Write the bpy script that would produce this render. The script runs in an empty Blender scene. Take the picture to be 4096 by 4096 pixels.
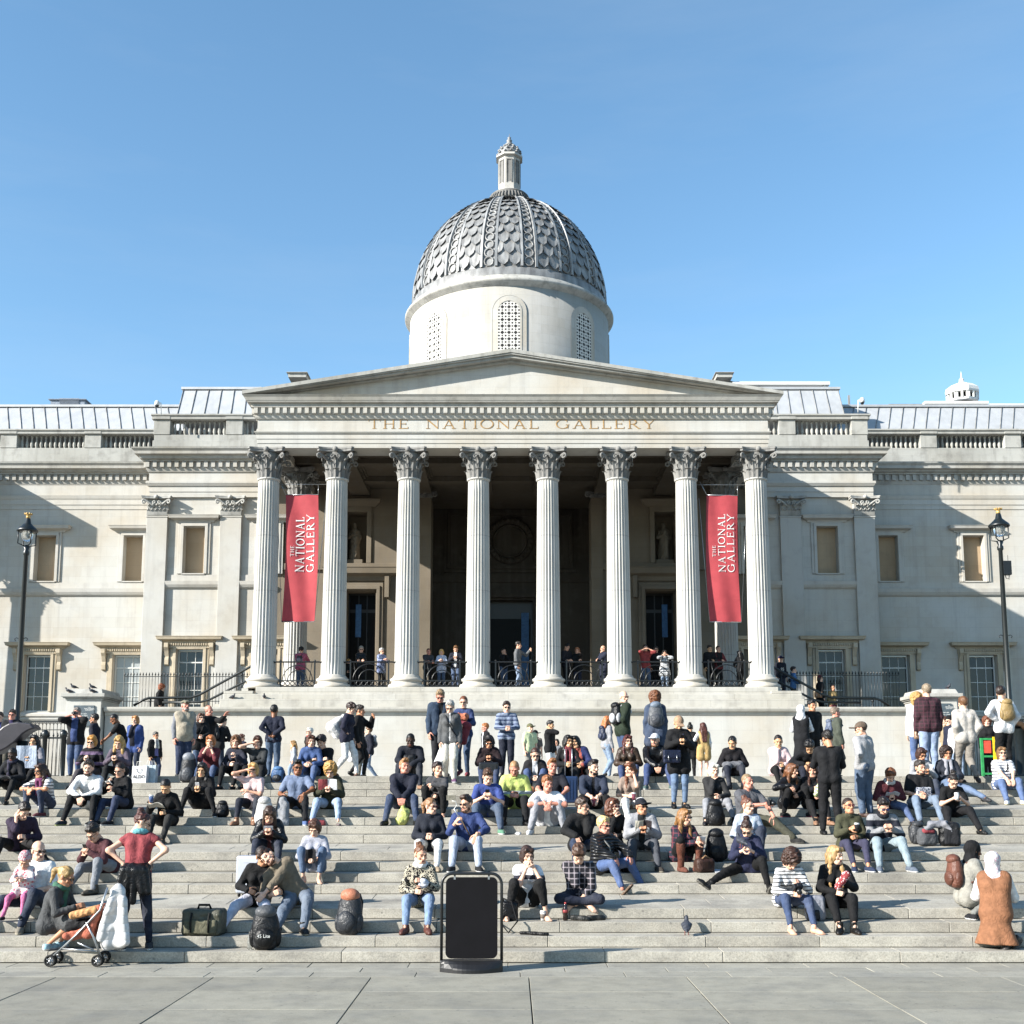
import bpy, math, random
import numpy as np
from mathutils import Vector, Matrix
R = math.radians
rnd = random.Random(7)
scn = bpy.context.scene
col = scn.collection
# ------------------------------------------------------------------ camera
FPX, PITCH, EYE, PPY = 4650.0, R(8.0), 2.21, 2499.0
cam = bpy.data.objects.new('camera', bpy.data.cameras.new('camera'))
col.objects.link(cam)
cam.location = (0, 0, EYE)
cam.rotation_euler = (R(90) + PITCH, 0, 0)
cam.data.sensor_width = 36.0
cam.data.lens = FPX / 4096 * 36
cam.data.shift_y = (PPY - 2048) / 4096
cam.data.clip_start = 0.5
cam.data.clip_end = 4000
scn.camera = cam
# ------------------------------------------------------------------ light
SUN = Vector((1.0, 0.52, -0.545)).normalized()          # direction the light travels
world = bpy.data.worlds.new('World'); scn.world = world
world.use_nodes = True
wt = world.node_tree
bg = wt.nodes['Background']
sky = wt.nodes.new('ShaderNodeTexSky')
sky.sky_type = 'NISHITA'; sky.sun_disc = False
sky.sun_elevation = math.asin(-SUN.z)
sky.sun_rotation = math.atan2(-SUN.x, -SUN.y)
sky.air_density = 1.0; sky.dust_density = 0.15; sky.ozone_density = 2.2; sky.altitude = 100
hs_ = wt.nodes.new('ShaderNodeHueSaturation'); hs_.inputs['Saturation'].default_value = 1.08; hs_.inputs['Hue'].default_value = .490
wt.links.new(sky.outputs[0], hs_.inputs['Color']); 
wn = wt.nodes.new('ShaderNodeTexNoise'); wn.inputs['Scale'].default_value = 2.2; wn.inputs['Detail'].default_value = 7; wn.inputs['Roughness'].default_value = .62
wm = wt.nodes.new('ShaderNodeMapping'); wm.inputs['Scale'].default_value = (1, 1, 5.5); wm.inputs['Rotation'].default_value = (.12, .2, .4)
wc = wt.nodes.new('ShaderNodeTexCoord'); wr = wt.nodes.new('ShaderNodeValToRGB'); wx = wt.nodes.new('ShaderNodeMixRGB')
wr.color_ramp.elements[0].position = .5; wr.color_ramp.elements[1].position = .85; wr.color_ramp.elements[1].color = (.10, .10, .10, 1); wx.inputs[2].default_value = (3.0, 3.25, 3.4, 1)
wt.links.new(wc.outputs['Generated'], wm.inputs[0]); wt.links.new(wm.outputs[0], wn.inputs['Vector']); wt.links.new(wn.outputs[0], wr.inputs[0])
wt.links.new(wr.outputs[0], wx.inputs[0]); wt.links.new(hs_.outputs[0], wx.inputs[1]); wt.links.new(wx.outputs[0], bg.inputs[0])      # thin high haze
bg.inputs[1].default_value = 0.10
sl = bpy.data.lights.new('sun', 'SUN'); sl.energy = 5.0; sl.angle = R(0.53); sl.color = (1, 0.955, 0.88)
so = bpy.data.objects.new('sun', sl); col.objects.link(so)
so.rotation_euler = SUN.to_track_quat('-Z', 'Y').to_euler()
so.location = (-40, -20, 40)
scn.view_settings.view_transform = 'Standard'; scn.view_settings.look = 'None'
scn.view_settings.exposure = 1.42; scn.view_settings.gamma = 1.0
try: scn.view_settings.use_curve_mapping = False
except Exception: pass
scn.cycles.max_bounces = 6; scn.cycles.diffuse_bounces = 3; scn.cycles.glossy_bounces = 3
scn.cycles.transmission_bounces = 4; scn.cycles.transparent_max_bounces = 8

def W(px, py, Y):
    """photo pixel (4096 grid) seen at depth Y -> world X, Z"""
    q = (PPY - py) / FPX
    Z = Y * math.tan(PITCH + math.atan(q))
    d = Y * math.cos(PITCH) + Z * math.sin(PITCH)
    return ((px - 2048) * d / FPX, Z + EYE)
def WX(px, Y, z=None):
    z = EYE if z is None else z
    d = Y * math.cos(PITCH) + (z - EYE) * math.sin(PITCH)
    return (px - 2048) * d / FPX
def WZ(py, Y): return W(2048, py, Y)[1]
def GY(py, z):
    """depth of a point at height z seen in photo row py"""
    return (z - EYE) / math.tan(PITCH + math.atan((PPY - py) / FPX))
# ------------------------------------------------------------------ object helpers
def tag(o, label=None, cat=None, group=None, kind=None):
    if label: o['label'] = label
    if cat: o['category'] = cat
    if group: o['group'] = group
    if kind: o['kind'] = kind
    return o
def empty(name, loc=(0, 0, 0), rz=0, label=None, cat=None, group=None, kind=None):
    o = bpy.data.objects.new(name, None); col.objects.link(o)
    o.location = loc; o.rotation_euler = (0, 0, rz); o.empty_display_size = .1
    return tag(o, label, cat, group, kind)
def link(name, me, parent=None, loc=None, rot=None):
    o = bpy.data.objects.new(name, me); col.objects.link(o)
    if parent: o.parent = parent
    if loc is not None: o.location = loc
    if rot is not None: o.rotation_euler = rot
    return o
def np_mesh(name, V, F, mats, mi=None, smooth=True):
    """V (n,3), F list of (m,k) arrays all k equal, or python list of tuples"""
    me = bpy.data.meshes.new(name)
    if isinstance(F, np.ndarray):
        k = F.shape[1]; n = len(F)
        me.vertices.add(len(V)); me.vertices.foreach_set('co', np.asarray(V, np.float32).ravel())
        me.loops.add(n * k); me.loops.foreach_set('vertex_index', F.astype(np.int32).ravel())
        me.polygons.add(n); me.polygons.foreach_set('loop_start', np.arange(0, n * k, k, dtype=np.int32))
    else:
        me.from_pydata([tuple(v) for v in V], [], F); n = len(F)
    for m in mats: me.materials.append(m)
    if mi is not None: me.polygons.foreach_set('material_index', np.asarray(mi, np.int32))
    me.polygons.foreach_set('use_smooth', np.full(n, smooth, bool))
    me.update(calc_edges=True); me.validate()
    return me
def copy_tree(o, parent=None):
    c = o.copy(); col.objects.link(c)
    if parent: c.parent = parent
    for ch in list(o.children): copy_tree(ch, c)
    return c
class MB:
    """collects shapes into one mesh"""
    def __init__(s): s.v = []; s.f = []; s.m = []; s.s = []
    def add(s, V, F, m=0, smooth=False):
        b = len(s.v); s.v += [tuple(v) for v in V]
        s.f += [tuple(i + b for i in f) for f in F]; s.m += [m] * len(F); s.s += [smooth] * len(F)
        return s
    def box(s, x0, x1, y0, y1, z0, z1, m=0):
        x0, x1 = min(x0, x1), max(x0, x1); y0, y1 = min(y0, y1), max(y0, y1); z0, z1 = min(z0, z1), max(z0, z1)
        V = [(x0, y0, z0), (x1, y0, z0), (x1, y1, z0), (x0, y1, z0), (x0, y0, z1), (x1, y0, z1), (x1, y1, z1), (x0, y1, z1)]
        return s.add(V, [(3, 2, 1, 0), (4, 5, 6, 7), (0, 1, 5, 4), (1, 2, 6, 5), (2, 3, 7, 6), (3, 0, 4, 7)], m)
    def hull8(s, V, m=0):
        return s.add(V, [(3, 2, 1, 0), (4, 5, 6, 7), (0, 1, 5, 4), (1, 2, 6, 5), (2, 3, 7, 6), (3, 0, 4, 7)], m)
    def prism(s, pts, y0, y1, m=0, ax='y', smooth=False):
        """polygon pts (a,b), counter-clockwise seen from the -axis side, extruded along axis"""
        n = len(pts)
        if ax == 'y': V = [(a, y0, b) for a, b in pts] + [(a, y1, b) for a, b in pts]
        elif ax == 'x': V = [(y0, a, b) for a, b in pts] + [(y1, a, b) for a, b in pts]
        else: V = [(a, b, y0) for a, b in pts] + [(a, b, y1) for a, b in pts]
        s.add(V, [tuple(range(n)), tuple(range(2 * n - 1, n - 1, -1))], m)
        b = len(s.v) - 2 * n
        s.f += [(b + (i + 1) % n, b + i, b + n + i, b + n + (i + 1) % n) for i in range(n)]; s.m += [m] * n; s.s += [smooth] * n
        return s
    def lathe(s, prof, c=(0, 0, 0), n=24, m=0, a0=0, a1=2 * math.pi, smooth=True, caps=True):
        full = abs(a1 - a0 - 2 * math.pi) < 1e-6; k = n if full else n + 1
        V = []
        for r, z in prof:
            for i in range(k):
                a = a0 + (a1 - a0) * i / n
                V.append((c[0] + r * math.cos(a), c[1] + r * math.sin(a), c[2] + z))
        F = []
        for j in range(len(prof) - 1):
            for i in range(n):
                i2 = (i + 1) % k if full else i + 1
                F.append((j * k + i, j * k + i2, (j + 1) * k + i2, (j + 1) * k + i))
        if caps and full:
            F.append(tuple(range(k - 1, -1, -1))); F.append(tuple(range((len(prof) - 1) * k, len(prof) * k)))
        return s.add(V, F, m, smooth)
    def tube(s, pts, r, n=8, m=0, smooth=True, closed=False):
        P = [Vector(p) for p in pts]; k = len(P); rr = r if isinstance(r, (list, tuple)) else [r] * k
        V = []; up = None
        for i, p in enumerate(P):
            if closed: t = (P[(i + 1) % k] - P[i - 1])
            else: t = (P[min(i + 1, k - 1)] - P[max(i - 1, 0)])
            t = t.normalized()
            if up is None: up = Vector((0, 0, 1)) if abs(t.z) < .9 else Vector((1, 0, 0))
            a = t.cross(up).normalized(); b = a.cross(t).normalized(); up = b
            for j in range(n):
                q = 2 * math.pi * j / n
                V.append(p + (a * math.cos(q) + b * math.sin(q)) * rr[i])
        F = []
        for i in range(k if closed else k - 1):
            i2 = (i + 1) % k
            for j in range(n): F.append((i * n + j, i * n + (j + 1) % n, i2 * n + (j + 1) % n, i2 * n + j))
        if not closed: F += [tuple(range(n - 1, -1, -1)), tuple(range((k - 1) * n, k * n))]
        return s.add(V, F, m, smooth)
    def ball(s, c, r, n=10, m=0, sc=(1, 1, 1)):
        k = max(4, n // 2); V = []; F = []
        for j in range(1, k):
            t = math.pi * j / k
            for i in range(n):
                a = 2 * math.pi * i / n
                V.append((c[0] + r * sc[0] * math.sin(t) * math.cos(a), c[1] + r * sc[1] * math.sin(t) * math.sin(a), c[2] + r * sc[2] * math.cos(t)))
        T = len(V); V += [(c[0], c[1], c[2] + r * sc[2]), (c[0], c[1], c[2] - r * sc[2])]
        for j in range(k - 2):
            for i in range(n): F.append((j * n + i, (j + 1) * n + i, (j + 1) * n + (i + 1) % n, j * n + (i + 1) % n))
        for i in range(n):
            F.append((T, i, (i + 1) % n)); F.append((T + 1, (k - 2) * n + (i + 1) % n, (k - 2) * n + i))
        return s.add(V, F, m, True)
    def build(s, name, mats, parent=None, loc=None, rot=None, bevel=0, seg=2):
        me = bpy.data.meshes.new(name)
        me.from_pydata(s.v, [], s.f)
        if not isinstance(mats, (list, tuple)): mats = [mats]
        for m in mats: me.materials.append(m)
        me.polygons.foreach_set('material_index', s.m); me.polygons.foreach_set('use_smooth', s.s)
        me.update()
        o = link(name, me, parent, loc, rot)
        if bevel:
            b = o.modifiers.new('b', 'BEVEL'); b.width = bevel; b.segments = seg; b.limit_method = 'ANGLE'; b.angle_limit = R(40)
        return o
# ------------------------------------------------------------------ materials
def lin(h):
    if isinstance(h, (tuple, list)): return tuple(h) + (1,)
    h = h.lstrip('#')
    return tuple((c / 12.92 if c <= .04045 else ((c + .055) / 1.055) ** 2.4) for c in (int(h[i:i + 2], 16) / 255 for i in (0, 2, 4))) + (1,)
ALB = .72                                            # scale on every base colour; with the raised exposure it deepens shade
class NT:
    def __init__(s, name):
        s.mat = bpy.data.materials.new(name); s.mat.use_nodes = True
        s.t = s.mat.node_tree; s.b = s.t.nodes['Principled BSDF']
    def n(s, ty, **kw):
        nd = s.t.nodes.new('ShaderNode' + ty)
        for k, v in kw.items():
            if k.startswith('i_'):
                key = k[2:]; key = int(key) if key.isdigit() else key.replace('_', ' ')
                sk = nd.inputs[key]
                if hasattr(v, 'is_output'): s.t.links.new(v, sk)
                else: sk.default_value = v
            else: setattr(nd, k, v)
        return nd
    def l(s, a, b): s.t.links.new(a, b)
    def noise(s, scale, detail=4, vec=None, rough=.55):
        nd = s.n('TexNoise', i_Scale=scale, i_Detail=detail, i_Roughness=rough)
        if vec is not None: s.l(vec, nd.inputs['Vector'])
        return nd.outputs[0]
    def ramp(s, fac, pts):
        nd = s.n('ValToRGB'); cr = nd.color_ramp
        while len(cr.elements) < len(pts): cr.elements.new(.5)
        for e, (p, c) in zip(cr.elements, pts):
            e.position = p; e.color = c if len(c) == 4 else tuple(c) + (1,)
        s.l(fac, nd.inputs[0]); return nd.outputs[0]
    def mix(s, fac, a, b, mode='MIX'):
        nd = s.n('MixRGB', blend_type=mode)
        for i, v in enumerate((fac, a, b)):
            if hasattr(v, 'is_output'): s.l(v, nd.inputs[i])
            else: nd.inputs[i].default_value = v if i else v
        return nd.outputs[0]
    def math(s, op, a, b=0, c=0):
        nd = s.n('Math', operation=op)
        for i, v in enumerate((a, b, c)):
            if hasattr(v, 'is_output'): s.l(v, nd.inputs[i])
            else: nd.inputs[i].default_value = v
        return nd.outputs[0]
    def obj(s, sc=(1, 1, 1), rot=(0, 0, 0)):
        tc = s.n('TexCoord'); mp = s.n('Mapping'); s.l(tc.outputs['Object'], mp.inputs[0])
        mp.inputs['Scale'].default_value = sc; mp.inputs['Rotation'].default_value = rot
        return mp.outputs[0]
    def bump(s, h, strength=.3, dist=.01):
        nd = s.n('Bump', i_Strength=strength, i_Distance=dist); s.l(h, nd.inputs['Height'])
        s.l(nd.outputs[0], s.b.inputs['Normal'])
    def fin(s, color=None, rough=.7, metal=0, spec=.4):
        if color is not None:
            if hasattr(color, 'is_output'): s.l(s.mix(1.0, color, G(ALB), 'MULTIPLY'), s.b.inputs['Base Color'])
            else: s.b.inputs['Base Color'].default_value = tuple(x * ALB for x in color[:3]) + (1,)
        if hasattr(rough, 'is_output'): s.l(rough, s.b.inputs['Roughness'])
        else: s.b.inputs['Roughness'].default_value = rough
        s.b.inputs['Metallic'].default_value = metal
        s.b.inputs['Specular IOR Level'].default_value = spec
        return s.mat
def G(v): return (v, v, v, 1)
def stone(name, base, warm, dirt=.35, joints=True, row=.48, wid=1.15, jd=.76, streak=.5, dark=(.16, .15, .135, 1), island=False):
    t = NT(name); vec = t.obj()
    sx = t.n('SeparateXYZ'); t.l(vec, sx.inputs[0])
    cv = t.n('CombineXYZ'); t.l(t.math('ADD', sx.outputs[0], sx.outputs[1]), cv.inputs[0]); t.l(sx.outputs[2], cv.inputs[1])
    n1 = t.noise(.35, 5, vec); n2 = t.noise(2.2, 6, vec); n3 = t.noise(38, 3, vec)
    c = t.mix(t.ramp(n1, [(.42, G(0)), (.68, G(1))]), base, warm)
    if joints:
        br = t.n('TexBrick', i_Scale=1.0, i_Color1=G(1), i_Color2=(.87, .84, .785, 1), i_Mortar=G(jd), i_Mortar_Size=.005, i_Mortar_Smooth=.4, i_Bias=-.55, i_Brick_Width=wid, i_Row_Height=row)
        t.l(cv.outputs[0], br.inputs['Vector'])
        c = t.mix(.85, c, br.outputs[0], 'MULTIPLY')
    st = t.noise(1.0, 6, t.obj((3.2, 3.2, .16)), .65)
    dm = t.math('MULTIPLY', t.ramp(st, [(.5, G(0)), (.74, G(1))]), streak)
    c = t.mix(dm, c, dark)
    bl = t.math('MULTIPLY', t.ramp(n2, [(.52, G(0)), (.8, G(1))]), dirt)
    c = t.mix(bl, c, dark)
    c = t.mix(.16, c, t.ramp(n3, [(.3, G(.55)), (.7, G(1.0))]), 'MULTIPLY')
    t.bump(t.math('ADD', t.math('MULTIPLY', n3, .5), n2), .25, .02)
    return t.fin(c, .85, spec=.25)
M = {}
M['stone'] = stone('portland_stone', (.585, .575, .535, 1), (.54, .49, .41, 1), dirt=.16, streak=.2)
M['stone_plain'] = stone('portland_stone_trim', (.575, .56, .52, 1), (.53, .48, .40, 1), dirt=.25, joints=False, streak=.2)
M['stone_drum'] = stone('drum_stone', (.48, .47, .44, 1), (.44, .42, .37, 1), dirt=.15, streak=.2)
M['stone_tan'] = stone('tan_window_stone', (.60, .51, .38, 1), (.50, .42, .30, 1), joints=False)
M['stone_warm'] = stone('warm_stone', (.52, .385, .25, 1), (.42, .30, .185, 1), dirt=.2, streak=.2, row=.6, wid=2.2)
M['stone_old'] = stone('weathered_stone', (.48, .475, .44, 1), (.35, .345, .315, 1), dirt=.6, joints=True, streak=.45, wid=1.6, row=.7)
M['stone_steps'] = stone('worn_plinth_stone', (.58, .56, .51, 1), (.50, .47, .40, 1), dirt=.45, joints=True, jd=.4, row=.34, wid=2.1, streak=.3)
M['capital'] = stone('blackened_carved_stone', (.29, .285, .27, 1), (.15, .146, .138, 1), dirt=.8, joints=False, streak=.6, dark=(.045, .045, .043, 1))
M['inner'] = stone('shaded_porch_stone', (.235, .195, .145, 1), (.175, .145, .105, 1), dirt=.3, streak=.3)  # porch shade put into the colour, darker than the facade stone
M['inner_shade'] = stone('recess_shade_stone', (.085, .073, .058, 1), (.06, .052, .044, 1), dirt=.4, streak=.4)  # deep recess shade put into the colour, darker again than the bays
def simple(name, c, rough=.5, metal=0, spec=.4, var=.25, sc=12, bump=.1):
    t = NT(name); n = t.noise(sc, 4, t.obj()); c = lin(c)
    cc = t.mix(t.ramp(n, [(.3, G(0)), (.7, G(1))]), tuple(x * (1 - var) for x in c[:3]) + (1,), tuple(min(1, x * (1 + var)) for x in c[:3]) + (1,))
    if bump: t.bump(n, bump, .01)
    return t.fin(cc, rough, metal, spec)
def lead(name, a, b, seam=0):
    t = NT(name); vec = t.obj(); n = t.noise(3.0, 6, t.obj((1, 1, .35))); n2 = t.noise(.7, 3, vec)
    c = t.mix(t.ramp(n, [(.35, G(0)), (.7, G(1))]), a, b)
    c = t.mix(.3, c, t.ramp(n2, [(.3, G(.6)), (.7, G(1))]), 'MULTIPLY')
    t.bump(n, .15, .02)
    return t.fin(c, .55, .15, .5)
M['lead'] = lead('old_lead', (.18, .18, .178, 1), (.40, .405, .40, 1))
M['lead_edge'] = lead('pale_lead', (.28, .285, .285, 1), (.44, .45, .45, 1))
M['zinc'] = lead('pale_zinc', (.46, .475, .49, 1), (.54, .555, .57, 1))
M['ceiling'] = stone('shaded_ceiling_stone', (.13, .108, .08, 1), (.09, .075, .056, 1), joints=False)  # shade under the roof put into the ceiling colour
M['iron'] = simple('black_painted_iron', '17191b', .38, 0, .5, .3, 20)
M['iron_green'] = simple('dark_green_painted_iron', '12191a', .4, 0, .5, .3, 20)
M['gold'] = simple('gilding', 'c9a463', .4, .4, .5, .3, 9)
M['gilt_letter'] = simple('worn_gilt_letters', 'a88656', .6, .1, .4, .4, 9)
M['white_paint'] = simple('white_paint', 'e4e4e0', .5, 0, .4, .06)
M['sash'] = simple('sash_paint', 'd8d8d2', .45, 0, .4, .06)
M['plastic_black'] = simple('black_plastic', '1b1b1d', .45, 0, .4, .3, 6, .15)
M['panel_black'] = simple('matt_black_panel', '0d0c10', .8, 0, .15, .25, 4, .02)
M['black'] = simple('black_matt', '0c0c0d', .6)
M['chrome'] = simple('brushed_metal', 'b9bcbf', .3, .8, .5, .1)
M['silver'] = simple('silver_shell', 'b9bec9', .28, .25, .5, .06)
M['rubber'] = simple('rubber', '141414', .8)
M['skinlip'] = simple('lips', '9c5a50', .5, 0, .4, .1)
M['eye'] = simple('eye', '1d1512', .25, 0, .5, .1)
M['tooth'] = simple('white_cloth_trim', 'e6e3dd', .8)
def glass(name, c, rough=.06, metal=.0):
    t = NT(name); n = t.noise(.8, 2, t.obj())
    t.bump(n, .03, .3)
    return t.fin(c, rough, metal, .5)
M['pane'] = glass('dark_window_glass', (.012, .018, .028, 1))
M['pane_dark'] = simple('door_glass', '0b0c0e', .4, 0, .12)
M['pane_pale'] = glass('blind_behind_glass', (.36, .38, .38, 1), .1)
t = NT('lamp_glass'); t.b.inputs['Transmission Weight'].default_value = .9; t.b.inputs['IOR'].default_value = 1.2
M['lamp_glass'] = t.fin((.92, .95, .95, 1), .05)
# ------------------------------------------------------------------ ground, steps, terrace
def granite(name, a, b, speck=.5, stainc=(.16, .15, .14, 1), sc=55):
    t = NT(name); vec = t.obj(); geo = t.n('NewGeometry')
    isl = geo.outputs['Random Per Island']
    n1 = t.noise(sc, 2, vec, .7); n2 = t.noise(1.3, 6, vec, .65); n3 = t.noise(7, 5, vec, .7)
    c = t.mix(isl, a, b)
    c = t.mix(speck, c, t.ramp(n1, [(.34, G(.42)), (.5, G(.86)), (.68, G(1.25))]), 'MULTIPLY')
    c = t.mix(t.math('MULTIPLY', t.ramp(n3, [(.55, G(0)), (.8, G(1))]), .45), c, (.33, .28, .21, 1))
    c = t.mix(t.math('MULTIPLY', t.ramp(n2, [(.47, G(0)), (.7, G(1))]), .5), c, stainc)
    n4 = t.noise(3.1, 8, t.obj((1, 1, 2.5)), .75); c = t.mix(.5, c, t.ramp(n4, [(.35, G(.62)), (.55, G(1)), (.75, G(1.12))]), 'MULTIPLY')
    vo = t.n('TexVoronoi', i_Scale=6.0); t.l(vec, vo.inputs['Vector']); c = t.mix(t.math('MULTIPLY', t.math('LESS_THAN', vo.outputs['Distance'], .10), .4), c, (.07, .07, .068, 1))
    t.bump(t.math('ADD', n1, n3), .3, .004)
    return t.fin(c, .8, spec=.3)
M['granite'] = granite('grey_granite', (.51, .48, .41, 1), (.41, .383, .325, 1))
M['paving'] = granite('paving_slab', (.36, .342, .28, 1), (.285, .27, .22, 1), .3, (.17, .17, .16, 1), 70)
M['paving_strip'] = granite('paving_strip_slab', (.39, .373, .315, 1), (.33, .315, .265, 1), .3, (.2, .2, .19, 1), 60)
M['terrace'] = granite('terrace_slab', (.46, .445, .41, 1), (.40, .39, .36, 1), .3)
M['dirtjoint'] = simple('joint_dirt', '3b3833', .95, 0, .1, .3, 8)

RISE, T0, TR, LD, LE = .14, 15.30, .395, 1.375, .072
SY, SZ, SD = [0], [0], [9]                         # index = step number 1..16
y, z = T0, 0.0
for k in range(16):
    z += RISE; SY.append(y); SZ.append(z)
    last = k % 4 == 3
    SD.append(LD if last else TR)
    y += LD if last else TR
    if last and k < 15: z += LE
TZ = SZ[16]
def step_z(n, y):
    if n <= 0: return 0.0
    if n >= 16: return TZ
    if n % 4 == 0: return SZ[n] + LE * min(1, max(0, (y - SY[n]) / LD))
    return SZ[n]
g = MB(); g.add([(-1500, -1500, -.03), (1500, -1500, -.03), (1500, 2500, -.03), (-1500, 2500, -.03)], [(0, 1, 2, 3)])
tag(g.build('ground', M['dirtjoint']), kind='structure')
g = MB()
for j in range(13):
    y1 = 14.19 - j * 1.02; off = 0.2 + (0 if j < 8 else .9)
    for i in range(-18, 18):
        x0 = off + i * 1.86; d = rnd.uniform(-.0015, .0015)
        g.box(x0 + .006, x0 + 1.854, y1 - 1.012, y1 - .004, -.1, d)
tag(g.build('paving', M['paving'], bevel=.004, seg=1), kind='structure')
g = MB()
for j in range(3):
    for i in range(-26, 26):
        x0 = i * 1.25 + (.55 * j) % 1.25 + .1; d = rnd.uniform(-.0015, .0015)
        g.box(x0 + .004, x0 + 1.246, 14.2 + j * .366, 14.2 + j * .366 + .36, -.1, d)
tag(g.build('paving_strip', M['paving_strip'], bevel=.004, seg=1), kind='structure')
g = MB()
for k in range(1, 17):
    x = -32 + rnd.uniform(0, 1.5); yb = SY[k] + SD[k] + (.02 if k < 16 else 0)
    lng = k % 4 == 0
    while x < 32:
        w = rnd.uniform(1.5, 2.3); x1 = x + w
        z0 = SZ[k] - RISE - .0; dz = rnd.uniform(-.001, .001)
        zb = SZ[k] + (LE if lng and k < 16 else 0)
        y1 = SY[k] + TR if lng else yb
        ze = step_z(k, y1) if k < 16 else TZ
        dy = rnd.uniform(-.002, .002)
        V = [(x + .003, SY[k] + dy, z0 + .006), (x1 - .003, SY[k] + dy, z0 + .006), (x1 - .003, y1, z0 + .006), (x + .003, y1, z0 + .006),
             (x + .003, SY[k] + dy, SZ[k] + dz), (x1 - .003, SY[k] + dy, SZ[k] + dz), (x1 - .003, y1, ze + dz), (x + .003, y1, ze + dz)]
        g.hull8(V)
        x = x1
    if lng and k < 16:
        for r0, r1 in ((SY[k] + TR + .004, SY[k] + .88), (SY[k] + .884, SY[k] + LD + .02)):
            x = -32 + rnd.uniform(0, 1)
            while x < 32:
                x1 = x + rnd.uniform(1.1, 1.6); a, b = x + .003, x1 - .003
                g.hull8([(a, r0, SZ[k] - .1), (b, r0, SZ[k] - .1), (b, r1, SZ[k] - .1), (a, r1, SZ[k] - .1),
                         (a, r0, step_z(k, r0)), (b, r0, step_z(k, r0)), (b, r1, SZ[k] + LE * (r1 - SY[k]) / LD), (a, r1, SZ[k] + LE * (r1 - SY[k]) / LD)])
                x = x1
tag(g.build('steps', M['granite'], bevel=.007, seg=2), kind='structure')
g = MB()                                            # solid core under the treads
for k in range(1, 17): g.box(-33, 33, SY[k] + .02, SY[k] + SD[k] + .5, -.1, SZ[k] - .035)
tag(g.build('steps_core', M['dirtjoint']), kind='structure')
TERR_Y = 42.9
g = MB(); ny = 10; yy0 = SY[16] + TR
for j in range(10):
    ya = yy0 + j * 1.9; x = -44 + rnd.uniform(0, 1)
    while x < 44:
        g.box(x + .003, x + 1.597, ya + .003, ya + 1.897, TZ - .2, TZ + rnd.uniform(-.0015, .0015)); x += 1.6
tag(g.build('terrace', M['terrace']), kind='structure')
g = MB(); g.box(-60, 60, yy0 - .3, 90, -.1, TZ - .02)
tag(g.build('terrace_base', M['dirtjoint']), kind='structure')
# ------------------------------------------------------------------ serif lettering made of strokes
TKW = .125
def glyph(ch):
    """strokes in a box of height 1: (x0,y0,x1,y1,width) and arcs (cx,cy,rx,ry,a0,a1,w)"""
    TK, TN, S = TKW, .06, .045
    L = []; A = []
    def v(x, w=TK, y0=0, y1=1): L.append((x, y0, x, y1, w)); 
    def ser(x, y, l=.13): L.append((x - l, y, x + l, y, S))
    if ch == 'T': v(.4); ser(.4, .025); L.append((0, .965, .8, .965, .06)); L.append((.02, .80, .02, .97, .05)); L.append((.78, .80, .78, .97, .05)); w = .8
    elif ch == 'H':
        v(.17); v(.73); L.append((.17, .52, .73, .52, TN))
        for x in (.17, .73): ser(x, .025); ser(x, .975)
        w = .9
    elif ch == 'E': v(.16); ser(.16, .025); L += [(.1, .965, .62, .965, TN), (.16, .52, .52, .52, TN), (.1, .035, .66, .035, TN), (.61, .82, .61, .97, .05), (.65, .03, .65, .2, .05), (.5, .43, .5, .61, .05)]; w = .7
    elif ch == 'L': v(.16); ser(.16, .975); L += [(.04, .035, .62, .035, TN), (.61, .03, .61, .24, .05)]; w = .66
    elif ch == 'I': v(.15); ser(.15, .025); ser(.15, .975); w = .3
    elif ch == 'N': v(.14, TN); v(.78, TN); L.append((.12, .98, .79, .02, TK)); ser(.14, .025); ser(.78, .975); L.append((0, .975, .16, .975, S)); w = .92
    elif ch == 'A': L += [(.1, .0, .42, 1, TN), (.40, 1, .74, 0, TK), (.22, .34, .60, .34, TN)]; ser(.1, .025, .11); ser(.74, .025); w = .86
    elif ch == 'O': A.append((.45, .5, .40, .47, 0, 360, TK)); w = .9
    elif ch == 'G': A.append((.44, .5, .40, .47, 48, 335, TK)); L += [(.76, .05, .76, .42, TK * .9)]; ser(.76, .43, .12); L.append((.72, .72, .72, .93, .05)); w = .92
    elif ch == 'R': v(.16); ser(.16, .025); L.append((.04, .975, .3, .975, S)); A.append((.3, .735, .28, .24, -90, 90, TK * .85)); L += [(.16, .965, .32, .965, TN), (.16, .50, .34, .50, TN), (.36, .5, .74, .02, TK)]; L.append((.7, .025, .86, .025, S)); w = .84
    elif ch == 'Y': v(.4, TK, 0, .48); ser(.4, .025); L += [(.06, .97, .41, .44, TK), (.74, .97, .41, .44, TN)]; ser(.06, .975, .1); ser(.74, .975, .1); w = .82
    else: w = .45
    return L, A, w
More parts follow.
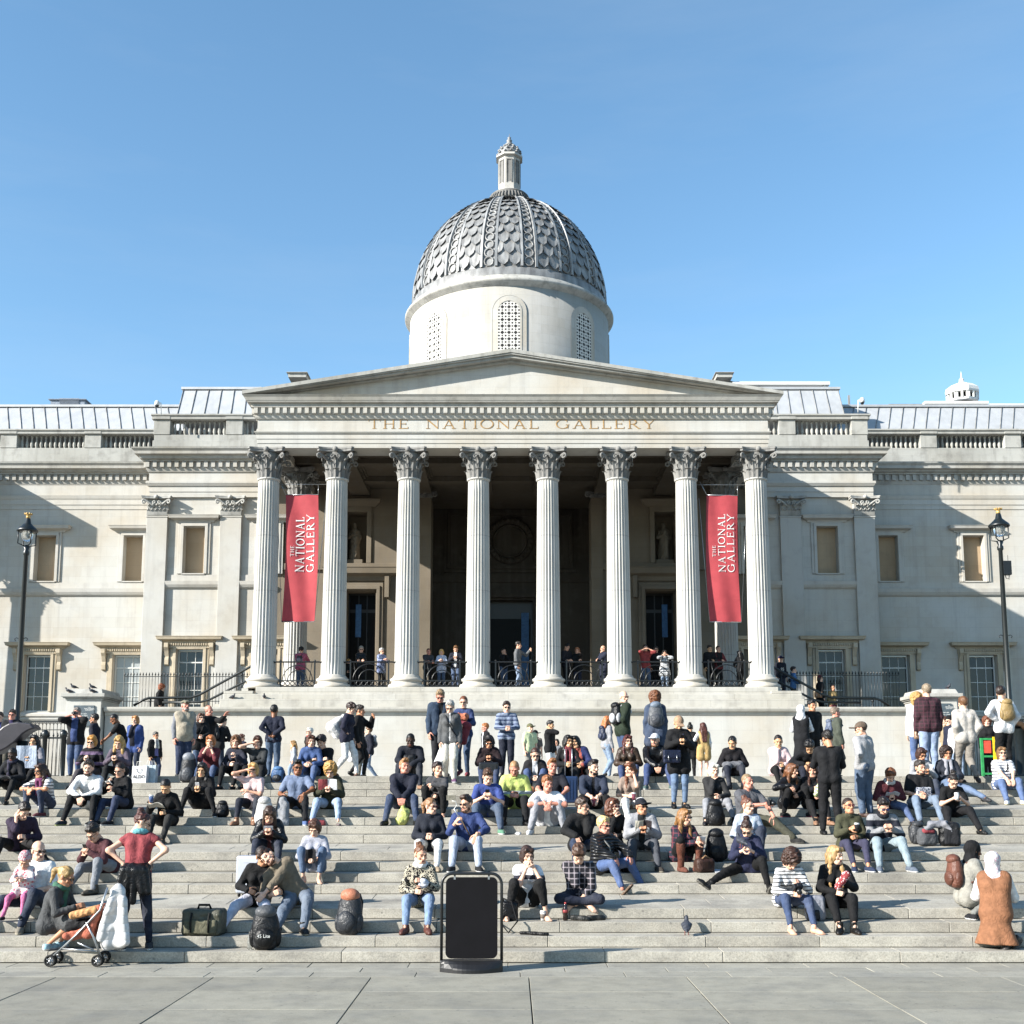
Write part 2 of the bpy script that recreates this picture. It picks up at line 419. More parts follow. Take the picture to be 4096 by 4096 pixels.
def text_strokes(mb, txt, height, width, f, depth, m=0):
    """lays txt in a width x height box; f(u, v, d) -> point"""
    gl = [glyph(c) for c in txt]; sp = .16
    tot = sum(g_[2] for g_ in gl) + sp * (len(gl) - 1)
    kx = width / tot; x = 0; lay = 0
    for L, A, w in gl:
        segs = []
        for (a, b, c, d, t_) in L: segs.append(([(a, b), (c, d)], [t_, t_]))
        for (cx, cy, rx, ry, a0, a1, t_) in A:
            n = 22; P = []; T = []
            for i in range(n + 1):
                q = R(a0 + (a1 - a0) * i / n)
                P.append((cx + rx * math.cos(q), cy + ry * math.sin(q))); T.append(.05 + (t_ - .05) * abs(math.cos(q)))
            segs.append((P, T))
        for P, T in segs:
            lay = (lay + 1) % 7; dd = depth + lay * .0006
            Lf, Rt = [], []
            for i, p in enumerate(P):
                a = P[max(i - 1, 0)]; b = P[min(i + 1, len(P) - 1)]
                dx, dy = (b[0] - a[0]) * kx, (b[1] - a[1]) * height; l = math.hypot(dx, dy) or 1
                nx, ny = -dy / l, dx / l; h = T[i] * height / 2 * min(1, 1)
                cx, cy = (x + p[0]) * kx, p[1] * height
                Lf.append((cx + nx * h, cy + ny * h)); Rt.append((cx - nx * h, cy - ny * h))
            n = len(P)
            V = [f(u, v_, dd) for u, v_ in Lf] + [f(u, v_, dd) for u, v_ in Rt] + [f(u, v_, 0) for u, v_ in Lf] + [f(u, v_, 0) for u, v_ in Rt]
            F = []
            for i in range(n - 1):
                F += [(i, n + i, n + i + 1, i + 1), (i, i + 1, 2 * n + i + 1, 2 * n + i), (n + i, 3 * n + i, 3 * n + i + 1, n + i + 1)]
            F += [(0, 2 * n, 3 * n, n), (n - 1, 2 * n - 1, 4 * n - 1, 3 * n - 1)]
            mb.add(V, F, m)
        x += w + sp
def plain_text(txt, size, name, mat, parent, loc, rot=(R(90), 0, 0), ext=.002):
    c = bpy.data.curves.new(name, 'FONT'); c.body = txt; c.size = size; c.extrude = ext; c.align_x = 'CENTER'; c.align_y = 'CENTER'
    o = bpy.data.objects.new(name, c); col.objects.link(o)
    dg = bpy.context.evaluated_depsgraph_get()
    me = bpy.data.meshes.new_from_object(o.evaluated_get(dg)); bpy.data.objects.remove(o)
    me.materials.clear(); me.materials.append(mat)
    return link(name, me, parent, loc, rot)
# ------------------------------------------------------------------ the gallery
PRJ = .50
YP, YCOL, YM, YO, YW = 43.75, 44.30, 51.10, 53.50, 42.90
GX = WX(2043, 44)                                    # axis of the portico
gal = empty('gallery_building', (0, 0, 0), 0, 'long pale stone gallery with columned portico, pediment and grey ribbed dome', 'building')
FLOOR = WZ(2757, YCOL)
ARCH = WZ(1790, YP)                                  # underside of the portico entablature
PX0, PX1 = WX(1024, YP, ARCH), WX(3078, YP, ARCH)    # entablature faces
def cornice(mb, x0, x1, y, prof, m=0, back=None, ends=True):
    """profile list of (projection, z) bottom to top run along X at wall face y, returned at both ends"""
    P = prof; n = len(P); back = back if back is not None else y + 1.0
    V = []
    for (p, z_) in P: V += [(x0 - (p if ends else 0), back, z_), (x0 - (p if ends else 0), y - p, z_), (x1 + (p if ends else 0), y - p, z_), (x1 + (p if ends else 0), back, z_)]
    F = []
    for i in range(n - 1):
        for j in range(3): F.append((i * 4 + j, i * 4 + j + 1, (i + 1) * 4 + j + 1, (i + 1) * 4 + j))
        F.append((i * 4 + 3, i * 4, (i + 1) * 4, (i + 1) * 4 + 3))
    F.append((0, 3, 2, 1)); k = (n - 1) * 4; F.append((k, k + 1, k + 2, k + 3))
    mb.add(V, F, m)
def dentils(mb, x0, x1, y, z0, z1, w=.13, gap=.12, d=.17, m=0, sides=0):
    n = int((x1 - x0) / (w + gap)); p = (x1 - x0) / n
    for i in range(n): mb.box(x0 + i * p, x0 + i * p + w, y - d, y + .05, z0, z1, m)
    for i in range(int(sides / (w + gap))):
        for xs, sg in ((x0, -1), (x1, 1)): mb.box(xs, xs + sg * d, y + i * (w + gap), y + i * (w + gap) + w, z0, z1, m)
# --- plinth wall in front of the portico
xl, xr = WX(406, YW), WX(3705, YW)
zc = WZ(2829, YW)
w = MB(); w.box(xl, xr, YW, YW + .9, TZ - .3, WZ(2862, YW))
wall = w.build('wall', M['stone'], gal)
tag(wall)
w = MB(); cornice(w, xl, xr, YW, [(.02, WZ(2862, YW)), (.05, WZ(2856, YW)), (.05, WZ(2850, YW)), (.16, WZ(2846, YW)), (.2, WZ(2838, YW)), (.2, zc)], 0, YW + .95, False)
w.build('wall_coping', M['stone_steps'], gal)
# stylobate
sx0, sx1 = WX(862, YW), WX(3235, YW); tx0, tx1 = WX(1000, YW), WX(3137, YW)
w = MB()
w.box(sx0, sx1, YW + .14, YW + 3, zc - .2, WZ(2797, YW + .2)); w.box(sx0 + .1, sx1 - .05, YW + .28, YW + 3, WZ(2797, YW + .2), WZ(2775, YW + .3))
w.box(sx0 + .1, sx0 + 1.2, YW + .30, YW + 2.6, WZ(2775, YW + .3), WZ(2764, YW + .4)); w.box(sx1 - 1.2, sx1 - .05, YW + .30, YW + 2.6, WZ(2775, YW + .3), WZ(2764, YW + .4))
w.box(tx0, tx1, YW + .42, 52.0, zc - .4, FLOOR)
w.build('stylobate', M['stone_steps'], gal, bevel=.02)
# --- fluted corinthian columns
cx_px = [1051, 1331, 1626, 1911, 2194.5, 2479.5, 2761.5, 3048]
COLX = [WX(p_, YCOL, FLOOR) for p_ in cx_px]
CAPZ = WZ(1925, YCOL)                                # underside of the capital
RB, RT = .475, .405
def shaft_mesh():
    NFL, SUB = 24, 6; mb = MB(); V = []; F = []
    zs = np.linspace(FLOOR + .52, CAPZ, 15); H = CAPZ - FLOOR
    for j, zz in enumerate(zs):
        u = (zz - FLOOR) / H; r = RB + (RT - RB) * (u ** 1.5)
        for i in range(NFL * SUB):
            s_ = (i % SUB) / SUB; a = 2 * math.pi * (i + .5) / (NFL * SUB)
            dep = 0 if (s_ < .17) else math.sin(math.pi * (s_ - .17) / .83) ** .6
            if j in (0, len(zs) - 1): dep *= .15
            V.append((math.cos(a) * (r - .048 * dep), math.sin(a) * (r - .048 * dep), zz - FLOOR))
    n = NFL * SUB
    for j in range(len(zs) - 1):
        for i in range(n): F.append((j * n + i, j * n + (i + 1) % n, (j + 1) * n + (i + 1) % n, (j + 1) * n + i))
    mb.add(V, F, 0, True)
    mb.lathe([(RT + .02, CAPZ - FLOOR - .02), (RT + .045, CAPZ - FLOOR + .01), (RT + .045, CAPZ - FLOOR + .05), (RT, CAPZ - FLOOR + .07)], n=40)
    return mb
t = NT('fluted_column_stone'); vec = t.obj()
n1 = t.noise(.5, 5, vec); n2 = t.noise(3.5, 6, t.obj((1, 1, .25)), .65)
c = t.mix(t.ramp(n1, [(.4, G(0)), (.65, G(1))]), (.56, .55, .515, 1), (.48, .465, .425, 1))
c = t.mix(t.math('MULTIPLY', t.ramp(n2, [(.5, G(0)), (.8, G(1))]), .35), c, (.30, .29, .27, 1))
sz_ = t.n('SeparateXYZ'); t.l(vec, sz_.inputs[0])
jn = t.math('LESS_THAN', t.math('PINGPONG', t.math('ADD', sz_.outputs[2], .55), 1.08), .012)
c = t.mix(t.math('MULTIPLY', jn, .5), c, (.25, .24, .22, 1)); M['column'] = t.fin(c, .85, spec=.25)
def base_mb():
    mb = MB(); mb.lathe([(.68, 0), (.70, .02), (.72, .08), (.70, .15), (.66, .17), (.60, .19), (.575, .24), (.585, .27), (.63, .29), (.645, .33), (.63, .38), (.575, .40), (.545, .43), (.53, .45), (.505, .50), (RB - .01, .54)], n=48)
    return mb
CH = ARCH - CAPZ
def capital_mb(r=RT, H=CH, half=None, flat=False):
    """bell with three rows of acanthus leaves, corner volutes, rosettes and a concave abacus"""
    mb = MB(); e = .70 if half is None else half
    def pt(a, rad, zz): return (math.cos(a) * rad, math.sin(a) * rad, zz)
    if flat: mb.box(-r, r, -.1, .14, 0, H * .86)
    else: mb.lathe([(r, 0), (r * 1.0, H * .4), (r * 1.1, H * .7), (r * 1.35, H * .86)], n=28)
    def leaf(a, z0, z1, r0, r1, wd, curl):
        V = []; F = []; n = 6
        for i in range(n + 1):
            u = i / n; zz = z0 + (z1 - z0) * min(1, u * 1.15) - (curl * max(0, u - .75) * 2.2)
            rr = r0 + .02 + (r1 - r0) * u ** 2.6
            hw = wd * (1 - .25 * u) * (1.0 + .16 * (i % 2)) * (1 if i < n else .35)
            for s_ in (-1, -.5, 0, .5, 1):
                o_ = .035 * (1 - abs(s_)) if abs(s_) != .5 else -.008
                aa = a + s_ * hw / rr; V.append(pt(aa, rr + o_, zz))
        for i in range(n):
            for j in range(4): F.append((i * 5 + j, i * 5 + j + 1, (i + 1) * 5 + j + 1, (i + 1) * 5 + j))
        mb.add(V, F, 0, False)
    if not flat:
        for i in range(8):
            a = math.pi / 4 * i
            leaf(a, .02, H * .36, r, r * 1.32, .15, .10)
            leaf(a + math.pi / 8, .05, H * .60, r * 1.0, r * 1.42, .14, .12)
        for i in range(8): leaf(math.pi / 4 * i + math.pi / 8 * 0, H * .35, H * .78, r * 1.02, r * 1.45, .085, .08)
    else:
        for i in range(5):
            x = -r + r * .4 * (i + .5)
            for zz, hh, o_ in ((.02, .36, .16), (.3, .3, .2)):
                xx = x + (0 if zz < .1 else r * .1)
                mb.add([(xx - .1, -.11, zz * H), (xx + .1, -.11, zz * H), (xx + .09, -.16, (zz + hh * .6) * H), (xx - .09, -.16, (zz + hh * .6) * H), (xx, -.11 - o_, (zz + hh) * H), (xx, -.1 - o_, (zz + hh * .8) * H)],
                       [(0, 1, 2, 3), (3, 2, 4), (4, 2, 5), (3, 4, 5)], 0)
    # volutes
    for sx in (-1, 1):
        for sy in ((-1, 1) if not flat else (-1,)):
            pts = []; rad = []
            for i in range(18):
                u = i / 17
                if u < .45:
                    q = u / .45; x = r * .25 + (e * .86 - r * .25) * q; zz = H * .42 + (H * .38) * q ** .8
                else:
                    q = (u - .45) / .55; ang = math.pi / 2 - q * 2 * math.pi * 1.1; rr = .105 * (1 - .75 * q)
                    x = e * .86 + rr * math.cos(ang); zz = H * .80 - .105 + rr * math.sin(ang) + .0
                yy = -(abs(x)) if not flat else -(.12 + abs(x) * .32)
                pts.append((sx * x, sy * -yy if not flat else yy, zz)); rad.append(.052 - .022 * u)
            mb.tube(pts, rad, 6)
    if not flat:
        for i in range(4):
            a = math.pi / 2 * i + math.pi / 2
            for s_ in (-1, 1):
                pts = []
                for k in range(12):
                    q = k / 11; ang = -math.pi / 2 + q * math.pi * 2.2; rr = .085 * (1 - .6 * q)
                    pts.append(((s_ * (.10 + rr * math.cos(ang))), r * 1.3 + .06, H * .72 + rr * math.sin(ang)))
                ca, sa = math.cos(a - math.pi / 2), math.sin(a - math.pi / 2)
                mb.tube([(x * ca - y_ * sa, x * sa + y_ * ca, zz) for x, y_, zz in pts], .026, 5)
            mb.ball(pt(a, r * 1.3 + .13, H * .93), .11, 8)
    else:
        for s_ in (-1, 1):
            pts = []
            for k in range(12):
                q = k / 11; ang = -math.pi / 2 + q * math.pi * 2.2; rr = .085 * (1 - .6 * q)
                pts.append((s_ * (.11 + rr * math.cos(ang)), -.24, H * .66 + rr * math.sin(ang)))
            mb.tube(pts, .03, 5)
        mb.ball((0, -.33, H * .93), .10, 8)
    # abacus with concave sides and cut corners
    pts = []
    if not flat:
        for i in range(4):
            for s_ in np.linspace(-.88, .88, 9):
                x = s_ * e; yy = -(e - .17 * (1 - (s_ / .88) ** 2))
                ca, sa = math.cos(i * math.pi / 2), math.sin(i * math.pi / 2)
                pts.append((x * ca - yy * sa, x * sa + yy * ca))
    else:
        for s_ in np.linspace(-1, 1, 9): pts.append((s_ * e, -(.36 - .12 * (1 - s_ * s_))))
        pts += [(e, .1), (-e, .1)]
    mb.prism(pts, H * .87, H * .945, 0, 'z'); 
    mb.prism([(x * 1.04, y_ * 1.04) for x, y_ in pts], H * .945, H, 0, 'z')
    return mb
sh = bas = None
for i, x in enumerate(COLX):
    if sh is None:
        sh = shaft_mesh().build('column', M['column'], gal, (x, YCOL, FLOOR))
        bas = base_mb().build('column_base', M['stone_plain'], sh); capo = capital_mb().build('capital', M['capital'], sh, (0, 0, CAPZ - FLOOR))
    else:
        c_ = copy_tree(sh, gal); c_.location = (x, YCOL, FLOOR)
for px_ in (1176, 2912):                              # second row at the ends of the porch
    c_ = copy_tree(sh, gal); c_.location = (WX(px_, YCOL + 2.85, FLOOR), YCOL + 2.85, FLOOR)
# --- portico entablature
def pz(py, proj=0): return WZ(py, YP - proj)
w = MB(); z0 = ARCH
depth = YM + .3
zf = [ARCH, pz(1772), pz(1755), pz(1736), pz(1727)]
w.box(PX0 + .05, PX1 - .05, YP + .05, YP + 1.15, zf[0], zf[1]); w.box(PX0 + .025, PX1 - .025, YP + .025, YP + 1.15, zf[1], zf[2]); w.box(PX0, PX1, YP, YP + 1.15, zf[2], zf[3])
for a_, b_ in ((PX0 + .05, PX0 + 1.0), (PX1 - 1.0, PX1 - .05)): w.box(a_, b_, YP + 1.15, depth, zf[0], zf[3])
cornice(w, PX0, PX1, YP, [(.03, zf[3]), (.07, pz(1731)), (.08, pz(1727))], 0, depth)
w.build('architrave', M['stone'], gal)
w = MB(); zfr = pz(1652, .2) - .19; w.box(PX0 + .03, PX1 - .03, YP + .03, depth, pz(1727) + .003, zfr); w.build('frieze', M['stone'], gal)
w = MB(); zd1 = pz(1631, .2); zk0 = pz(1603, .36); zk1 = pz(1577, .48)
cornice(w, PX0, PX1, YP, [(.02, zfr), (.06, zfr + .06), (.08, zfr + .16), (.10, zfr + .17), (.10, zd1 + .02), (.20, zd1 + .03), (.21, zk0 - .05), (.33, zk0 - .04), (.35, zk0), (.37, zk0 + .02), (.43, zk1 - .08), (.50, zk1)], 0, depth)
dentils(w, PX0 - .09, PX1 + .09, YP - .10, zfr + .19, zd1 + .01, .15, .13, .10, 0, 7)
w.build('cornice', M['stone_steps'], gal)
# gilt inscription cut on the frieze
lt = MB(); lx0, lx1 = WX(1470, YP, pz(1695)), WX(2622, YP, pz(1695)); lz0, lz1 = pz(1714), pz(1677)
for word, a_, b_ in (('THE', 1473, 1634), ('NATIONAL', 1703, 2155), ('GALLERY', 2223, 2622)):
    xa, xb = WX(a_, YP, pz(1695)), WX(b_, YP, pz(1695))
    text_strokes(lt, word, lz1 - lz0, xb - xa, lambda u, v_, d, xa=xa: (xa + u, YP + .03 - d, lz0 + v_), .012)
lt.build('inscription', M['gilt_letter'], gal)
# --- pediment
apx = GX; 
zb = zk1
xe0, xe1 = PX0 - PRJ, PX1 + PRJ
z_apex_t = WZ(1394, YP - PRJ); z_apex_b = WZ(1447, YP - .38)
th = z_apex_t - z_apex_b
ze_t = WZ(1561, YP - PRJ)
w = MB()                                             # tympanum
w.prism([(PX0 - .3, zb), (PX1 + .3, zb), (apx, zb + (z_apex_b - zb) + .3)], YP + .03, YP + 1.2)
w.build('tympanum', M['stone'], gal)
w = MB()
for sg, xe in ((-1, xe0), (1, xe1)):
    lay = [(PRJ, 0, .27), (.46, .27, .40), (.38, .40, .62), (.16, .62, .80)]     # projection, offset down from the top
    for pr, o0, o1 in lay:
        ex = xe if pr > .48 else xe - sg * (PRJ - pr) * 1.0
        def ztop(x, o): return z_apex_t + (ze_t - z_apex_t) * abs(x - apx) / abs(xe0 - apx) - o * th * 1.05
        pts = [(ex, max(zb + .004, ztop(ex, o1))), (apx, ztop(apx, o1)), (apx, ztop(apx, o0)), (ex, max(zb + .008, ztop(ex, o0)))]
        if sg > 0: pts = pts[::-1]
        w.prism(pts, YP - pr, YP + 1.2 - pr * .01)
w.build('raking_cornice', M['stone_old'], gal)
w = MB()                                             # pediment roof behind
w.prism([(xe0 + .1, ze_t - .03), (xe1 - .1, ze_t - .03), (apx, z_apex_t - .05)], YP + 1.19, 56.0); w.build('pediment_roof', M['zinc'], gal)
# --- porch ceiling with beams, back walls, niches, doors
w = MB(); zcl = ARCH + .35
w.box(PX0 + 1, PX1 - 1, YP + 1.1, 56, zcl, zcl + .3)
for x in COLX: w.box(x - .42, x + .42, YP + 1.15, 51.5, ARCH + .02, zcl)
for yb in (46.4, 49.2): w.box(PX0 + 1, PX1 - 1, yb, yb + .5, ARCH + .12, zcl - .002)
for i in range(7):                                   # recessed coffers
    a_, b_ = COLX[i] + .42, COLX[i + 1] - .42
    for ya, yb in ((YP + 1.15, 46.4), (46.9, 49.2)):
        for q in (.16, .34): 
            w.box(a_, b_, ya, ya + q * .5, zcl - .22 + q * .5, zcl - .004); w.box(a_, a_ + q * .5, ya, yb, zcl - .221 + q * .5, zcl - .006)
            w.box(b_ - q * .5, b_, ya, yb, zcl - .222 + q * .5, zcl - .005)
w.build('porch_ceiling', M['ceiling'], gal)
YB, YBC = 51.4, 55.2
def xb(px, y=YB): return WX(px, y, FLOOR + 4)
zr = lambda py, y=YB: WZ(py, y)
def wall_with_holes(mb, x0, x1, z0, z1, y, thick, holes, m=0):
    """facade sheet with rectangular openings (x0,x1,z0,z1)"""
    xs = sorted({x0, x1, *[h[0] for h in holes], *[h[1] for h in holes]}); zs = sorted({z0, z1, *[h[2] for h in holes], *[h[3] for h in holes]})
    xs = [x for x in xs if x0 <= x <= x1]; zs = [q for q in zs if z0 <= q <= z1]
    solid = lambda i, j: not any(h[0] - 1e-6 <= xs[i] and xs[i + 1] <= h[1] + 1e-6 and h[2] - 1e-6 <= zs[j] and zs[j + 1] <= h[3] + 1e-6 for h in holes)
    for i in range(len(xs) - 1):
        for j in range(len(zs) - 1):
            if solid(i, j): mb.add([(xs[i], y, zs[j]), (xs[i + 1], y, zs[j]), (xs[i + 1], y, zs[j + 1]), (xs[i], y, zs[j + 1])], [(0, 1, 2, 3)], m)
    for h in holes:
        a, b, c, d = h
        mb.add([(a, y, c), (b, y, c), (b, y, d), (a, y, d), (a, y + thick, c), (b, y + thick, c), (b, y + thick, d), (a, y + thick, d)],
               [(0, 4, 5, 1), (1, 5, 6, 2), (2, 6, 7, 3), (3, 7, 4, 0)], m)
# left and right bays of the porch wall
doors = []
def bay(sgn):
    mir = (lambda p_: p_) if sgn < 0 else (lambda p_: 2 * 2043 - p_)
    f = lambda p_: xb(mir(p_))
    a, b = sorted((f(1040), f(1690))); d0, d1 = sorted((f(1383), f(1502))); n0, n1 = sorted((f(1380), f(1462)))
    mb = MB(); zt = zcl
    dz1 = zr(2362); nz0, nz1 = zr(2253), zr(2048)
    wall_with_holes(mb, a, b, FLOOR - .1, zt, YB, 1.1, [(d0, d1, FLOOR - .1, dz1), (n0, n1, nz0, nz1)])
    mb.add([(n0, YB + .9, nz0), (n1, YB + .9, nz0), (n1, YB + .9, nz1), (n0, YB + .9, nz1)], [(0, 1, 2, 3)])
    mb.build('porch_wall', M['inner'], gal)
    mb = MB()
    for k, (e, pr) in enumerate(((.34, .1), (.2, .16))):
        mb.box(d0 - e, d0 - e + .15, YB - pr, YB + .02, FLOOR, dz1 + e - .001 * k); mb.box(d1 + e - .15, d1 + e, YB - pr, YB + .02, FLOOR, dz1 + e - .001 * k)
        mb.box(d0 - e, d1 + e, YB - pr - .002, YB + .02, dz1 + e - .16, dz1 + e)
    cornice(mb, d0 - .55, d1 + .55, YB, [(.1, dz1 + .42), (.14, dz1 + .62), (.42, dz1 + .72), (.46, dz1 + .95), (.5, dz1 + 1.0)], 0, YB + .02)
    for xx in (d0 - .6, d1 + .42): mb.box(xx, xx + .2, YB - .3, YB, dz1 - .35, dz1 + .64)
    mb.build('door_surround', M['inner'], gal, bevel=.015)
    mb = MB()
    mb.box(n0 - .22, n0, YB - .08, YB + .02, nz0, nz1 + .1); mb.box(n1, n1 + .22, YB - .08, YB + .02, nz0, nz1 + .1); mb.box(n0 - .22, n1 + .22, YB - .085, YB + .02, nz1, nz1 + .24)
    cornice(mb, n0 - .3, n1 + .3, YB, [(.08, nz1 + .24), (.3, nz1 + .42), (.34, nz1 + .55)], 0, YB + .02); mb.box(a, b, YB - .14, YB + .02, nz0 - .32, nz0 - .02)
    mb.build('niche_frame', M['inner'], gal, bevel=.015)
    # door leaf of dark glass
    dd = MB(); dd.box(d0, d1, YB + .8, YB + .86, FLOOR, dz1); dr = dd.build('door', M['iron'], gal)
    gl = MB(); q = (d1 - d0)
    for u0, u1 in ((.06, .34), (.38, .62), (.66, .94)): gl.box(d0 + q * u0, d0 + q * u1, YB + .78, YB + .8, FLOOR + .15, dz1 - .9); gl.box(d0 + q * u0, d0 + q * u1, YB + .779, YB + .8, dz1 - .75, dz1 - .1)
    gl.build('pane', M['pane_dark'], dr)
    st = MB(); m_ = f(1422); st.box(m_ - .09, m_ + .16, YB + .72, YB + .77, zr(2540), zr(2408)); st.build('blind', M['blind'], dr)
    # statue in the niche
    sx = (n0 + n1) / 2 + (-.15 if sgn < 0 else 0); root = empty('statue', (sx, YB + .45, nz0), 0, 'weathered draped stone figure standing in the porch niche ' + ('left of the entrance' if sgn < 0 else 'right of the entrance'), 'statue', 'statues in the porch niches')
    return root, nz1 - nz0
M['blind'] = simple('blue_blind', '3f6c9c', .6)  # one even blue over the door blinds
STAT = [bay(-1), bay(1)]
# antae with dark capitals between the bays, then the deep central recess
for p_, q_ in ((1676, 1722), (2366, 2412)):
    a, b = xb(p_), xb(q_); mb = MB(); mb.box(a, b, YB - .22, YB + 1.2, FLOOR, WZ(1995, YB)); an = mb.build('pilaster', M['inner'], gal)
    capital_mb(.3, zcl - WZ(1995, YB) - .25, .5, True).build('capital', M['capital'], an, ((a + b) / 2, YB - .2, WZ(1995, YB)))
mb = MB(); ca, cb = xb(1690), xb(2398)
wall_with_holes(mb, ca - 1.5, cb + 1.5, FLOOR - .1, zcl, YBC, .8, [(WX(1952, YBC, 8), WX(2132, YBC, 8), FLOOR - .1, WZ(2400, YBC))])
for x in (ca + .01, cb - .01): mb.add([(x, YB, FLOOR), (x, YBC, FLOOR), (x, YBC, zcl), (x, YB, zcl)], [(0, 1, 2, 3)])
mb.box(WX(1720, YBC, 9), WX(2366, YBC, 9), YBC - .12, YBC, WZ(2330, YBC), WZ(2300, YBC)); mb.build('recess_wall', M['inner_shade'], gal)
mb = MB(); a, b = WX(1952, YBC, 8), WX(2132, YBC, 8); mb.box(a, b, YBC + .5, YBC + .56, FLOOR, WZ(2400, YBC)); dr = mb.build('door', M['iron'], gal)
mb = MB(); mb.box(a + .1, b - .1, YBC + .46, YBC + .5, FLOOR + .1, WZ(2470, YBC)); mb.build('pane', M['pane_dark'], dr)
mb = MB(); xx = WX(2086, YBC, 7); mb.box(xx, xx + .36, YBC + .42, YBC + .455, FLOOR + .6, WZ(2446, YBC)); mb.build('blind', M['blind'], dr)
mb = MB()
for e, pr in ((.5, .12), (.3, .2)):
    mb.box(a - e, a - e + .2, YBC - pr, YBC, FLOOR, WZ(2400, YBC) + e); mb.box(b + e - .2, b + e, YBC - pr, YBC, FLOOR, WZ(2400, YBC) + e); mb.box(a - e, b + e, YBC - pr - .003, YBC, WZ(2400, YBC) + e - .2, WZ(2400, YBC) + e + .002)
mb.build('door_surround', M['inner_shade'], gal)
# carved roundel panel over the central door
a, b, c0, c1 = WX(1775, YBC, 10), WX(2305, YBC, 10), WZ(2290, YBC), WZ(2040, YBC)
mb = MB()
for e, pr in ((0, .1), (.16, .17)):
    mb.box(a + e, b - e, YBC - pr, YBC, c0 + e, c0 + e + .14); mb.box(a + e, b - e, YBC - pr, YBC, c1 - e - .14, c1 - e); mb.box(a + e, a + e + .14, YBC - pr - .002, YBC, c0 + e, c1 - e); mb.box(b - e - .14, b - e, YBC - pr - .002, YBC, c0 + e, c1 - e)
mx, mz = (a + b) / 2, (c0 + c1) / 2
def ring(mb, c, r, t, n=32, m=0, k=8): mb.tube([(c[0] + r * math.cos(2 * math.pi * i / n), c[1], c[2] + r * math.sin(2 * math.pi * i / n)) for i in range(n)], t, k, m, True, True)
ring(mb, (mx, YBC - .05, mz), 1.0, .16); ring(mb, (mx, YBC - .05, mz), .78, .06)
for i in range(26):
    q = 2 * math.pi * i / 26; mb.ball((mx + 1.02 * math.cos(q), YBC - .16, mz + 1.02 * math.sin(q)), .12, 8)
for s_ in (-1, 1):
    for k in range(7): mb.ball((mx + s_ * (1.3 + .16 * k), YBC - .04, mz - .9 + .25 * math.sin(k * 1.3)), .2 - .012 * k, 8, 0, (1, .7, 1.3))
mb.build('roundel_panel', M['inner_shade'], gal)
# ------------------------------------------------------------------ wings left and right of the portico
def wv(py, Y): return WZ(py, Y)
def window(x0, x1, z0, z1, y, nx, zbars, mat, parent):
    """sash window set in an opening: frame and glazing bars, with the panes as a sub-part"""
    mb = MB(); fr = .055
    mb.box(x0, x0 + fr, y, y + .1, z0, z1); mb.box(x1 - fr, x1, y, y + .1, z0, z1); mb.box(x0 + fr, x1 - fr, y, y + .1, z1 - fr, z1); mb.box(x0 + fr, x1 - fr, y, y + .1, z0, z0 + fr)
    for i in range(1, nx): xx = x0 + (x1 - x0) * i / nx; mb.box(xx - .013, xx + .013, y + .03, y + .085, z0 + fr, z1 - fr)
    for k, zz in enumerate(zbars): h = .015 if k != 0 else .028; mb.box(x0 + fr, x1 - fr, y + .026, y + .083, zz - h, zz + h)
    o = mb.build('window', M['sash'], parent)
    g_ = MB(); g_.box(x0 + .02, x1 - .02, y + .06, y + .075, z0 + .02, z1 - .02); g_.build('pane', mat, o)
    return o
def surround(x0, x1, z0, z1, y, hood, parent, consoles=False, mats='stone_plain', w_=.26):
    mb = MB()
    for k, (e, pr, t_) in enumerate(((w_, .06, w_ * .45), (w_ * .55, .10, w_ * .5))):
        mb.box(x0 - e, x0 - e + t_, y - pr, y + .01, z0, z1 + e); mb.box(x1 + e - t_, x1 + e, y - pr, y + .01, z0, z1 + e); mb.box(x0 - e, x1 + e, y - pr - .004, y + .012, z1 + e - t_, z1 + e + .002)
    e = w_ + (.28 if consoles else .08)
    cornice(mb, x0 - e, x1 + e, y, [(.06, hood - .30), (.10, hood - .22), (.30, hood - .15), (.33, hood - .05), (.36, hood)], 0, y + .02)
    if consoles:
        mb.box(x0 - e + .02, x1 + e - .02, y - .12, y + .01, hood - .52, hood - .30)
        dentils(mb, x0 - e + .1, x1 + e - .1, y - .12, hood - .42, hood - .31, .05, .05, .06)
        for xx in (x0 - e + .04, x1 + e - .22):
            pts = [(y - .08, hood - 1.3), (y - .13, hood - 1.25), (y - .14, hood - 1.05), (y - .1, hood - .9), (y - .2, hood - .65), (y - .30, hood - .5), (y - .30, hood - .31), (y, hood - .31), (y, hood - 1.3)]
            mb.prism(pts[::-1], xx, xx + .18, 0, 'x')
    return mb.build('window_surround', M['stone_tan' if consoles else mats], parent, bevel=.008, seg=1)
def baluster_run(mb, x0, x1, y, z0, z1, m=0):
    n = max(1, int((x1 - x0) / .215)); p = (x1 - x0) / n; H = z1 - z0
    pr = [(.068, 0), (.068, .06 * H), (.04, .08 * H), (.05, .16 * H), (.078, .30 * H), (.07, .42 * H), (.04, .62 * H), (.035, .76 * H), (.05, .82 * H), (.04, .86 * H), (.068, .9 * H), (.068, H)]
    for i in range(n): mb.lathe(pr, (x0 + p * (i + .5), y, z0), 8, m)
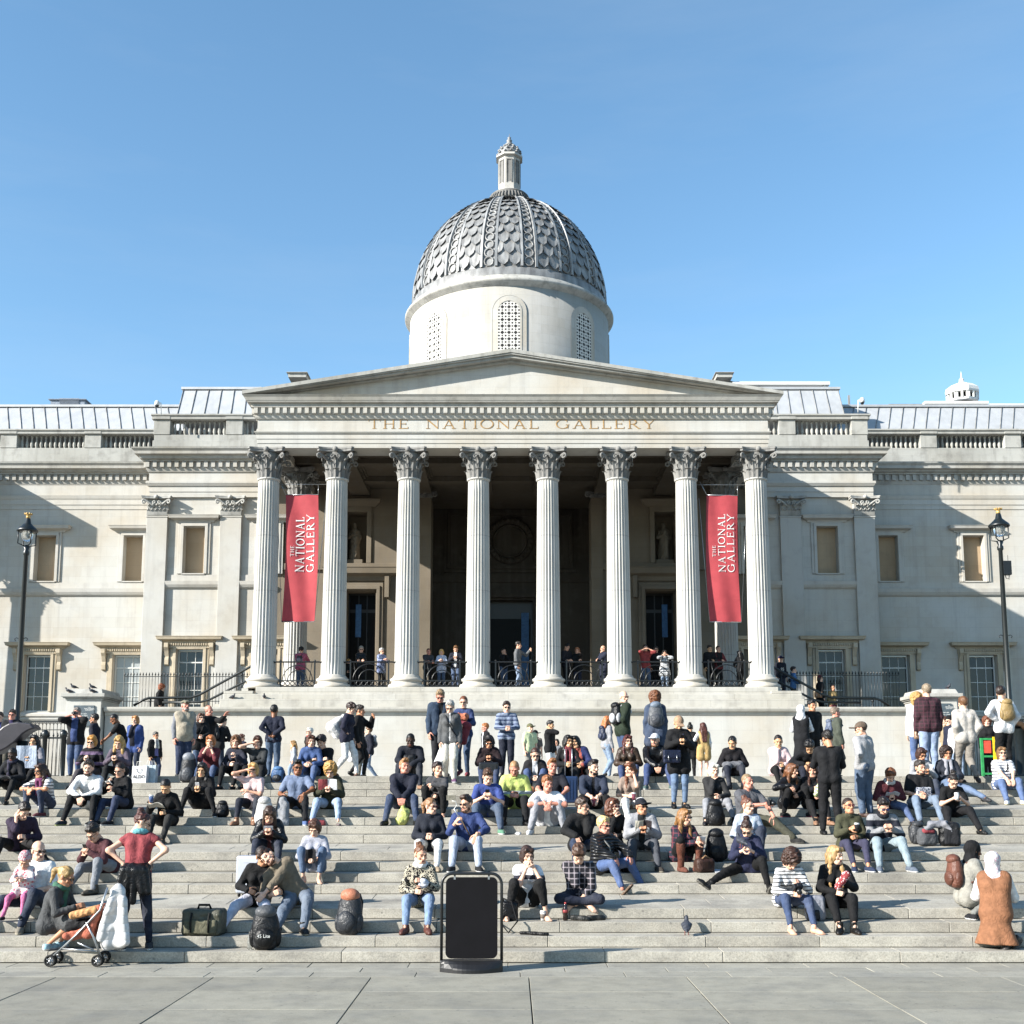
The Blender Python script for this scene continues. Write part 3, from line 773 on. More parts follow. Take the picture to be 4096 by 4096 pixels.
def wing(sg):
    X = (lambda px, py, Y: W(px if sg < 0 else 2 * 2043 - px, py, Y)[0])
    def xx(a, b, py, Y):
        p, q = X(a, py, Y), X(b, py, Y); return min(p, q), max(p, q)
    side = 'left' if sg < 0 else 'right'
    nm = 'wing'
    # ---- bay next to the portico
    WLM = YM + .18
    a0, a1 = xx(592, 1100, 1950, YM)
    up = xx(735, 818, 2200, WLM); lo = xx(706, 812, 2640, WLM); part = xx(1042, 1110, 2200, WLM); partl = xx(1010, 1110, 2640, WLM)
    hu = (up[0], up[1], wv(2296, WLM), wv(2107, WLM)); hl = (lo[0], lo[1], wv(2840, WLM), wv(2599, WLM))
    hu2 = (part[0], part[1], hu[2], hu[3]); hl2 = (partl[0], partl[1], hl[2], hl[3])
    mb = MB(); wall_with_holes(mb, a0 + .1, a1 - .1, TZ - .2, wv(1985, YM), WLM, .34, [hu, hl, hu2, hl2])
    for h in (hu, hu2): mb.add([(h[0], WLM + .33, h[2]), (h[1], WLM + .33, h[2]), (h[1], WLM + .33, h[3]), (h[0], WLM + .33, h[3])], [(0, 1, 2, 3)], 1)
    xo = a0 + .1 if sg < 0 else a1 - .1
    mb.add([(xo, WLM, TZ - .2), (xo, YO + .5, TZ - .2), (xo, YO + .5, wv(1985, YM)), (xo, WLM, wv(1985, YM))], [(0, 1, 2, 3) if sg > 0 else (3, 2, 1, 0)])
    mb.build(nm + '_wall', [M['stone'], M['stone_warm']], gal)
    surround(*hu, WLM, wv(2058, WLM - .3), gal); surround(*hl, WLM, wv(2543, WLM - .3), gal, True)
    surround(*hu2, WLM, wv(2058, WLM - .3) + .002, gal); surround(*hl2, WLM, wv(2543, WLM - .3) + .002, gal, True)
    rows = [wv(p, WLM + .2) for p in (2650, 2705, 2761, 2815)]
    window(hl[0] + .02, hl[1] - .02, hl[2], hl[3] - .02, WLM + .2, 3, rows, M['pane'], gal)
    window(hl2[0] + .02, hl2[1] - .02, hl2[2], hl2[3] - .02, WLM + .2, 2, rows, M['pane'], gal)
    # string course
    mb = MB(); s0, s1 = a0 + .12, a1 - .2
    mb.box(s0, s1, WLM - .05, WLM + .01, wv(2325, WLM), wv(2300, WLM)); cornice(mb, s0, s1, WLM, [(.03, wv(2356, WLM)), (.1, wv(2350, WLM)), (.16, wv(2340, WLM)), (.18, wv(2326, WLM))], 0, WLM + .01, False)
    mb.box(up[0] - .05, up[1] + .05, WLM - .09, WLM + .3, wv(2299, WLM), wv(2294, WLM))
    mb.build('string_course', M['stone_plain'], gal)
    # pilasters
    for p, q in ((586, 669), (880, 965)):
        b0, b1 = xx(p, q, 2090, YM); zc_ = wv(2062, YM)
        mb = MB(); mb.box(b0, b1, YM - .0, WLM + .02, TZ - .2, zc_); mb.box(b0 - .05, b1 + .05, YM - .05, WLM, TZ - .2, TZ + 1.0); mb.box(b0 - .03, b1 + .03, YM - .03, WLM, zc_ - .08, zc_ - .02)
        pl = mb.build('pilaster', M['stone_pil'], gal, bevel=.01, seg=1)
        capital_mb((b1 - b0) / 2 - .01, wv(1987, YM) - zc_, (b1 - b0) / 2 + .17, True).build('capital', M['capital_pale'], pl, ((b0 + b1) / 2, YM + .08, zc_))
    # entablature
    back = YO + 3
    mb = MB(); zz = [wv(p, YM) for p in (1987, 1966, 1944, 1938, 1925)]
    e0, e1 = (a0, a1) 
    mb.box(e0 + .06, e1, YM + .06, back, zz[0], zz[1]); mb.box(e0 + .03, e1, YM + .03, back, zz[1], zz[2])
    cornice(mb, e0, e1, YM, [(.02, zz[2]), (.06, zz[3]), (.09, zz[3] + .05), (.09, zz[4])], 0, back)
    mb.build('architrave', M['stone'], gal)
    mb = MB(); mb.box(e0 + .02, e1 - .02, YM + .02, back, zz[4] + .002, wv(1867, YM - .2) - .2); mb.build('frieze', M['stone'], gal)
    zf, zd, zk = wv(1867, YM - .2) - .2, wv(1848, YM - .2), wv(1829, YM - .35); zt = wv(1786, YM - .65)
    def corn(x0, x1, y, zf, zd, zk, zt, bk, ends=True, name='cornice'):
        mb = MB(); cornice(mb, x0, x1, y, [(.03, zf), (.06, zf + .06), (.09, zf + .16), (.09, zd + .04), (.20, zd + .05), (.21, zk - .06), (.33, zk - .04), (.34, zk), (.36, zt - .32), (.52, zt - .28), (.54, zt - .16), (.63, zt - .06), (.65, zt)], 0, bk, ends)
        dentils(mb, x0 - .1 * ends, x1 + .1 * ends, y - .09, zf + .2, zd + .03, .17, .15, .11, 0, 3 if ends else 0)
        mb.build(name, M['stone_corn'], gal)
    corn(e0, e1, YM, zf, zd, zk, zt, back)
    # parapet with balusters
    def parapet(dies, runs, x0, x1, y, pys, endbox=None):
        zt_, zcb, zb1, zb0, zbl, z0_ = [wv(p, y) for p in pys]
        mb = MB(); mb.box(x0, x1, y + .02, y + .7, z0_, zbl); mb.box(x0 + .05, x1 - .05, y + .06, y + .62, zbl, zb0)
        mb.box(x0 - .06, x1 + .06, y - .04, y + .66, zcb, zt_ - .09); mb.box(x0 - .1, x1 + .1, y - .1, y + .7, zt_ - .088, zt_)
        for d0, d1 in dies: mb.box(d0, d1, y + .03, y + .64, zb0, zcb); mb.box(d0 - .01, d1 + .01, y - .06, y + .68, zcb + .002, zt_ - .085); 
        o = mb.build('parapet', M['stone_old'], gal, bevel=.012, seg=1)
        for r0, r1 in runs: mb = MB(); baluster_run(mb, r0 + .03, r1 - .03, y + .33, zb0, zcb); mb.build('balusters', M['stone_old'], o)
    yp = YM + .25
    f = lambda a, b: xx(a, b, 1710, yp)
    pa0, pa1 = f(612, 1075)
    parapet([f(614, 680), f(903, 970)], [f(680, 903), f(970, 1060)], pa0, pa1, yp, (1657, 1678, 1682, 1737, 1761, 1786))
    # side return of the parapet
    # ---- far wing
    xe = WX(-760 if sg < 0 else 2 * 2043 + 760, YO)
    o0, o1 = sorted((X(588, 2000, YO) + (.8 if sg < 0 else -.8), xe))
    wins = [(495, 570), (141, 222), (-215, -135), (-570, -490)]; lows = [(453, 562), (100, 203), (-262, -158), (-625, -520)]
    if sg > 0: wins = [(495, 570), (150, 232), (-205, -125), (-560, -480)]; lows = [(450, 560), (100, 210), (-250, -150), (-610, -505)]
    hs = [xx(*q, 2230, YO) + (wv(2328, YO), wv(2144, YO)) for q in wins]; hl = [xx(*q, 2650, YO) + (wv(2846, YO), wv(2621, YO)) for q in lows]
    hs = [h for h in hs if h[0] > o0 and h[1] < o1]; hl = [h for h in hl if h[0] > o0 and h[1] < o1]
    mb = MB(); wall_with_holes(mb, o0, o1, TZ - .2, wv(2038, YO), YO, .34, hs + hl)
    for h in hs: mb.add([(h[0], YO + .33, h[2]), (h[1], YO + .33, h[2]), (h[1], YO + .33, h[3]), (h[0], YO + .33, h[3])], [(0, 1, 2, 3)], 1)
    mb.build(nm + '_wall', [M['stone'], M['stone_warm']], gal)
    for h in hs: surround(*h, YO, wv(2100, YO - .3), gal)
    for i, h in enumerate(hl):
        surround(*h, YO, wv(2568, YO - .3), gal, True)
        window(h[0] + .02, h[1] - .02, h[2], h[3] - .02, YO + .2, 3, [wv(p, YO + .2) for p in (2672, 2730, 2787)], M['pane_pale'] if (i == 0 and sg < 0) else M['pane'], gal)
    mb = MB(); mb.box(o0, o1, YO - .05, YO + .01, wv(2355, YO), wv(2331, YO)); cornice(mb, o0, o1, YO, [(.03, wv(2386, YO)), (.1, wv(2380, YO)), (.16, wv(2370, YO)), (.18, wv(2356, YO))], 0, YO + .01, False)
    for h in hs: mb.box(h[0] - .05, h[1] + .05, YO - .09, YO + .3, wv(2330, YO), wv(2325, YO))
    cornice(mb, o0, o1, YO, [(.1, wv(2886, YO)), (.16, wv(2878, YO)), (.16, wv(2870, YO)), (.22, wv(2866, YO)), (.22, wv(2858, YO)), (.1, wv(2852, YO)), (.0, wv(2850, YO))], 0, YO + .01, False)
    mb.box(o0, o1, YO - .1, YO + .01, TZ - .2, wv(2887, YO))
    mb.build('string_course', M['stone_plain'], gal)
    mb = MB(); zz = [wv(p, YO) for p in (2038, 2020, 2000, 1994, 1984)]
    mb.box(o0, o1, YO - .03, YO + .6, zz[0], zz[1]); mb.box(o0, o1, YO - .06, YO + .6, zz[1], zz[2]); cornice(mb, o0, o1, YO, [(.07, zz[2]), (.1, zz[3]), (.13, zz[4])], 0, YO + .6, False)
    mb.build('architrave', M['stone'], gal)
    mb = MB(); mb.box(o0, o1, YO - .02, YO + .6, zz[4] + .002, wv(1920, YO - .2) - .2); mb.build('frieze', M['stone'], gal)
    corn(o0, o1, YO, wv(1920, YO - .2) - .2, wv(1901, YO - .2), wv(1882, YO - .35), wv(1846, YO - .65), YO + .8, False)
    yp = YO + .25; f = lambda a, b: xx(a, b, 1770, yp)
    dd = [(337, 403), (0, 66), (-337, -271)]; rr = [(403, 600), (66, 337), (-271, 0)]
    parapet([f(*q) for q in dd], [f(*q) for q in rr], o0, o1, yp, (1717, 1736, 1739, 1790, 1817, 1846))
    # ---- metal mansard roofs with standing seams
    def mansard(x0, x1, xt0, xt1, yb, zb, zt_, ins=1.6, n=6):
        mb = MB(); yt = yb + ins
        mb.hull8([(x0, yb, zb), (x1, yb, zb), (x1, yb + 9, zb), (x0, yb + 9, zb), (xt0, yt, zt_), (xt1, yt, zt_), (xt1, yt + 6, zt_), (xt0, yt + 6, zt_)])
        for i in range(n + 1):
            u = i / n; a = (x0 + (x1 - x0) * u, yb - .03, zb); b = (xt0 + (xt1 - xt0) * u, yt - .03, zt_)
            mb.tube([a, b], .024, 4, 1)
        mb.box(xt0 - .1, xt1 + .1, yt - .12, yt + .3, zt_ - .02, zt_ + .1, 0)
        mb.build('metal_roof', [M['zinc'], M['lead']], gal)
    yr = 55.5
    b0, b1 = xx(708, 1030, 1655, yr); t0, t1 = xx(735, 1040, 1560, yr + 1.2)
    mansard(b0, b1, t0, t1, yr, wv(1665, yr), wv(1558, yr + 1.2), 1.2, 6)
    yr = 57.5; b0, b1 = xx(-760, 735, 1715, yr); t0, t1 = xx(-760, 720, 1630, yr + 1.3)
    mansard(b0, b1, t0, t1, yr, wv(1722, yr), wv(1628, yr + 1.3), 1.3, 30)
M['stone_pil'] = stone('pilaster_stone', (.56, .55, .515, 1), (.50, .465, .40, 1), dirt=.2, joints=False, streak=.22)
M['stone_corn'] = stone('cornice_stone', (.55, .535, .495, 1), (.44, .41, .345, 1), dirt=.55, joints=False, streak=.45)
M['capital_pale'] = stone('carved_stone', (.52, .51, .47, 1), (.35, .34, .315, 1), dirt=.6, joints=False, streak=.45, dark=(.10, .10, .095, 1))
wing(-1); wing(1)
# blocks on the roof seen above the pediment
for p, q in ((1168, 1238), (2853, 2915)):
    mb = MB(); x0, x1 = W(p, 1510, 58)[0], W(q, 1510, 58)[0]; mb.box(x0, x1, 57, 60, WZ(1535, 58), WZ(1519, 58)); mb.box(x0 - .08, x1 + .08, 56.9, 60.1, WZ(1519, 58), WZ(1517, 58)); mb.build('chimney', M['stone_old'], gal)
mb = MB(); x0, _ = W(202, 1610, 62); x1, _ = W(338, 1610, 62); mb.box(x0, x1, 62, 65, WZ(1640, 62), WZ(1600, 62)); mb.box(x0 - .1, x1 + .1, 61.9, 65.1, WZ(1600, 62), WZ(1597, 62))
for k in range(8): zz = WZ(1630, 62) + k * .07; mb.box(x0 + .5, x1 - .3, 61.95, 62.01, zz, zz + .03)
mb.build('roof_plant_box', simple('plant_box_grey', '7d8896', .5), gal)
mb = MB(); a, b = W(2930, 1540, 57.2)[0], W(3320, 1540, 57.2)[0]; zz = WZ(1538, 57.2); mb.box(a, b, 57.2, 58.5, zz, zz + .16); mb.box(a - 1.6, a + .1, 57.6, 59, zz + .12, zz + .34, 1); mb.box(b - .3, b - .2, 57.3, 57.4, zz - .7, zz)
a, b = W(3700, 1612, 59)[0], W(3955, 1612, 59)[0]; zz = WZ(1614, 59); mb.box(a, b, 59, 60, zz, zz + .14); mb.box(W(3955, 1612, 59)[0] + .05, W(4300, 1612, 59)[0], 59, 60, zz - .12, zz); mb.box(W(3560, 1612, 59)[0], a - .05, 59.2, 60, zz - .1, zz + .05, 1)
mb.box(W(3393, 1600, 59)[0], W(3393, 1600, 59)[0] + .1, 59, 59.1, WZ(1640, 59), WZ(1580, 59), 1)
mb.build('skylight_edge', [M['white_paint'], M['lead']], gal)
# small white octagonal cupola on the right
cx, _ = W(3848, 1560, 64); z0 = WZ(1612, 64); z1 = WZ(1580, 64); k = 64 / FPX
cup = MB(); cup.lathe([(.88, 0), (.88, .12), (.80, .12)], (cx, 64, z0), 8, 0, smooth=False)
for i in range(8):
    a = math.pi / 4 * i + math.pi / 8
    for q in (-.14, 0, .14): cup.box(cx + .82 * math.cos(a + q * 2.4) - .05, cx + .82 * math.cos(a + q * 2.4) + .05, 64 + .82 * math.sin(a + q * 2.4) - .05, 64 + .82 * math.sin(a + q * 2.4) + .05, z0 + .1, z1 + .05)
cup.lathe([(.96, 0), (.98, .10), (.94, .30), (.62, .54), (.2, .66), (.13, .84), (.15, .9), (.07, .98), (.04, 1.12), (.01, 1.4)], (cx, 64, z1), 8, 0, smooth=False)
cup.lathe([(.6, 0), (.6, .5)], (cx, 64, z0), 8, 1, smooth=False)
cup.build('cupola', [M['white_paint'], M['black']], gal)
# pavilion of the same front beyond the left edge of the view (its shadow falls on the left wing)
S = W(387, 2189, YO); px_, py_ = S[0] - 2.9 / .52, YO - 2.9; pz_ = S[1] + 2.9 / .52 * .545
mb = MB(); mb.box(px_ - 14, px_ - 1.0, py_ + 1.0, YO + 2, pz_ - 2.6, pz_ - .4); mb.box(px_ - 15, px_, py_, YO + 2, pz_, pz_ + .9); mb.box(px_ - 15, px_ - .5, py_ + .5, YO + 2, pz_ - .4, pz_)
mb.build('pavilion_entablature', M['stone_corn'], gal)
for dx in (1.5, 5.5, 9.5):
    c_ = copy_tree(sh, gal); c_.location = (px_ - dx, py_ + .85, FLOOR - 1.2); c_.scale = (.8, .8, (pz_ - 2.6 - FLOOR + 1.2) / (ARCH - FLOOR))
# ------------------------------------------------------------------ dome
DX, DY = WX(2037, 60, 25), 60.0
DR = 5.34
zdt = WZ(1140, DY - DR); zsk = WZ(1066, DY - 5.1); zct = WZ(1098, DY - 5.65)
dome = None
mb = MB(); zb = zcl + .5
mb.lathe([(DR, zb), (DR, zdt)], (DX, DY, 0), 96)
drum = mb.build('drum', M['stone_drum'] if 'stone_drum' in M else M['stone'], gal)
mb = MB(); mb.lathe([(DR - .02, zdt - .05), (DR + .06, zdt), (DR + .10, zdt + .06), (DR + .24, zdt + .14), (DR + .28, zdt + .2), (DR + .28, zct - .12), (DR + .16, zct - .06), (DR + .14, zct + .05), (DR + .0, zct + .07), (5.2, zsk - .35)], (DX, DY, 0), 96, caps=False)
mb.build('drum_cornice', M['capital_pale'], gal)
mb = MB(); mb.lathe([(5.28, zct + .04), (5.24, zsk - .1), (5.16, zsk), (5.08, zsk + .02)], (DX, DY, 0), 96, caps=False)
mb.build('lead_skirt', M['lead'], gal)
# drum windows: arched recess with pierced stone screen
t = NT('pierced_stone_screen'); vec = t.obj((1 / .33, 1, 1 / .33)); s_ = t.n('SeparateXYZ'); t.l(vec, s_.inputs[0])
def lattice(ox, oz, r0, pw=2.0):
    a = t.math('ABSOLUTE', t.math('SUBTRACT', t.math('FRACT', t.math('ADD', s_.outputs[0], ox)), .5)); b = t.math('ABSOLUTE', t.math('SUBTRACT', t.math('FRACT', t.math('ADD', s_.outputs[2], oz)), .5))
    return t.math('LESS_THAN', t.math('ADD', t.math('POWER', a, pw), t.math('POWER', b, pw)), r0 ** pw)
h = t.math('MAXIMUM', lattice(.5, .5, .30, 1.1), t.math('MAXIMUM', lattice(0, .5, .13), t.math('MAXIMUM', lattice(.5, 0, .13), lattice(0, 0, .15))))
M['screen'] = t.fin(t.mix(h, (.68, .66, .61, 1), (.015, .015, .016, 1)), .85)
hw = .545; arch_z = WZ(1203, DY - DR) ; spring = arch_z - hw
for i in range(8):
    a = -math.pi / 2 + math.pi / 4 * i; ca, sa = math.cos(a), math.sin(a); zb0 = spring - 3.6
    def P(u, o, zz): 
        return (u, -o + u * u / (2 * DR), zz)
    mb = MB()
    for r0, r1, o in ((hw, hw + .10, .04), (hw + .10, hw + .28, .022), (hw + .28, hw + .33, .034)):
        inn = [(-r0, zb0)] + [(-r0 * math.cos(q), spring + r0 * math.sin(q)) for q in np.linspace(0, math.pi, 15)] + [(r0, zb0)]
        out = [(-r1, zb0)] + [(-r1 * math.cos(q), spring + r1 * math.sin(q)) for q in np.linspace(0, math.pi, 15)] + [(r1, zb0)]
        n = len(inn); bk = .25
        V = [P(u, o, q) for u, q in inn] + [P(u, o, q) for u, q in out] + [P(u, -bk, q) for u, q in inn] + [P(u, -bk, q) for u, q in out]
        F = []
        for k in range(n - 1): F += [(k, k + 1, n + k + 1, n + k), (n + k, n + k + 1, 3 * n + k + 1, 3 * n + k), (k + 1, k, 2 * n + k, 2 * n + k + 1)]
        mb.add(V, F, 0)
    fr = mb.build('drum_window', M['stone_plain'], gal, (DX + ca * DR, DY + sa * DR, 0), (0, 0, a + math.pi / 2))
    mb = MB(); mb.prism([(-hw, zb0), (hw, zb0)] + [(hw * math.cos(q), spring + hw * math.sin(q)) for q in np.linspace(0, math.pi, 15)], -.012, .1)
    mb.build('screen', M['screen'], fr)
# lead dome: ribs with guilloche rings and overlapping leaf scales
DB, DH = 5.14, 5.75
def dpt(a, th, off=0.0):
    r, zz = DB * math.cos(th), DH * math.sin(th)
    nx, nz = math.cos(th) / DB, math.sin(th) / DH; l = math.hypot(nx, nz); r += off * nx / l; zz += off * nz / l
    return (DX + math.cos(a) * r, DY + math.sin(a) * r, zsk + zz)
TH1 = math.acos(1.1 / DB)
mb = MB(); mb.lathe([(DB * math.cos(q), DH * math.sin(q)) for q in np.linspace(0, TH1, 30)], (DX, DY, zsk), 96, caps=False)
mb.build('dome', M['lead'], gal)
NR = 16; RW = .085                                      # rib half angle
mb = MB()
for i in range(NR):
    a = -math.pi / 2 + 2 * math.pi * (i + .5) / NR
    for s_ in (-1, 1):
        V = []; F = []; n = 26
        for k in range(n + 1):
            th = TH1 * k / n; tap = .35 + .65 * math.cos(th) ** .0
            for u, o in ((RW, .02), (RW, .11), (RW * .72, .13), (RW * .66, .02)): V.append(dpt(a + s_ * u, th, o))
        for k in range(n):
            for j in range(3): F.append((k * 4 + j, k * 4 + j + 1, (k + 1) * 4 + j + 1, (k + 1) * 4 + j) if s_ > 0 else (k * 4 + j + 1, k * 4 + j, (k + 1) * 4 + j, (k + 1) * 4 + j + 1))
        mb.add(V, F, 1, False)
    th = .05
    while th < TH1 - .06:
        rad = DB * math.cos(th) * RW * .52; st = rad * 2.0 / 5.4
        c = dpt(a, th, .03); th_ = th
        pts = [dpt(a + RW * .52 * math.cos(q), th + rad / 5.4 * math.sin(q), .035) for q in np.linspace(0, 2 * math.pi, 11)[:-1]]
        mb.tube(pts, .045, 5, 0, True, True)
        th += st
mb.build('dome_ribs', [M['lead'], M['lead_edge']], gal)
mb = MB(); PW = 2 * math.pi / NR / 2 - RW               # panel half angle
rows = []; th = 0.0
while th < TH1 - .03:
    hgt = .172 * (.30 + .70 * math.cos(th)); rows.append((th, hgt)); th += hgt * .62
for i in range(NR):
    ac = -math.pi / 2 + 2 * math.pi * i / NR
    for ri, (th, hgt) in enumerate(rows):
        cols = (-.5, .5) if ri % 2 == 0 else (-1, 0, 1)
        for c in cols:
            a0 = ac + c * PW; hwid = PW * .5
            nu, nv = 6, 5; V = []; F = []
            for v in range(nv + 1):
                fv = v / nv                              # 0 bottom tip, 1 top
                ww = math.sqrt(max(0, 1 - (1 - min(1, fv * 1.9)) ** 2)) if fv < .53 else 1
                for u in range(nu + 1):
                    su = -1 + 2 * u / nu
                    o = .015 + .12 * (1 - fv) ** 1.0 * (.75 + .25 * abs(su)) + .03 * max(0, 1 - abs(su) * 3) * (1 - fv * .4) + .015 * su * su
                    aa = a0 + su * ww * hwid * .98
                    aa = min(max(aa, ac - PW), ac + PW)
                    V.append(dpt(aa, min(th + hgt * fv, TH1), o))
            for v in range(nv):
                for u in range(nu): F.append((v * (nu + 1) + u, v * (nu + 1) + u + 1, (v + 1) * (nu + 1) + u + 1, (v + 1) * (nu + 1) + u))
            b = len(V)                                   # thickness of the lower lip
            for u in range(nu + 1): 
                su = -1 + 2 * u / nu; V.append(dpt(a0, th, .0) if False else dpt(min(max(a0, ac - PW), ac + PW), th, .0))
            mb.add(V, F, 0, True)
            for half in range(2):
                pass
mb.build('dome_scales', M['lead'], gal)
# lantern
zl0 = WZ(796, DY - 1.1); z1, z2, z3, z4, z5 = WZ(753, 59.4), WZ(622, 59.4), WZ(614, 59.3), WZ(580, 59.8), WZ(552, 60)
mb = MB(); mb.lathe([(1.35, zl0 - .35), (1.42, zl0 - .2), (1.3, zl0 - .05), (1.12, zl0 + .05)], (DX, DY, 0), 32, caps=False)
for i in range(32):
    a = 2 * math.pi * i / 32; mb.ball((DX + 1.42 * math.cos(a), DY + 1.42 * math.sin(a), zl0 - .2), .13, 6)
prof = [(1.05, zl0), (1.15, zl0 + .15), (1.15, zl0 + .3), (1.0, zl0 + .55), (1.08, zl0 + .62), (1.0, zl0 + .7), (.72, zl0 + .78)]
mb.lathe(prof, (DX, DY, 0), 32, 0)
for i in range(40):
    a = 2 * math.pi * i / 40; mb.tube([(DX + r_ * math.cos(a), DY + r_ * math.sin(a), zz) for r_, zz in ((1.17, zl0 + .12), (1.17, zl0 + .3), (1.03, zl0 + .55))], .05, 5)
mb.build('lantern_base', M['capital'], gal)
mb = MB(); mb.lathe([(.70, zl0 + .75), (.66, z1), (.64, z1 + .1), (.62, z2), (.74, z2 + .04), (.78, z3), (.76, z3 + .12), (.60, z3 + .16)], (DX, DY, 0), 8, 0, a0=math.pi / 8, a1=2 * math.pi + math.pi / 8, smooth=False)
ln = mb.build('lantern', M['stone_plain'], gal)
for i in range(8):
    a = -math.pi / 2 + i * math.pi / 4; ap = .63 * math.cos(math.pi / 8)
    mb = MB(); mb.box(-.115, .115, -.012, .05, z1 + .42, z2 - .22); mb.box(-.16, -.115, -.04, .05, z1 + .38, z2 - .16); mb.box(.115, .16, -.04, .05, z1 + .38, z2 - .16); mb.box(-.115, .115, -.041, .05, z2 - .22, z2 - .161)
    me_ = mb.build('window', M['capital'], ln, (DX + ca * 0 + math.cos(a) * ap, DY + math.sin(a) * ap, 0), (0, 0, a + math.pi / 2))
mb = MB(); mb.lathe([(.64, z3 + .14), (.63, z3 + .3), (.52, z3 + .6), (.3, z4 - .03), (.12, z4)], (DX, DY, 0), 24, 0)
for i in range(12):
    a = 2 * math.pi * i / 12
    for r_, zz in ((.655, z3 + .26), (.60, z3 + .45), (.5, z3 + .62), (.34, z4 - .06)): mb.ball((DX + r_ * math.cos(a + zz), DY + r_ * math.sin(a + zz), zz), .085, 6, 0, (1, 1, .8))
mb.lathe([(.12, z4 - .05), (.22, z4 + .08), (.24, z4 + .14), (.1, z4 + .2), (.14, z4 + .28), (.16, z4 + .36), (.07, z4 + .46), (.10, z4 + .54), (.03, z5 - .02), (.008, z5 + .25)], (DX, DY, 0), 14, 0)
mb.build('lantern_cap', M['lead'], gal)
# ------------------------------------------------------------------ piers, railings, lamps, banners
def pier(sg):
    mir = (lambda p: p) if sg < 0 else (lambda p: 2 * 2047.5 - p)
    Yf = 42.60; f = lambda p, py: W(mir(p), py, Yf)[0]
    a, b = sorted((f(265, 2830), f(404, 2830))); zt_ = lambda p: WZ(p, Yf)
    root = empty('stone_pier', ((a + b) / 2, Yf + 1, TZ), 0, 'square pale stone pier with heavy cap at the %s end of the plinth wall' % ('left' if sg < 0 else 'right'), 'pier', 'stone piers at the ends of the plinth wall')
    X = (a + b) / 2; h = (b - a) / 2; cy = Yf + 1
    m = MB(); m.box(-h, h, -1, .94, 0, zt_(2800) - TZ); m.box(-h - .06, h + .06, -1.06, .94, 0, .35); m.build('shaft', M['stone'], root, bevel=.01)
    m = MB(); zz = [zt_(p) - TZ for p in (2801, 2793, 2788, 2774)]
    m.lathe([(1, 0)], n=3) if False else None
    for e, z0, z1 in ((.04, zz[0], zz[1]), (.11, zz[1], zz[2]), (.17, zz[2], zz[3])): m.box(-h - e, h + e, -1 - e, .95, z0, z1)
    m.hull8([(-h - .05, -1.05, zz[3]), (h + .05, -1.05, zz[3]), (h + .05, .94, zz[3]), (-h - .05, .94, zz[3]), (-h + .02, -.95, zz[3] + .17), (h - .02, -.95, zz[3] + .17), (h - .02, .93, zz[3] + .17), (-h + .02, .93, zz[3] + .17)])
    m.build('pier_cap', M['stone_old'], root, bevel=.012)
    # information sign on the front
    p0, p1, q0, q1 = (296, 377, 2822, 2905) if sg < 0 else (3762, 3805, 2814, 2905)
    x0, x1 = W(p0, 2850, Yf)[0], W(p1, 2850, Yf)[0]; za, zb = WZ(q1, Yf), WZ(q0, Yf)
    s = empty('sign_board', ((x0 + x1) / 2, Yf - .03, (za + zb) / 2), 0, 'blue grey gallery sign board with white lettering on the %s pier' % ('left' if sg < 0 else 'right'), 'sign', 'sign boards on the piers')
    w_, h_ = (x1 - x0) / 2, (zb - za) / 2
    m = MB(); m.box(-w_, w_, -.02, .03, -h_, h_); m.build('panel', simple('sign_grey_blue', '4f5b62', .5), s)
    wh = M['white_paint']
    for txt, sz, ox, oz in (('THE', .05, .56, .80), ('NATIONAL', .075, .56, .68), ('GALLERY', .075, .56, .56), ('Open daily', .07, -.1, .2), ('10am to 6pm', .07, -.1, .02), ('Friday until 9pm', .07, -.1, -.14)):
        plain_text(txt, sz if sg < 0 else sz * .8, 'lettering', wh, s, (ox * w_, -.023, oz * h_))
    return root, X, cy, TZ + zz[3] + .17, TZ + zz[3], h
PIER_L = pier(-1); PIER_R = pier(1)

def spear_railing(p0, p1, Y, py_top, py_bot, label, group='spear topped railings beside the wings', pitch=.13):
    x0, x1 = W(p0, py_bot, Y)[0], W(p1, py_bot, Y)[0]; x0, x1 = min(x0, x1), max(x0, x1)
    zt_, zb = WZ(py_top, Y), WZ(py_bot, Y); H = zt_ - zb
    r = empty('iron_railing', (x0, Y, zb), 0, label, 'railing', group)
    m = MB(); L = x1 - x0
    m.box(0, L, -.015, .015, H - .20, H - .17); m.box(0, L, -.016, .016, .06, .09); m.build('rail', M['iron'], r)
    m = MB(); n = int(L / pitch)
    for i in range(n + 1):
        x = L * i / n; m.tube([(x, 0, -.3), (x, 0, H - .14)], .011, 5)
        m.lathe([(.011, H - .15), (.03, H - .12), (.034, H - .09), (.012, H - .02), (.002, H)], (x, 0, 0), 6)
    m.build('railing_bars', M['iron'], r)
    return r
spear_railing(494, 1010, 49.6, 2689, 2812, 'spear topped black railing before the left wing window')
spear_railing(3130, 3600, 49.6, 2684, 2806, 'spear topped black railing before the shaded right wing window')
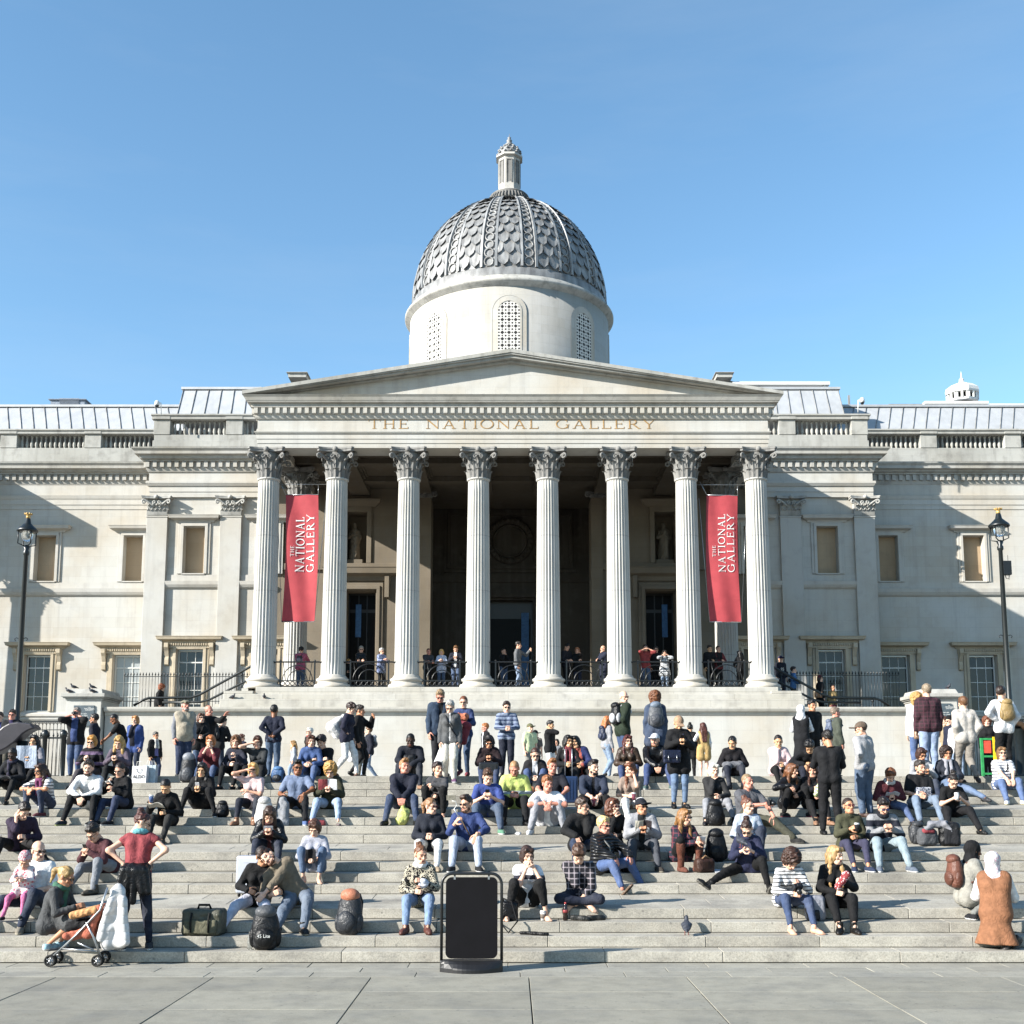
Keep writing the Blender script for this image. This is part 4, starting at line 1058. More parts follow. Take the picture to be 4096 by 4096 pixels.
for sg in (-1, 1):
    f = (lambda p: p) if sg < 0 else (lambda p: 4092 - p)
    Y = 44.6; P = lambda p, q: (lambda w_: (w_[0], Y, w_[1]))(W(f(p), q, Y))
    r = empty('handrail', P(780, 2830), 0, 'black iron stair handrail climbing beside the %s end column' % ('leftmost' if sg < 0 else 'rightmost'), 'handrail', 'stair handrails at the porch ends')
    o = Vector(r.location)
    m = MB()
    up = [P(535, 2822), P(572, 2800), P(595, 2792), P(765, 2790), P(800, 2778), P(1000, 2668), P(1045, 2640)]
    lo = [P(650, 2810), P(800, 2809), P(840, 2798), P(1000, 2716), P(1045, 2692)]
    m.tube([Vector(q) - o for q in up], .05, 8); m.tube([Vector(q) - o for q in lo], .045, 8); m.build('rail', M['iron_green'], r)
    for p, t_ in ((602, 2792), (742, 2790), (968, 2686)):
        m = MB(); q = Vector(P(p, t_)) - o; m.tube([q, (q.x, q.y, q.z - 1.15)], .035, 8); m.ball((q.x, q.y, q.z - .12), .06, 8); m.build('post', M['iron_green'], r)
    # stair block and landing behind the plinth wall
    m = MB(); xa, xb_ = W(f(540), 2830, 44.6)[0], W(f(1010), 2780, 44.6)[0]
    z_l = WZ(2900, 44.6)
    n = 9; xs = W(f(775), 2830, 44.6)[0]
    m.box(xa, xs, YW + .9, 46.2, TZ - .1, z_l)
    for i in range(n):
        u0, u1 = i / n, (i + 1) / n; xA = xs + (xb_ - xs) * u0
        m.box(xA, xb_, YW + .92, 46.2 - .002 * i, TZ - .1, z_l + (FLOOR - z_l) * u1)
    m.build('stair', M['stone_steps'], gal)
LANDZ = WZ(2900, 44.6)
# railings between the columns of the porch
yr = 44.15; zt_ = WZ(2648, yr)
gaps = []
for i in range(7):
    a, b = COLX[i] + .62, COLX[i + 1] - .62
    where = ['first', 'second', 'third', 'fourth', 'fifth', 'sixth', 'seventh'][i]
    r = empty('balcony_railing', ((a + b) / 2, yr, FLOOR), 0, 'black ringed porch railing in the %s gap from the left' % where, 'railing', 'porch railings between the columns')
    L = b - a; H = zt_ - FLOOR; m = MB()
    m.tube([(-L / 2 - .22, 0, H + .04), (-L / 2 - .18, 0, H - .02), (-L / 2 - .1, 0, H), (L / 2 + .1, 0, H), (L / 2 + .18, 0, H - .02), (L / 2 + .22, 0, H + .04)], .032, 6)
    m.box(-L / 2, L / 2, -.02, .02, .08, .12); m.box(-L / 2, L / 2, -.021, .021, .30, .335); m.build('rail', M['iron'], r)
    for x in (-L / 2 + .06, L / 2 - .06): m = MB(); m.box(x - .028, x + .028, -.03, .03, 0, H + .02); m.ball((x, 0, H + .05), .045, 8); m.build('post', M['iron'], r)
    m = MB()
    nr = 7; rr = (L - .14) / nr / 2
    for k in range(nr): ring(m, (-L / 2 + .07 + rr * (2 * k + 1), 0, .21), rr * .82, .018, 14, 0, 5)
    for q in (.40, .26): m.tube([(math.cos(t_) * L * q, 0, .33 + math.sin(t_) * min(H - .34, L * q)) for t_ in np.linspace(0, math.pi, 17)], .02, 5)
    for x in (-.32, .32): m.tube([(x * L, 0, .33), (x * L * 1.2, 0, H)], .014, 4)
    m.build('railing_scrolls', M['iron'], r)
# low railings in front of the basement areas at both ends of the terrace
def area_fence(p0, p1, Y, py_top, posts, label, arches=False):
    x0, x1 = sorted((W(p0, 3000, Y)[0], W(p1, 3000, Y)[0])); zt_ = WZ(py_top, Y); H = zt_ - TZ
    r = empty('area_railing', (x0, Y, TZ), 0, label, 'railing', 'heavy area railings on the terrace')
    L = x1 - x0; m = MB(); m.box(0, L, -.03, .03, H - .06, H); m.box(0, L, -.025, .025, .12, .17)
    if arches: m.box(0, L, -.026, .026, H - .36, H - .33)
    m.build('rail', M['iron'], r); m = MB(); n = int(L / .14)
    for i in range(n + 1):
        x = L * i / n; m.tube([(x, 0, .1), (x, 0, H - (.02 if arches else -.02))], .013, 5)
        if not arches: m.lathe([(.013, H), (.035, H + .05), (.002, H + .16)], (x, 0, 0), 6)
        if arches and i < n: m.tube([(x + L / n * (.5 - .5 * math.cos(t_)), 0, H - .16 + .08 * math.sin(t_)) for t_ in np.linspace(0, math.pi, 7)], .014, 4)
    m.build('railing_bars', M['iron'], r)
    for p in posts:
        x = W(p, 3000, Y)[0] - x0; m = MB(); m.lathe([(.10, 0), (.10, .1), (.075, .16), (.075, H - .02), (.12, H + .0), (.12, H + .06), (.13, H + .12), (.09, H + .2), (.02, H + .24)], (x, 0, 0), 12); m.build('post', M['iron_green'], r)
    return r
area_fence(-260, 268, 45.5, 2884, [], 'tall arched black railing along the basement area below the left wing', True)
area_fence(-200, 262, 38.5, 2948, [-60, 178, 252], 'low spiked railing with round posts before the left basement area')
area_fence(3835, 4360, 45.5, 2876, [], 'tall arched black railing along the basement area below the right wing', True)
area_fence(3846, 4300, 38.5, 2944, [3852, 3960, 4150], 'low spiked railing with round posts before the right basement area')
# street lamps
def lamp(px, py_top, Y, label, boxed):
    x, zt_ = W(px, py_top, Y); X0 = x; r = empty('street_lamp', (X0, Y, TZ), 0, label, 'street lamp', 'street lamps on the terrace')
    H = zt_ - TZ; zl = WZ(py_top + 125, Y) - TZ
    m = MB(); m.lathe([(.20, 0), (.20, .5), (.16, .55), (.13, .7), (.13, 1.5), (.15, 1.55), (.095, 1.65), (.085, 3.0), (.06, zl - .32), (.09, zl - .28), (.09, zl - .2), (.06, zl - .15), (.10, zl - .05), (.05, zl)], n=14); m.build('post', M['iron_green'], r)
    m = MB(); k = .265; rz = zl + .44
    for a in range(4):
        q = math.pi / 4 + a * math.pi / 2; m.tube([(.03 * math.cos(q), .03 * math.sin(q), zl - .04), (k * math.cos(q), k * math.sin(q), zl + .03), (k * math.cos(q), k * math.sin(q), rz)], .02, 5)
    m.lathe([(.02, rz + .42), (.07, rz + .36), (.10, rz + .22), (.18, rz + .14), (.28, rz + .05), (.31, rz), (.30, rz - .03), (.05, rz - .02)][::-1], n=20); m.build('lantern_roof', M['iron_green'], r)
    m = MB(); m.lathe([(.02, zl + .1), (.11, zl + .12), (.15, zl + .22), (.17, zl + .34), (.16, rz - .03)], n=16); m.build('globe', M['lamp_glass'], r)
    m = MB(); m.lathe([(.05, rz + .36), (.07, rz + .42), (.05, rz + .46), (.10, H - .02), (.11, H), (.06, H)], n=12)
    for a in range(8): q = a * math.pi / 4; m.ball((.10 * math.cos(q), .10 * math.sin(q), H), .03, 6)
    m.build('crown', M['gold'], r)
    if boxed: m = MB(); zb = WZ(2300, Y) - TZ; m.box(.03, .27, -.08, .10, zb, zb + .42); m.box(.2, .215, 0, .01, zb + .42, zb + .6); m.tube([(.1, 0, zb), (.12, 0, zb - .1), (.2, 0, zb - .12), (.22, 0, zb)], .015, 5); m.build('control_box', M['iron'], r, bevel=.01)
    m = MB()
    zq = WZ(2545 if boxed else 2556, Y) - TZ
    for s in (-1, 1): m.tube([(s * .05, 0, zq), (s * .14, 0, zq + .04), (s * .2, 0, zq), (s * .16, 0, zq - .05)], .012, 4)
    m.build('scroll_bracket', M['iron'], r)
lamp(114, 2056, 34, 'tall green black street lamp with gilt crown in front of the left wing', False)
lamp(3992, 2036, 34, 'tall dark street lamp with a control box on its post before the right wing', True)
# CCTV domes on the parapets
for px, py, s in ((628, 1622, 1), (3449, 1610, -1)):
    x, z_ = W(px, py, 50.6); r = empty('security_camera', (x, 50.6, z_), 0, 'white dome security camera on the %s parapet' % ('left' if s > 0 else 'right'), 'security camera', 'dome cameras on the parapets')
    m = MB(); m.lathe([(.02, .24), (.09, .2), (.11, .1), (.11, 0)][::-1], n=14); m.build('housing', M['white_paint'], r)
    m = MB(); m.ball((0, 0, -.01), .09, 12); m.build('dome_lens', M['pane'], r)
    m = MB(); m.tube([(0, 0, .15), (s * .17, .02, .12), (s * .2, .03, -.45)], .025, 6); m.build('bracket', M['white_paint'], r)
# red banners
M['banner'] = simple('red_banner_cloth', 'ac464c', .75, 0, .2, .1, 3, .1)
def banner(c, label, sgn):
    Y = 44.34; (tlx, tly), (trx, try_), (brx, bry), (blx, bly) = c
    TL, TR, BR, BL = [W(p, q, Y) for p, q in c]
    ox, oz = (TL[0] + TR[0]) / 2, TL[1]; r = empty('banner', (ox, Y, oz), 0, label, 'banner', 'red banners between the columns')
    def f(u, v):                                        # u 0..1 left to right, v 0..1 bottom to top
        bx = BL[0] + (BR[0] - BL[0]) * u; bz = BL[1]; tx = TL[0] + (TR[0] - TL[0]) * u
        x = bx + (tx - bx) * v + sgn * .10 * math.sin(math.pi * v) * -1 * (1 if sgn < 0 else .9); z_ = bz + (TL[1] - bz) * v
        y = Y + .10 * math.sin(math.pi * v) * math.sin(u * 5.0 + sgn) * .5 + .035 * math.sin(u * 9 + v * 5) * (1 - v * .6) - .12 * math.sin(math.pi * v) + sgn * .06 * (u - .5)
        return (x - ox, y - Y, z_ - oz)
    nu, nv = 24, 44; m = MB()
    for off in (0, .012):
        V = [(lambda p: (p[0], p[1] + off, p[2]))(f(u / nu, v / nv)) for v in range(nv + 1) for u in range(nu + 1)]
        F = [(v * (nu + 1) + u, v * (nu + 1) + u + 1, (v + 1) * (nu + 1) + u + 1, (v + 1) * (nu + 1) + u) for v in range(nv) for u in range(nu)]
        m.add(V, F if off == 0 else [q[::-1] for q in F], 0, True)
    m.build('cloth', M['banner'], r)
    m = MB(); Hh = TL[1] - BL[1]; Wd = TR[0] - TL[0]
    def put(txt, u0, u1, v0, v1):                       # baseline on the right, reading upwards
        hgt = (u1 - u0) * Wd; lng = (v1 - v0) * Hh
        text_strokes(m, txt, hgt, lng, lambda a, b, d: (lambda p: (p[0], p[1] - .014 - d, p[2]))(f(u1 - b / Wd, v0 + a / Hh)), .006)
    if sgn < 0: put('THE', .14, .25, .505, .59); put('NATIONAL', .30, .56, .385, .82); put('GALLERY', .63, .87, .385, .838)
    else: put('THE', .20, .30, .505, .595); put('NATIONAL', .38, .60, .385, .845); put('GALLERY', .66, .88, .385, .845)
    m.build('lettering', M['white_paint'], r)
    m = MB(); t0, t1, b0, b1 = f(0, 1), f(1, 1), f(0, 0), f(1, 0)
    m.tube([t0, t1], .02, 6); m.tube([b0, b1], .02, 6)
    for p, q in ((t0, (t0[0] - .25, 0, .55)), (t1, (t1[0], 0, .38)), (b0, (b0[0] - .3, 0, -.12)), (b1, (b1[0] + .35, 0, -.14))): m.tube([p, q], .012, 4)
    m.tube([(t0[0] - .5, 0, .42), (t1[0] + .45, 0, .42)], .01, 4); m.build('rigging', M['chrome'], r)
banner([(1143, 1979), (1273, 1979), (1258, 2487), (1126, 2487)], 'tall red banner with white lettering between the two leftmost columns', -1)
banner([(2826, 1981), (2951, 1981), (2966, 2488), (2838, 2488)], 'tall red banner with white lettering between the two rightmost columns', 1)
# curved bronze-dark viewing boards on stout posts at both edges of the terrace edge
def board(path, low, Y, label, post_px, ptop, mat):
    cx, cz = W(post_px, ptop, Y)
    r = empty('viewing_board', (cx, Y, TZ), 0, label, 'information board', 'tilted boards on posts at the terrace edge')
    pts = [(lambda q: (q[0] - cx, q[1] - TZ))(W(a, b, Y)) for a, b in path + low]
    m = MB(); m.prism(pts[::-1], -.22, .22, 0, 'y', False); m.build('board', mat, r, bevel=.03)
    m = MB(); m.lathe([(.2, 0), (.2, .05), (.125, .07), (.115, cz - TZ - .02)], n=20); m.build('post', M['iron_green'], r)
bz = simple('dark_bronze', '37343a', .45, .1, .4, .2, 6)
board([(-90, 2985), (-40, 2955), (0, 2932), (28, 2908), (52, 2895), (87, 2890), (138, 2897)], [(153, 2914), (128, 2924), (108, 2936), (75, 2970), (41, 2994), (0, 3015), (-90, 3020)], 25.6, 'dark bronze curved board on a round post at the left edge', 92, 2960, bz)
board([(4018, 2894), (4040, 2885), (4070, 2888), (4096, 2898), (4150, 2925), (4200, 2965)], [(4190, 2980), (4140, 2960), (4096, 2930), (4070, 2908), (4045, 2899)], 25.6, 'brown bronze curved board on a square dark post at the right edge', 4078, 2905, simple('brown_bronze', '5b4632', .4, .4, .5, .2, 6))
# folded display stand behind the right hand lamp
x, _ = W(3985, 3050, 30.5); r = empty('display_stand', (x, 30.5, TZ), 0, 'green framed folding stand with red and yellow panels behind the crowd', 'display stand')
m = MB()
for q in (-.36, .36): m.box(q - .03, q + .03, -.03, .03, 0, 1.05)
for q in (.1, .55, 1.0): m.box(-.36, .36, -.025, .025, q, q + .05)
m.build('frame', simple('green_paint', '2f8f4e', .5), r)
m = MB(); m.box(-.31, -.12, -.015, .015, .66, .98); m.build('red_panel', simple('red_panel', 'd9503a', .5), r)
m = MB(); m.box(-.08, .34, -.05, -.03, .38, 1.08); m.build('yellow_panel', simple('yellow_panel', 'f2c61d', .5), r)
# ------------------------------------------------------------------ people: smooth bodies grown from tapered limbs
def smin(a, b, k):
    h = np.clip(.5 + .5 * (b - a) / k, 0, 1)
    return b + (a - b) * h - k * h * (1 - h)
def sd_cap(p, a, b, ra, rb, sq=None):
    a = np.asarray(a, float); b = np.asarray(b, float); ba = b - a
    if sq is not None: p = p / sq; a = a / sq; ba = ba / sq
    pa = p - a; d2 = float(ba @ ba)
    h = np.clip((pa @ ba) / d2, 0, 1) if d2 > 1e-9 else np.zeros(p.shape[:-1])
    q = pa - h[..., None] * ba
    return np.sqrt((q * q).sum(-1)) - (ra + (rb - ra) * h)
def sd_ell(p, c, r):
    q = (p - np.asarray(c)) / np.asarray(r); l = np.sqrt((q * q).sum(-1)); g = np.sqrt((q * q / np.asarray(r) ** 2).sum(-1)) + 1e-9
    return (l - 1) * l / g * 1.0
def sd_box(p, c, hs, r, rot=None):
    q = p - np.asarray(c)
    if rot is not None: q = q @ rot
    q = np.abs(q) - (np.asarray(hs) - r)
    return np.sqrt((np.maximum(q, 0) ** 2).sum(-1)) + np.minimum(q.max(-1), 0) - r
CORN = [(0, 0, 0), (1, 0, 0), (0, 1, 0), (1, 1, 0), (0, 0, 1), (1, 0, 1), (0, 1, 1), (1, 1, 1)]
EDG = [(a, b) for a in range(8) for b in range(a + 1, 8) if bin(a ^ b).count('1') == 1]
def nets(F, org, vox):
    """surface nets over a grid of signed distances"""
    ins = F < 0
    n0, n1, n2 = [s - 1 for s in F.shape]
    cnt = np.zeros((n0, n1, n2), np.int8)
    for (x, y, z) in CORN: cnt += ins[x:n0 + x, y:n1 + y, z:n2 + z]
    act = (cnt > 0) & (cnt < 8); I = np.argwhere(act)
    if not len(I): return None, None
    idx = np.full((n0, n1, n2), -1, np.int32); idx[act] = np.arange(len(I))
    vals = np.stack([F[I[:, 0] + c[0], I[:, 1] + c[1], I[:, 2] + c[2]] for c in CORN], 1)
    P = np.zeros((len(I), 3)); C = np.zeros(len(I)); cc = np.array(CORN, float)
    for a, b in EDG:
        va, vb = vals[:, a], vals[:, b]; m = (va < 0) != (vb < 0)
        t_ = np.where(m, va / np.where(m, va - vb, 1), 0)[:, None]
        P += np.where(m[:, None], cc[a] + t_ * (cc[b] - cc[a]), 0); C += m
    V = (I + P / C[:, None]) * vox + org
    Q = []
    for ax in range(3):
        u, v = [(1, 2), (2, 0), (0, 1)][ax]
        s0 = [slice(None)] * 3; s1 = [slice(None)] * 3; s0[ax] = slice(0, -1); s1[ax] = slice(1, None)
        a = ins[tuple(s0)]; b = ins[tuple(s1)]; d = (a != b)
        E = np.argwhere(d); ok = (E[:, u] > 0) & (E[:, v] > 0) & (E[:, u] < F.shape[u] - 1) & (E[:, v] < F.shape[v] - 1); E = E[ok]
        fl = a[E[:, 0], E[:, 1], E[:, 2]]
        def ci(du, dv):
            q = E.copy(); q[:, u] -= du; q[:, v] -= dv; return idx[q[:, 0], q[:, 1], q[:, 2]]
        q = np.stack([ci(1, 1), ci(0, 1), ci(0, 0), ci(1, 0)], 1)
        q[~fl] = q[~fl][:, ::-1]; Q.append(q)
    return V, np.concatenate(Q)
def field(prims, vox, k, cut=None, pad=.03):
    """prims: ('c',a,b,ra,rb[,k]) capsule, ('e',c,r) ellipsoid, ('b',c,h,r,rot) box; 'sub' prefix subtracts"""
    lo = np.full(3, 9e9); hi = -lo; bb = []
    for q in prims:
        if q[0] == 'c': a, b = np.asarray(q[1], float), np.asarray(q[2], float); r = max(q[3], q[4]); l, h = np.minimum(a, b) - r, np.maximum(a, b) + r
        elif q[0] in ('e', '-e'): l, h = np.asarray(q[1]) - q[2], np.asarray(q[1]) + q[2]
        else: rr = np.linalg.norm(q[2]) if q[4] is not None else np.asarray(q[2]); l, h = np.asarray(q[1]) - rr, np.asarray(q[1]) + rr
        bb.append((l, h))
        if q[0][0] != '-': lo = np.minimum(lo, l); hi = np.maximum(hi, h)
    lo = lo - pad - vox; hi = hi + pad + vox
    n = np.ceil((hi - lo) / vox).astype(int) + 2
    F = np.full(tuple(n), .4)
    ax = [lo[i] + np.arange(n[i]) * vox for i in range(3)]
    for q, (l, h) in zip(prims, bb):
        kk = k
        m = kk + 2.5 * vox
        i0 = np.maximum(np.floor((l - m - lo) / vox).astype(int), 0); i1 = np.minimum(np.ceil((h + m - lo) / vox).astype(int) + 1, n)
        if (i1 <= i0).any(): continue
        sl = tuple(slice(i0[i], i1[i]) for i in range(3))
        g = np.stack(np.meshgrid(*[ax[i][sl[i]] for i in range(3)], indexing='ij'), -1)
        if q[0] == 'c': d = sd_cap(g, q[1], q[2], q[3], q[4])
        elif q[0] in ('e', '-e'): d = sd_ell(g, q[1], q[2])
        else: d = sd_box(g, q[1], q[2], q[3], q[4])
        if q[0][0] == '-': F[sl] = -smin(-F[sl], d, kk * .5)
        else: F[sl] = smin(F[sl], d, kk)
    if cut is not None:
        g = np.stack(np.meshgrid(*ax, indexing='ij'), -1); F = np.maximum(F, cut(g))
    F[0] = F[-1] = .4; F[:, 0] = F[:, -1] = .4; F[:, :, 0] = F[:, :, -1] = .4
    return F, lo
def grow(prims, vox, k, cut=None, disp=None):
    F, lo = field(prims, vox, k, cut)
    V, Q = nets(F, lo, vox)
    if V is None: return np.zeros((0, 3)), np.zeros((0, 4), int)
    if disp: V = displace(V, Q, disp)
    return V, Q
def vnormals(V, Q):
    fn = np.cross(V[Q[:, 2]] - V[Q[:, 0]], V[Q[:, 3]] - V[Q[:, 1]]); N = np.zeros_like(V)
    for j in range(4): np.add.at(N, Q[:, j], fn)
    return N / (np.linalg.norm(N, axis=1, keepdims=True) + 1e-12)
nrs = np.random.RandomState(5)
def displace(V, Q, d):
    amp, freq = d; N = vnormals(V, Q); s = np.zeros(len(V))
    for _ in range(5):
        w_ = nrs.normal(size=3) * freq * np.array([1, 1, .75]); s += np.sin(V @ w_ + nrs.uniform(0, 6.28))
    s = np.abs(s / 2.2); s = .6 - np.minimum(s, 1.4)
    return V + N * (amp * s)[:, None]
# ---- colour materials for cloth, hair and skin, cached by colour
CM = {}
def mute(c):
    b = lin(c); g_ = b[0] * .3 + b[1] * .5 + b[2] * .2
    return tuple((x * .64 + g_ * .36) * .9 for x in b[:3]) + (1,)
def cloth(c, pat=None):
    key = ('cl', c, pat)
    if key in CM: return CM[key]
    t = NT('cloth_' + (pat.split(':')[0] if pat else 'plain')); vec = t.obj(); b = mute(c)
    n = t.noise(14, 3, vec); n2 = t.noise(90, 2, vec)
    lite = tuple(min(1, x * 1.14 + .002) for x in b[:3]) + (1,); dk = tuple(x * .84 for x in b[:3]) + (1,)
    cc = t.mix(t.ramp(n, [(.35, G(0)), (.65, G(1))]), dk, lite); rough = .85
    if pat:
        kind, *ar = pat.split(':')
        sx = t.n('SeparateXYZ'); t.l(vec, sx.inputs[0])
        if kind == 'stripe':
            f = t.math('LESS_THAN', t.math('FRACT', t.math('MULTIPLY', sx.outputs[2], 1 / float(ar[1]))), float(ar[2]) if len(ar) > 2 else .5)
            cc = t.mix(f, cc, lin(ar[0]))
        elif kind == 'plaid':
            for o_ in (0, 2):
                f = t.math('LESS_THAN', t.math('FRACT', t.math('MULTIPLY', sx.outputs[o_], 1 / .075)), .22)
                cc = t.mix(t.math('MULTIPLY', f, .6), cc, lin(ar[0]))
        elif kind == 'spots':
            v = t.n('TexVoronoi', i_Scale=float(ar[1])); t.l(vec, v.inputs['Vector'])
            f = t.ramp(v.outputs['Distance'], [(.28, G(0)), (.34, G(1)), (.55, G(1)), (.6, G(0))]); cc = t.mix(f, cc, lin(ar[0]))
        elif kind == 'floral':
            v = t.n('TexVoronoi', i_Scale=float(ar[1])); t.l(vec, v.inputs['Vector']); f = t.math('LESS_THAN', v.outputs['Distance'], .36); cc = t.mix(f, cc, lin(ar[0]))
        elif kind == 'leather': rough = .32
        elif kind == 'gloss': rough = .45
        elif kind == 'denim': cc = t.mix(t.math('MULTIPLY', t.ramp(t.noise(5, 3, vec), [(.45, G(0)), (.7, G(1))]), .35), cc, tuple(min(1, x * .7 + .10) for x in b[:3]) + (1,))
        elif kind == 'band':
            f = t.math('LESS_THAN', t.math('ABSOLUTE', t.math('SUBTRACT', sx.outputs[2], float(ar[1]))), float(ar[2])); cc = t.mix(f, cc, lin(ar[0]))
        elif kind == 'quilt':
            w_ = t.math('ABSOLUTE', t.math('SINE', t.math('MULTIPLY', sx.outputs[2], float(ar[0])))); t.bump(t.math('POWER', w_, .4), float(ar[1]) if len(ar) > 1 else .9, .03); rough = .4
            CM[key] = t.fin(cc, rough, spec=.4); return CM[key]
    fo = t.n('TexNoise', i_Scale=7.5, i_Detail=3.0, i_Roughness=.5, i_Distortion=1.6); t.l(vec, fo.inputs['Vector'])
    fr_ = t.math('ABSOLUTE', t.math('SUBTRACT', fo.outputs[0], .5))
    t.bump(t.math('ADD', t.math('MULTIPLY', t.math('POWER', fr_, .55), 2.2), t.math('MULTIPLY', n2, .12)), .34, .02)
    CM[key] = t.fin(cc, rough, spec=.25); return CM[key]
def hairmat(c):
    key = ('h', c)
    if key in CM: return CM[key]
    t = NT('hair'); vec = t.obj((60, 60, 9)); b = lin(c); n = t.noise(1.0, 3, vec)
    cc = t.mix(t.ramp(n, [(.3, G(0)), (.7, G(1))]), tuple(x * .5 for x in b[:3]) + (1,), tuple(min(1, x * 1.5) for x in b[:3]) + (1,)); t.bump(n, .6, .01)
    CM[key] = t.fin(cc, .5, spec=.4); return CM[key]
SKINS = dict(p='d9a78c', q='e3b69c', t='c68e6c', b='8a5a3d', d='3e2a20', a='d2a37c', r='d08f7a')
def skinmat(c):
    key = ('s', c)
    if key in CM: return CM[key]
    t = NT('skin'); b = lin(SKINS[c]); n = t.noise(30, 3, t.obj())
    cc = t.mix(t.ramp(n, [(.3, G(0)), (.7, G(1))]), tuple(x * .86 for x in b[:3]) + (1,), tuple(min(1, x * 1.08) for x in b[:3]) + (1,))
    t.b.inputs['Subsurface Weight'].default_value = 0.0
    CM[key] = t.fin(cc, .5, spec=.35); return CM[key]
# ---- head, hand, foot templates (head frame: face toward -Y, up +Z, origin at eye level)
def head_template(fem):
    j = .9 if fem else 1.0
    P = [('e', (0, .018, .032), (.074, .094, .088)), ('e', (0, -.022, -.03), (.060 * j, .066, .082)),
         ('c', (-.028 * j, -.055, -.098), (.028 * j, -.055, -.098), .020, .020), ('c', (0, -.070, -.100), (0, -.066, -.095), .016, .016),
         ('c', (-.048 * j, -.01, -.075), (-.026, -.055, -.098), .022, .02), ('c', (.048 * j, -.01, -.075), (.026, -.055, -.098), .022, .02),
         ('c', (0, .02, -.06), (0, .035, -.17), .050 * j, .055 * j)]
    V = [('c', (0, -.088, .004), (0, -.110, -.036), .007, .012), ('c', (-.013, -.096, -.038), (.013, -.096, -.038), .009, .009),
         ('c', (-.045, -.076, .022), (-.014, -.088, .020), .009, .009), ('c', (.045, -.076, .022), (.014, -.088, .020), .009, .009),
         ('c', (-.020, -.084, -.064), (.020, -.084, -.064), .008, .008), ('c', (-.016, -.083, -.073), (.016, -.083, -.073), .008, .008),
         ('e', (-.076, .012, -.008), (.012, .022, .034)), ('e', (.076, .012, -.008), (.012, .022, .034)),
         ('c', (-.048, -.062, -.030), (-.04, -.066, -.036), .016, .014), ('c', (.048, -.062, -.030), (.04, -.066, -.036), .016, .014)]
    F, lo = field(P, .0062, .03)
    F2, lo2 = F, lo
    ax = [lo[i] + np.arange(F.shape[i]) * .0062 for i in range(3)]
    g = np.stack(np.meshgrid(*ax, indexing='ij'), -1)
    for s in (-1, 1): F = -smin(-F, np.sqrt(((g - np.array([s * .031, -.100, .003])) ** 2).sum(-1)) - .017, .012)
    for q in V: F = smin(F, sd_cap(g, *q[1:]) if q[0] == 'c' else sd_ell(g, q[1], q[2]), .010)
    for s in (-1, 1): F = np.minimum(F, np.sqrt(((g - np.array([s * .031, -.078, .003])) ** 2).sum(-1)) - .0125)
    F = np.maximum(F, -.165 - g[..., 2]); F[0] = F[-1] = .4; F[:, 0] = F[:, -1] = .4; F[:, :, 0] = F[:, :, -1] = .4
    V, Q = nets(F, lo, .0062); C = V[Q].mean(1); mi = np.zeros(len(Q), int)
    for s in (-1, 1):
        mi[(np.abs(C[:, 0] - s * .031) < .0115) & (np.abs(C[:, 2] - .003) < .0055) & (C[:, 1] < -.07)] = 1
        mi[(np.abs(C[:, 0] - s * .031) < .022) & (np.abs(C[:, 2] - .0235) < .0035) & (C[:, 1] < -.06)] = 3
    mi[(np.abs(C[:, 0]) < .019) & (C[:, 2] > -.077) & (C[:, 2] < -.061) & (C[:, 1] < -.082)] = 2
    return V, Q, mi
HEAD = {0: head_template(False), 1: head_template(True)}
def hand_template(curl, spread=.02):
    """right-hand style: wrist at origin, fingers toward -Z, palm toward -Y, thumb on +X"""
    P = [('b', (0, 0, -.052), (.038, .014, .045), .012, None), ('c', (0, 0, .02), (0, 0, -.02), .026, .028)]
    for i, (x, l) in enumerate(((.029, .072), (.010, .082), (-.009, .077), (-.027, .060))):
        p = np.array([x, 0, -.092]); ang = 0.0; dx = x * .25
        for s, (ll, c) in enumerate(((.45, .55), (.32, .9), (.25, .7))):
            ang += curl * c; d = np.array([dx * .3, -math.sin(ang), -math.cos(ang)]); q = p + d * l * ll
            P.append(('c', p, q, .0096 - .001 * s, .0088 - .001 * s)); p = q
    p = np.array([.034, -.004, -.022]); 
    for ll, d, r in ((.042, (.75, -.35, -.6), .014), (.032, (.35, -.45 - curl * .3, -.8), .0105), (.024, (.05, -.4 - curl * .4, -.9), .009)):
        d = np.array(d); d = d / np.linalg.norm(d); q = p + d * ll; P.append(('c', p, q, r, r * .9)); p = q
    F, lo = field(P, .0056, .007)
    return nets(F, lo, .0056)
HANDS = {'r': hand_template(.42), 'g': hand_template(.95), 'f': hand_template(.12)}
def foot_template():
    P = [('c', (0, .02, .09), (0, .03, .04), .036, .036), ('c', (0, .03, .035), (0, -.10, .030), .034, .030), ('c', (0, -.06, .028), (.005, -.13, .020), .038, .030)]
    for i in range(5): P.append(('c', (-.032 + .016 * i, -.13 + abs(i - 3.4) * .008, .014), (-.034 + .017 * i, -.165 + abs(i - 3.6) * .012, .012), .011, .009))
    F, lo = field(P, .007, .016, lambda g: -g[..., 2]); return nets(F, lo, .007)
FOOT = foot_template()
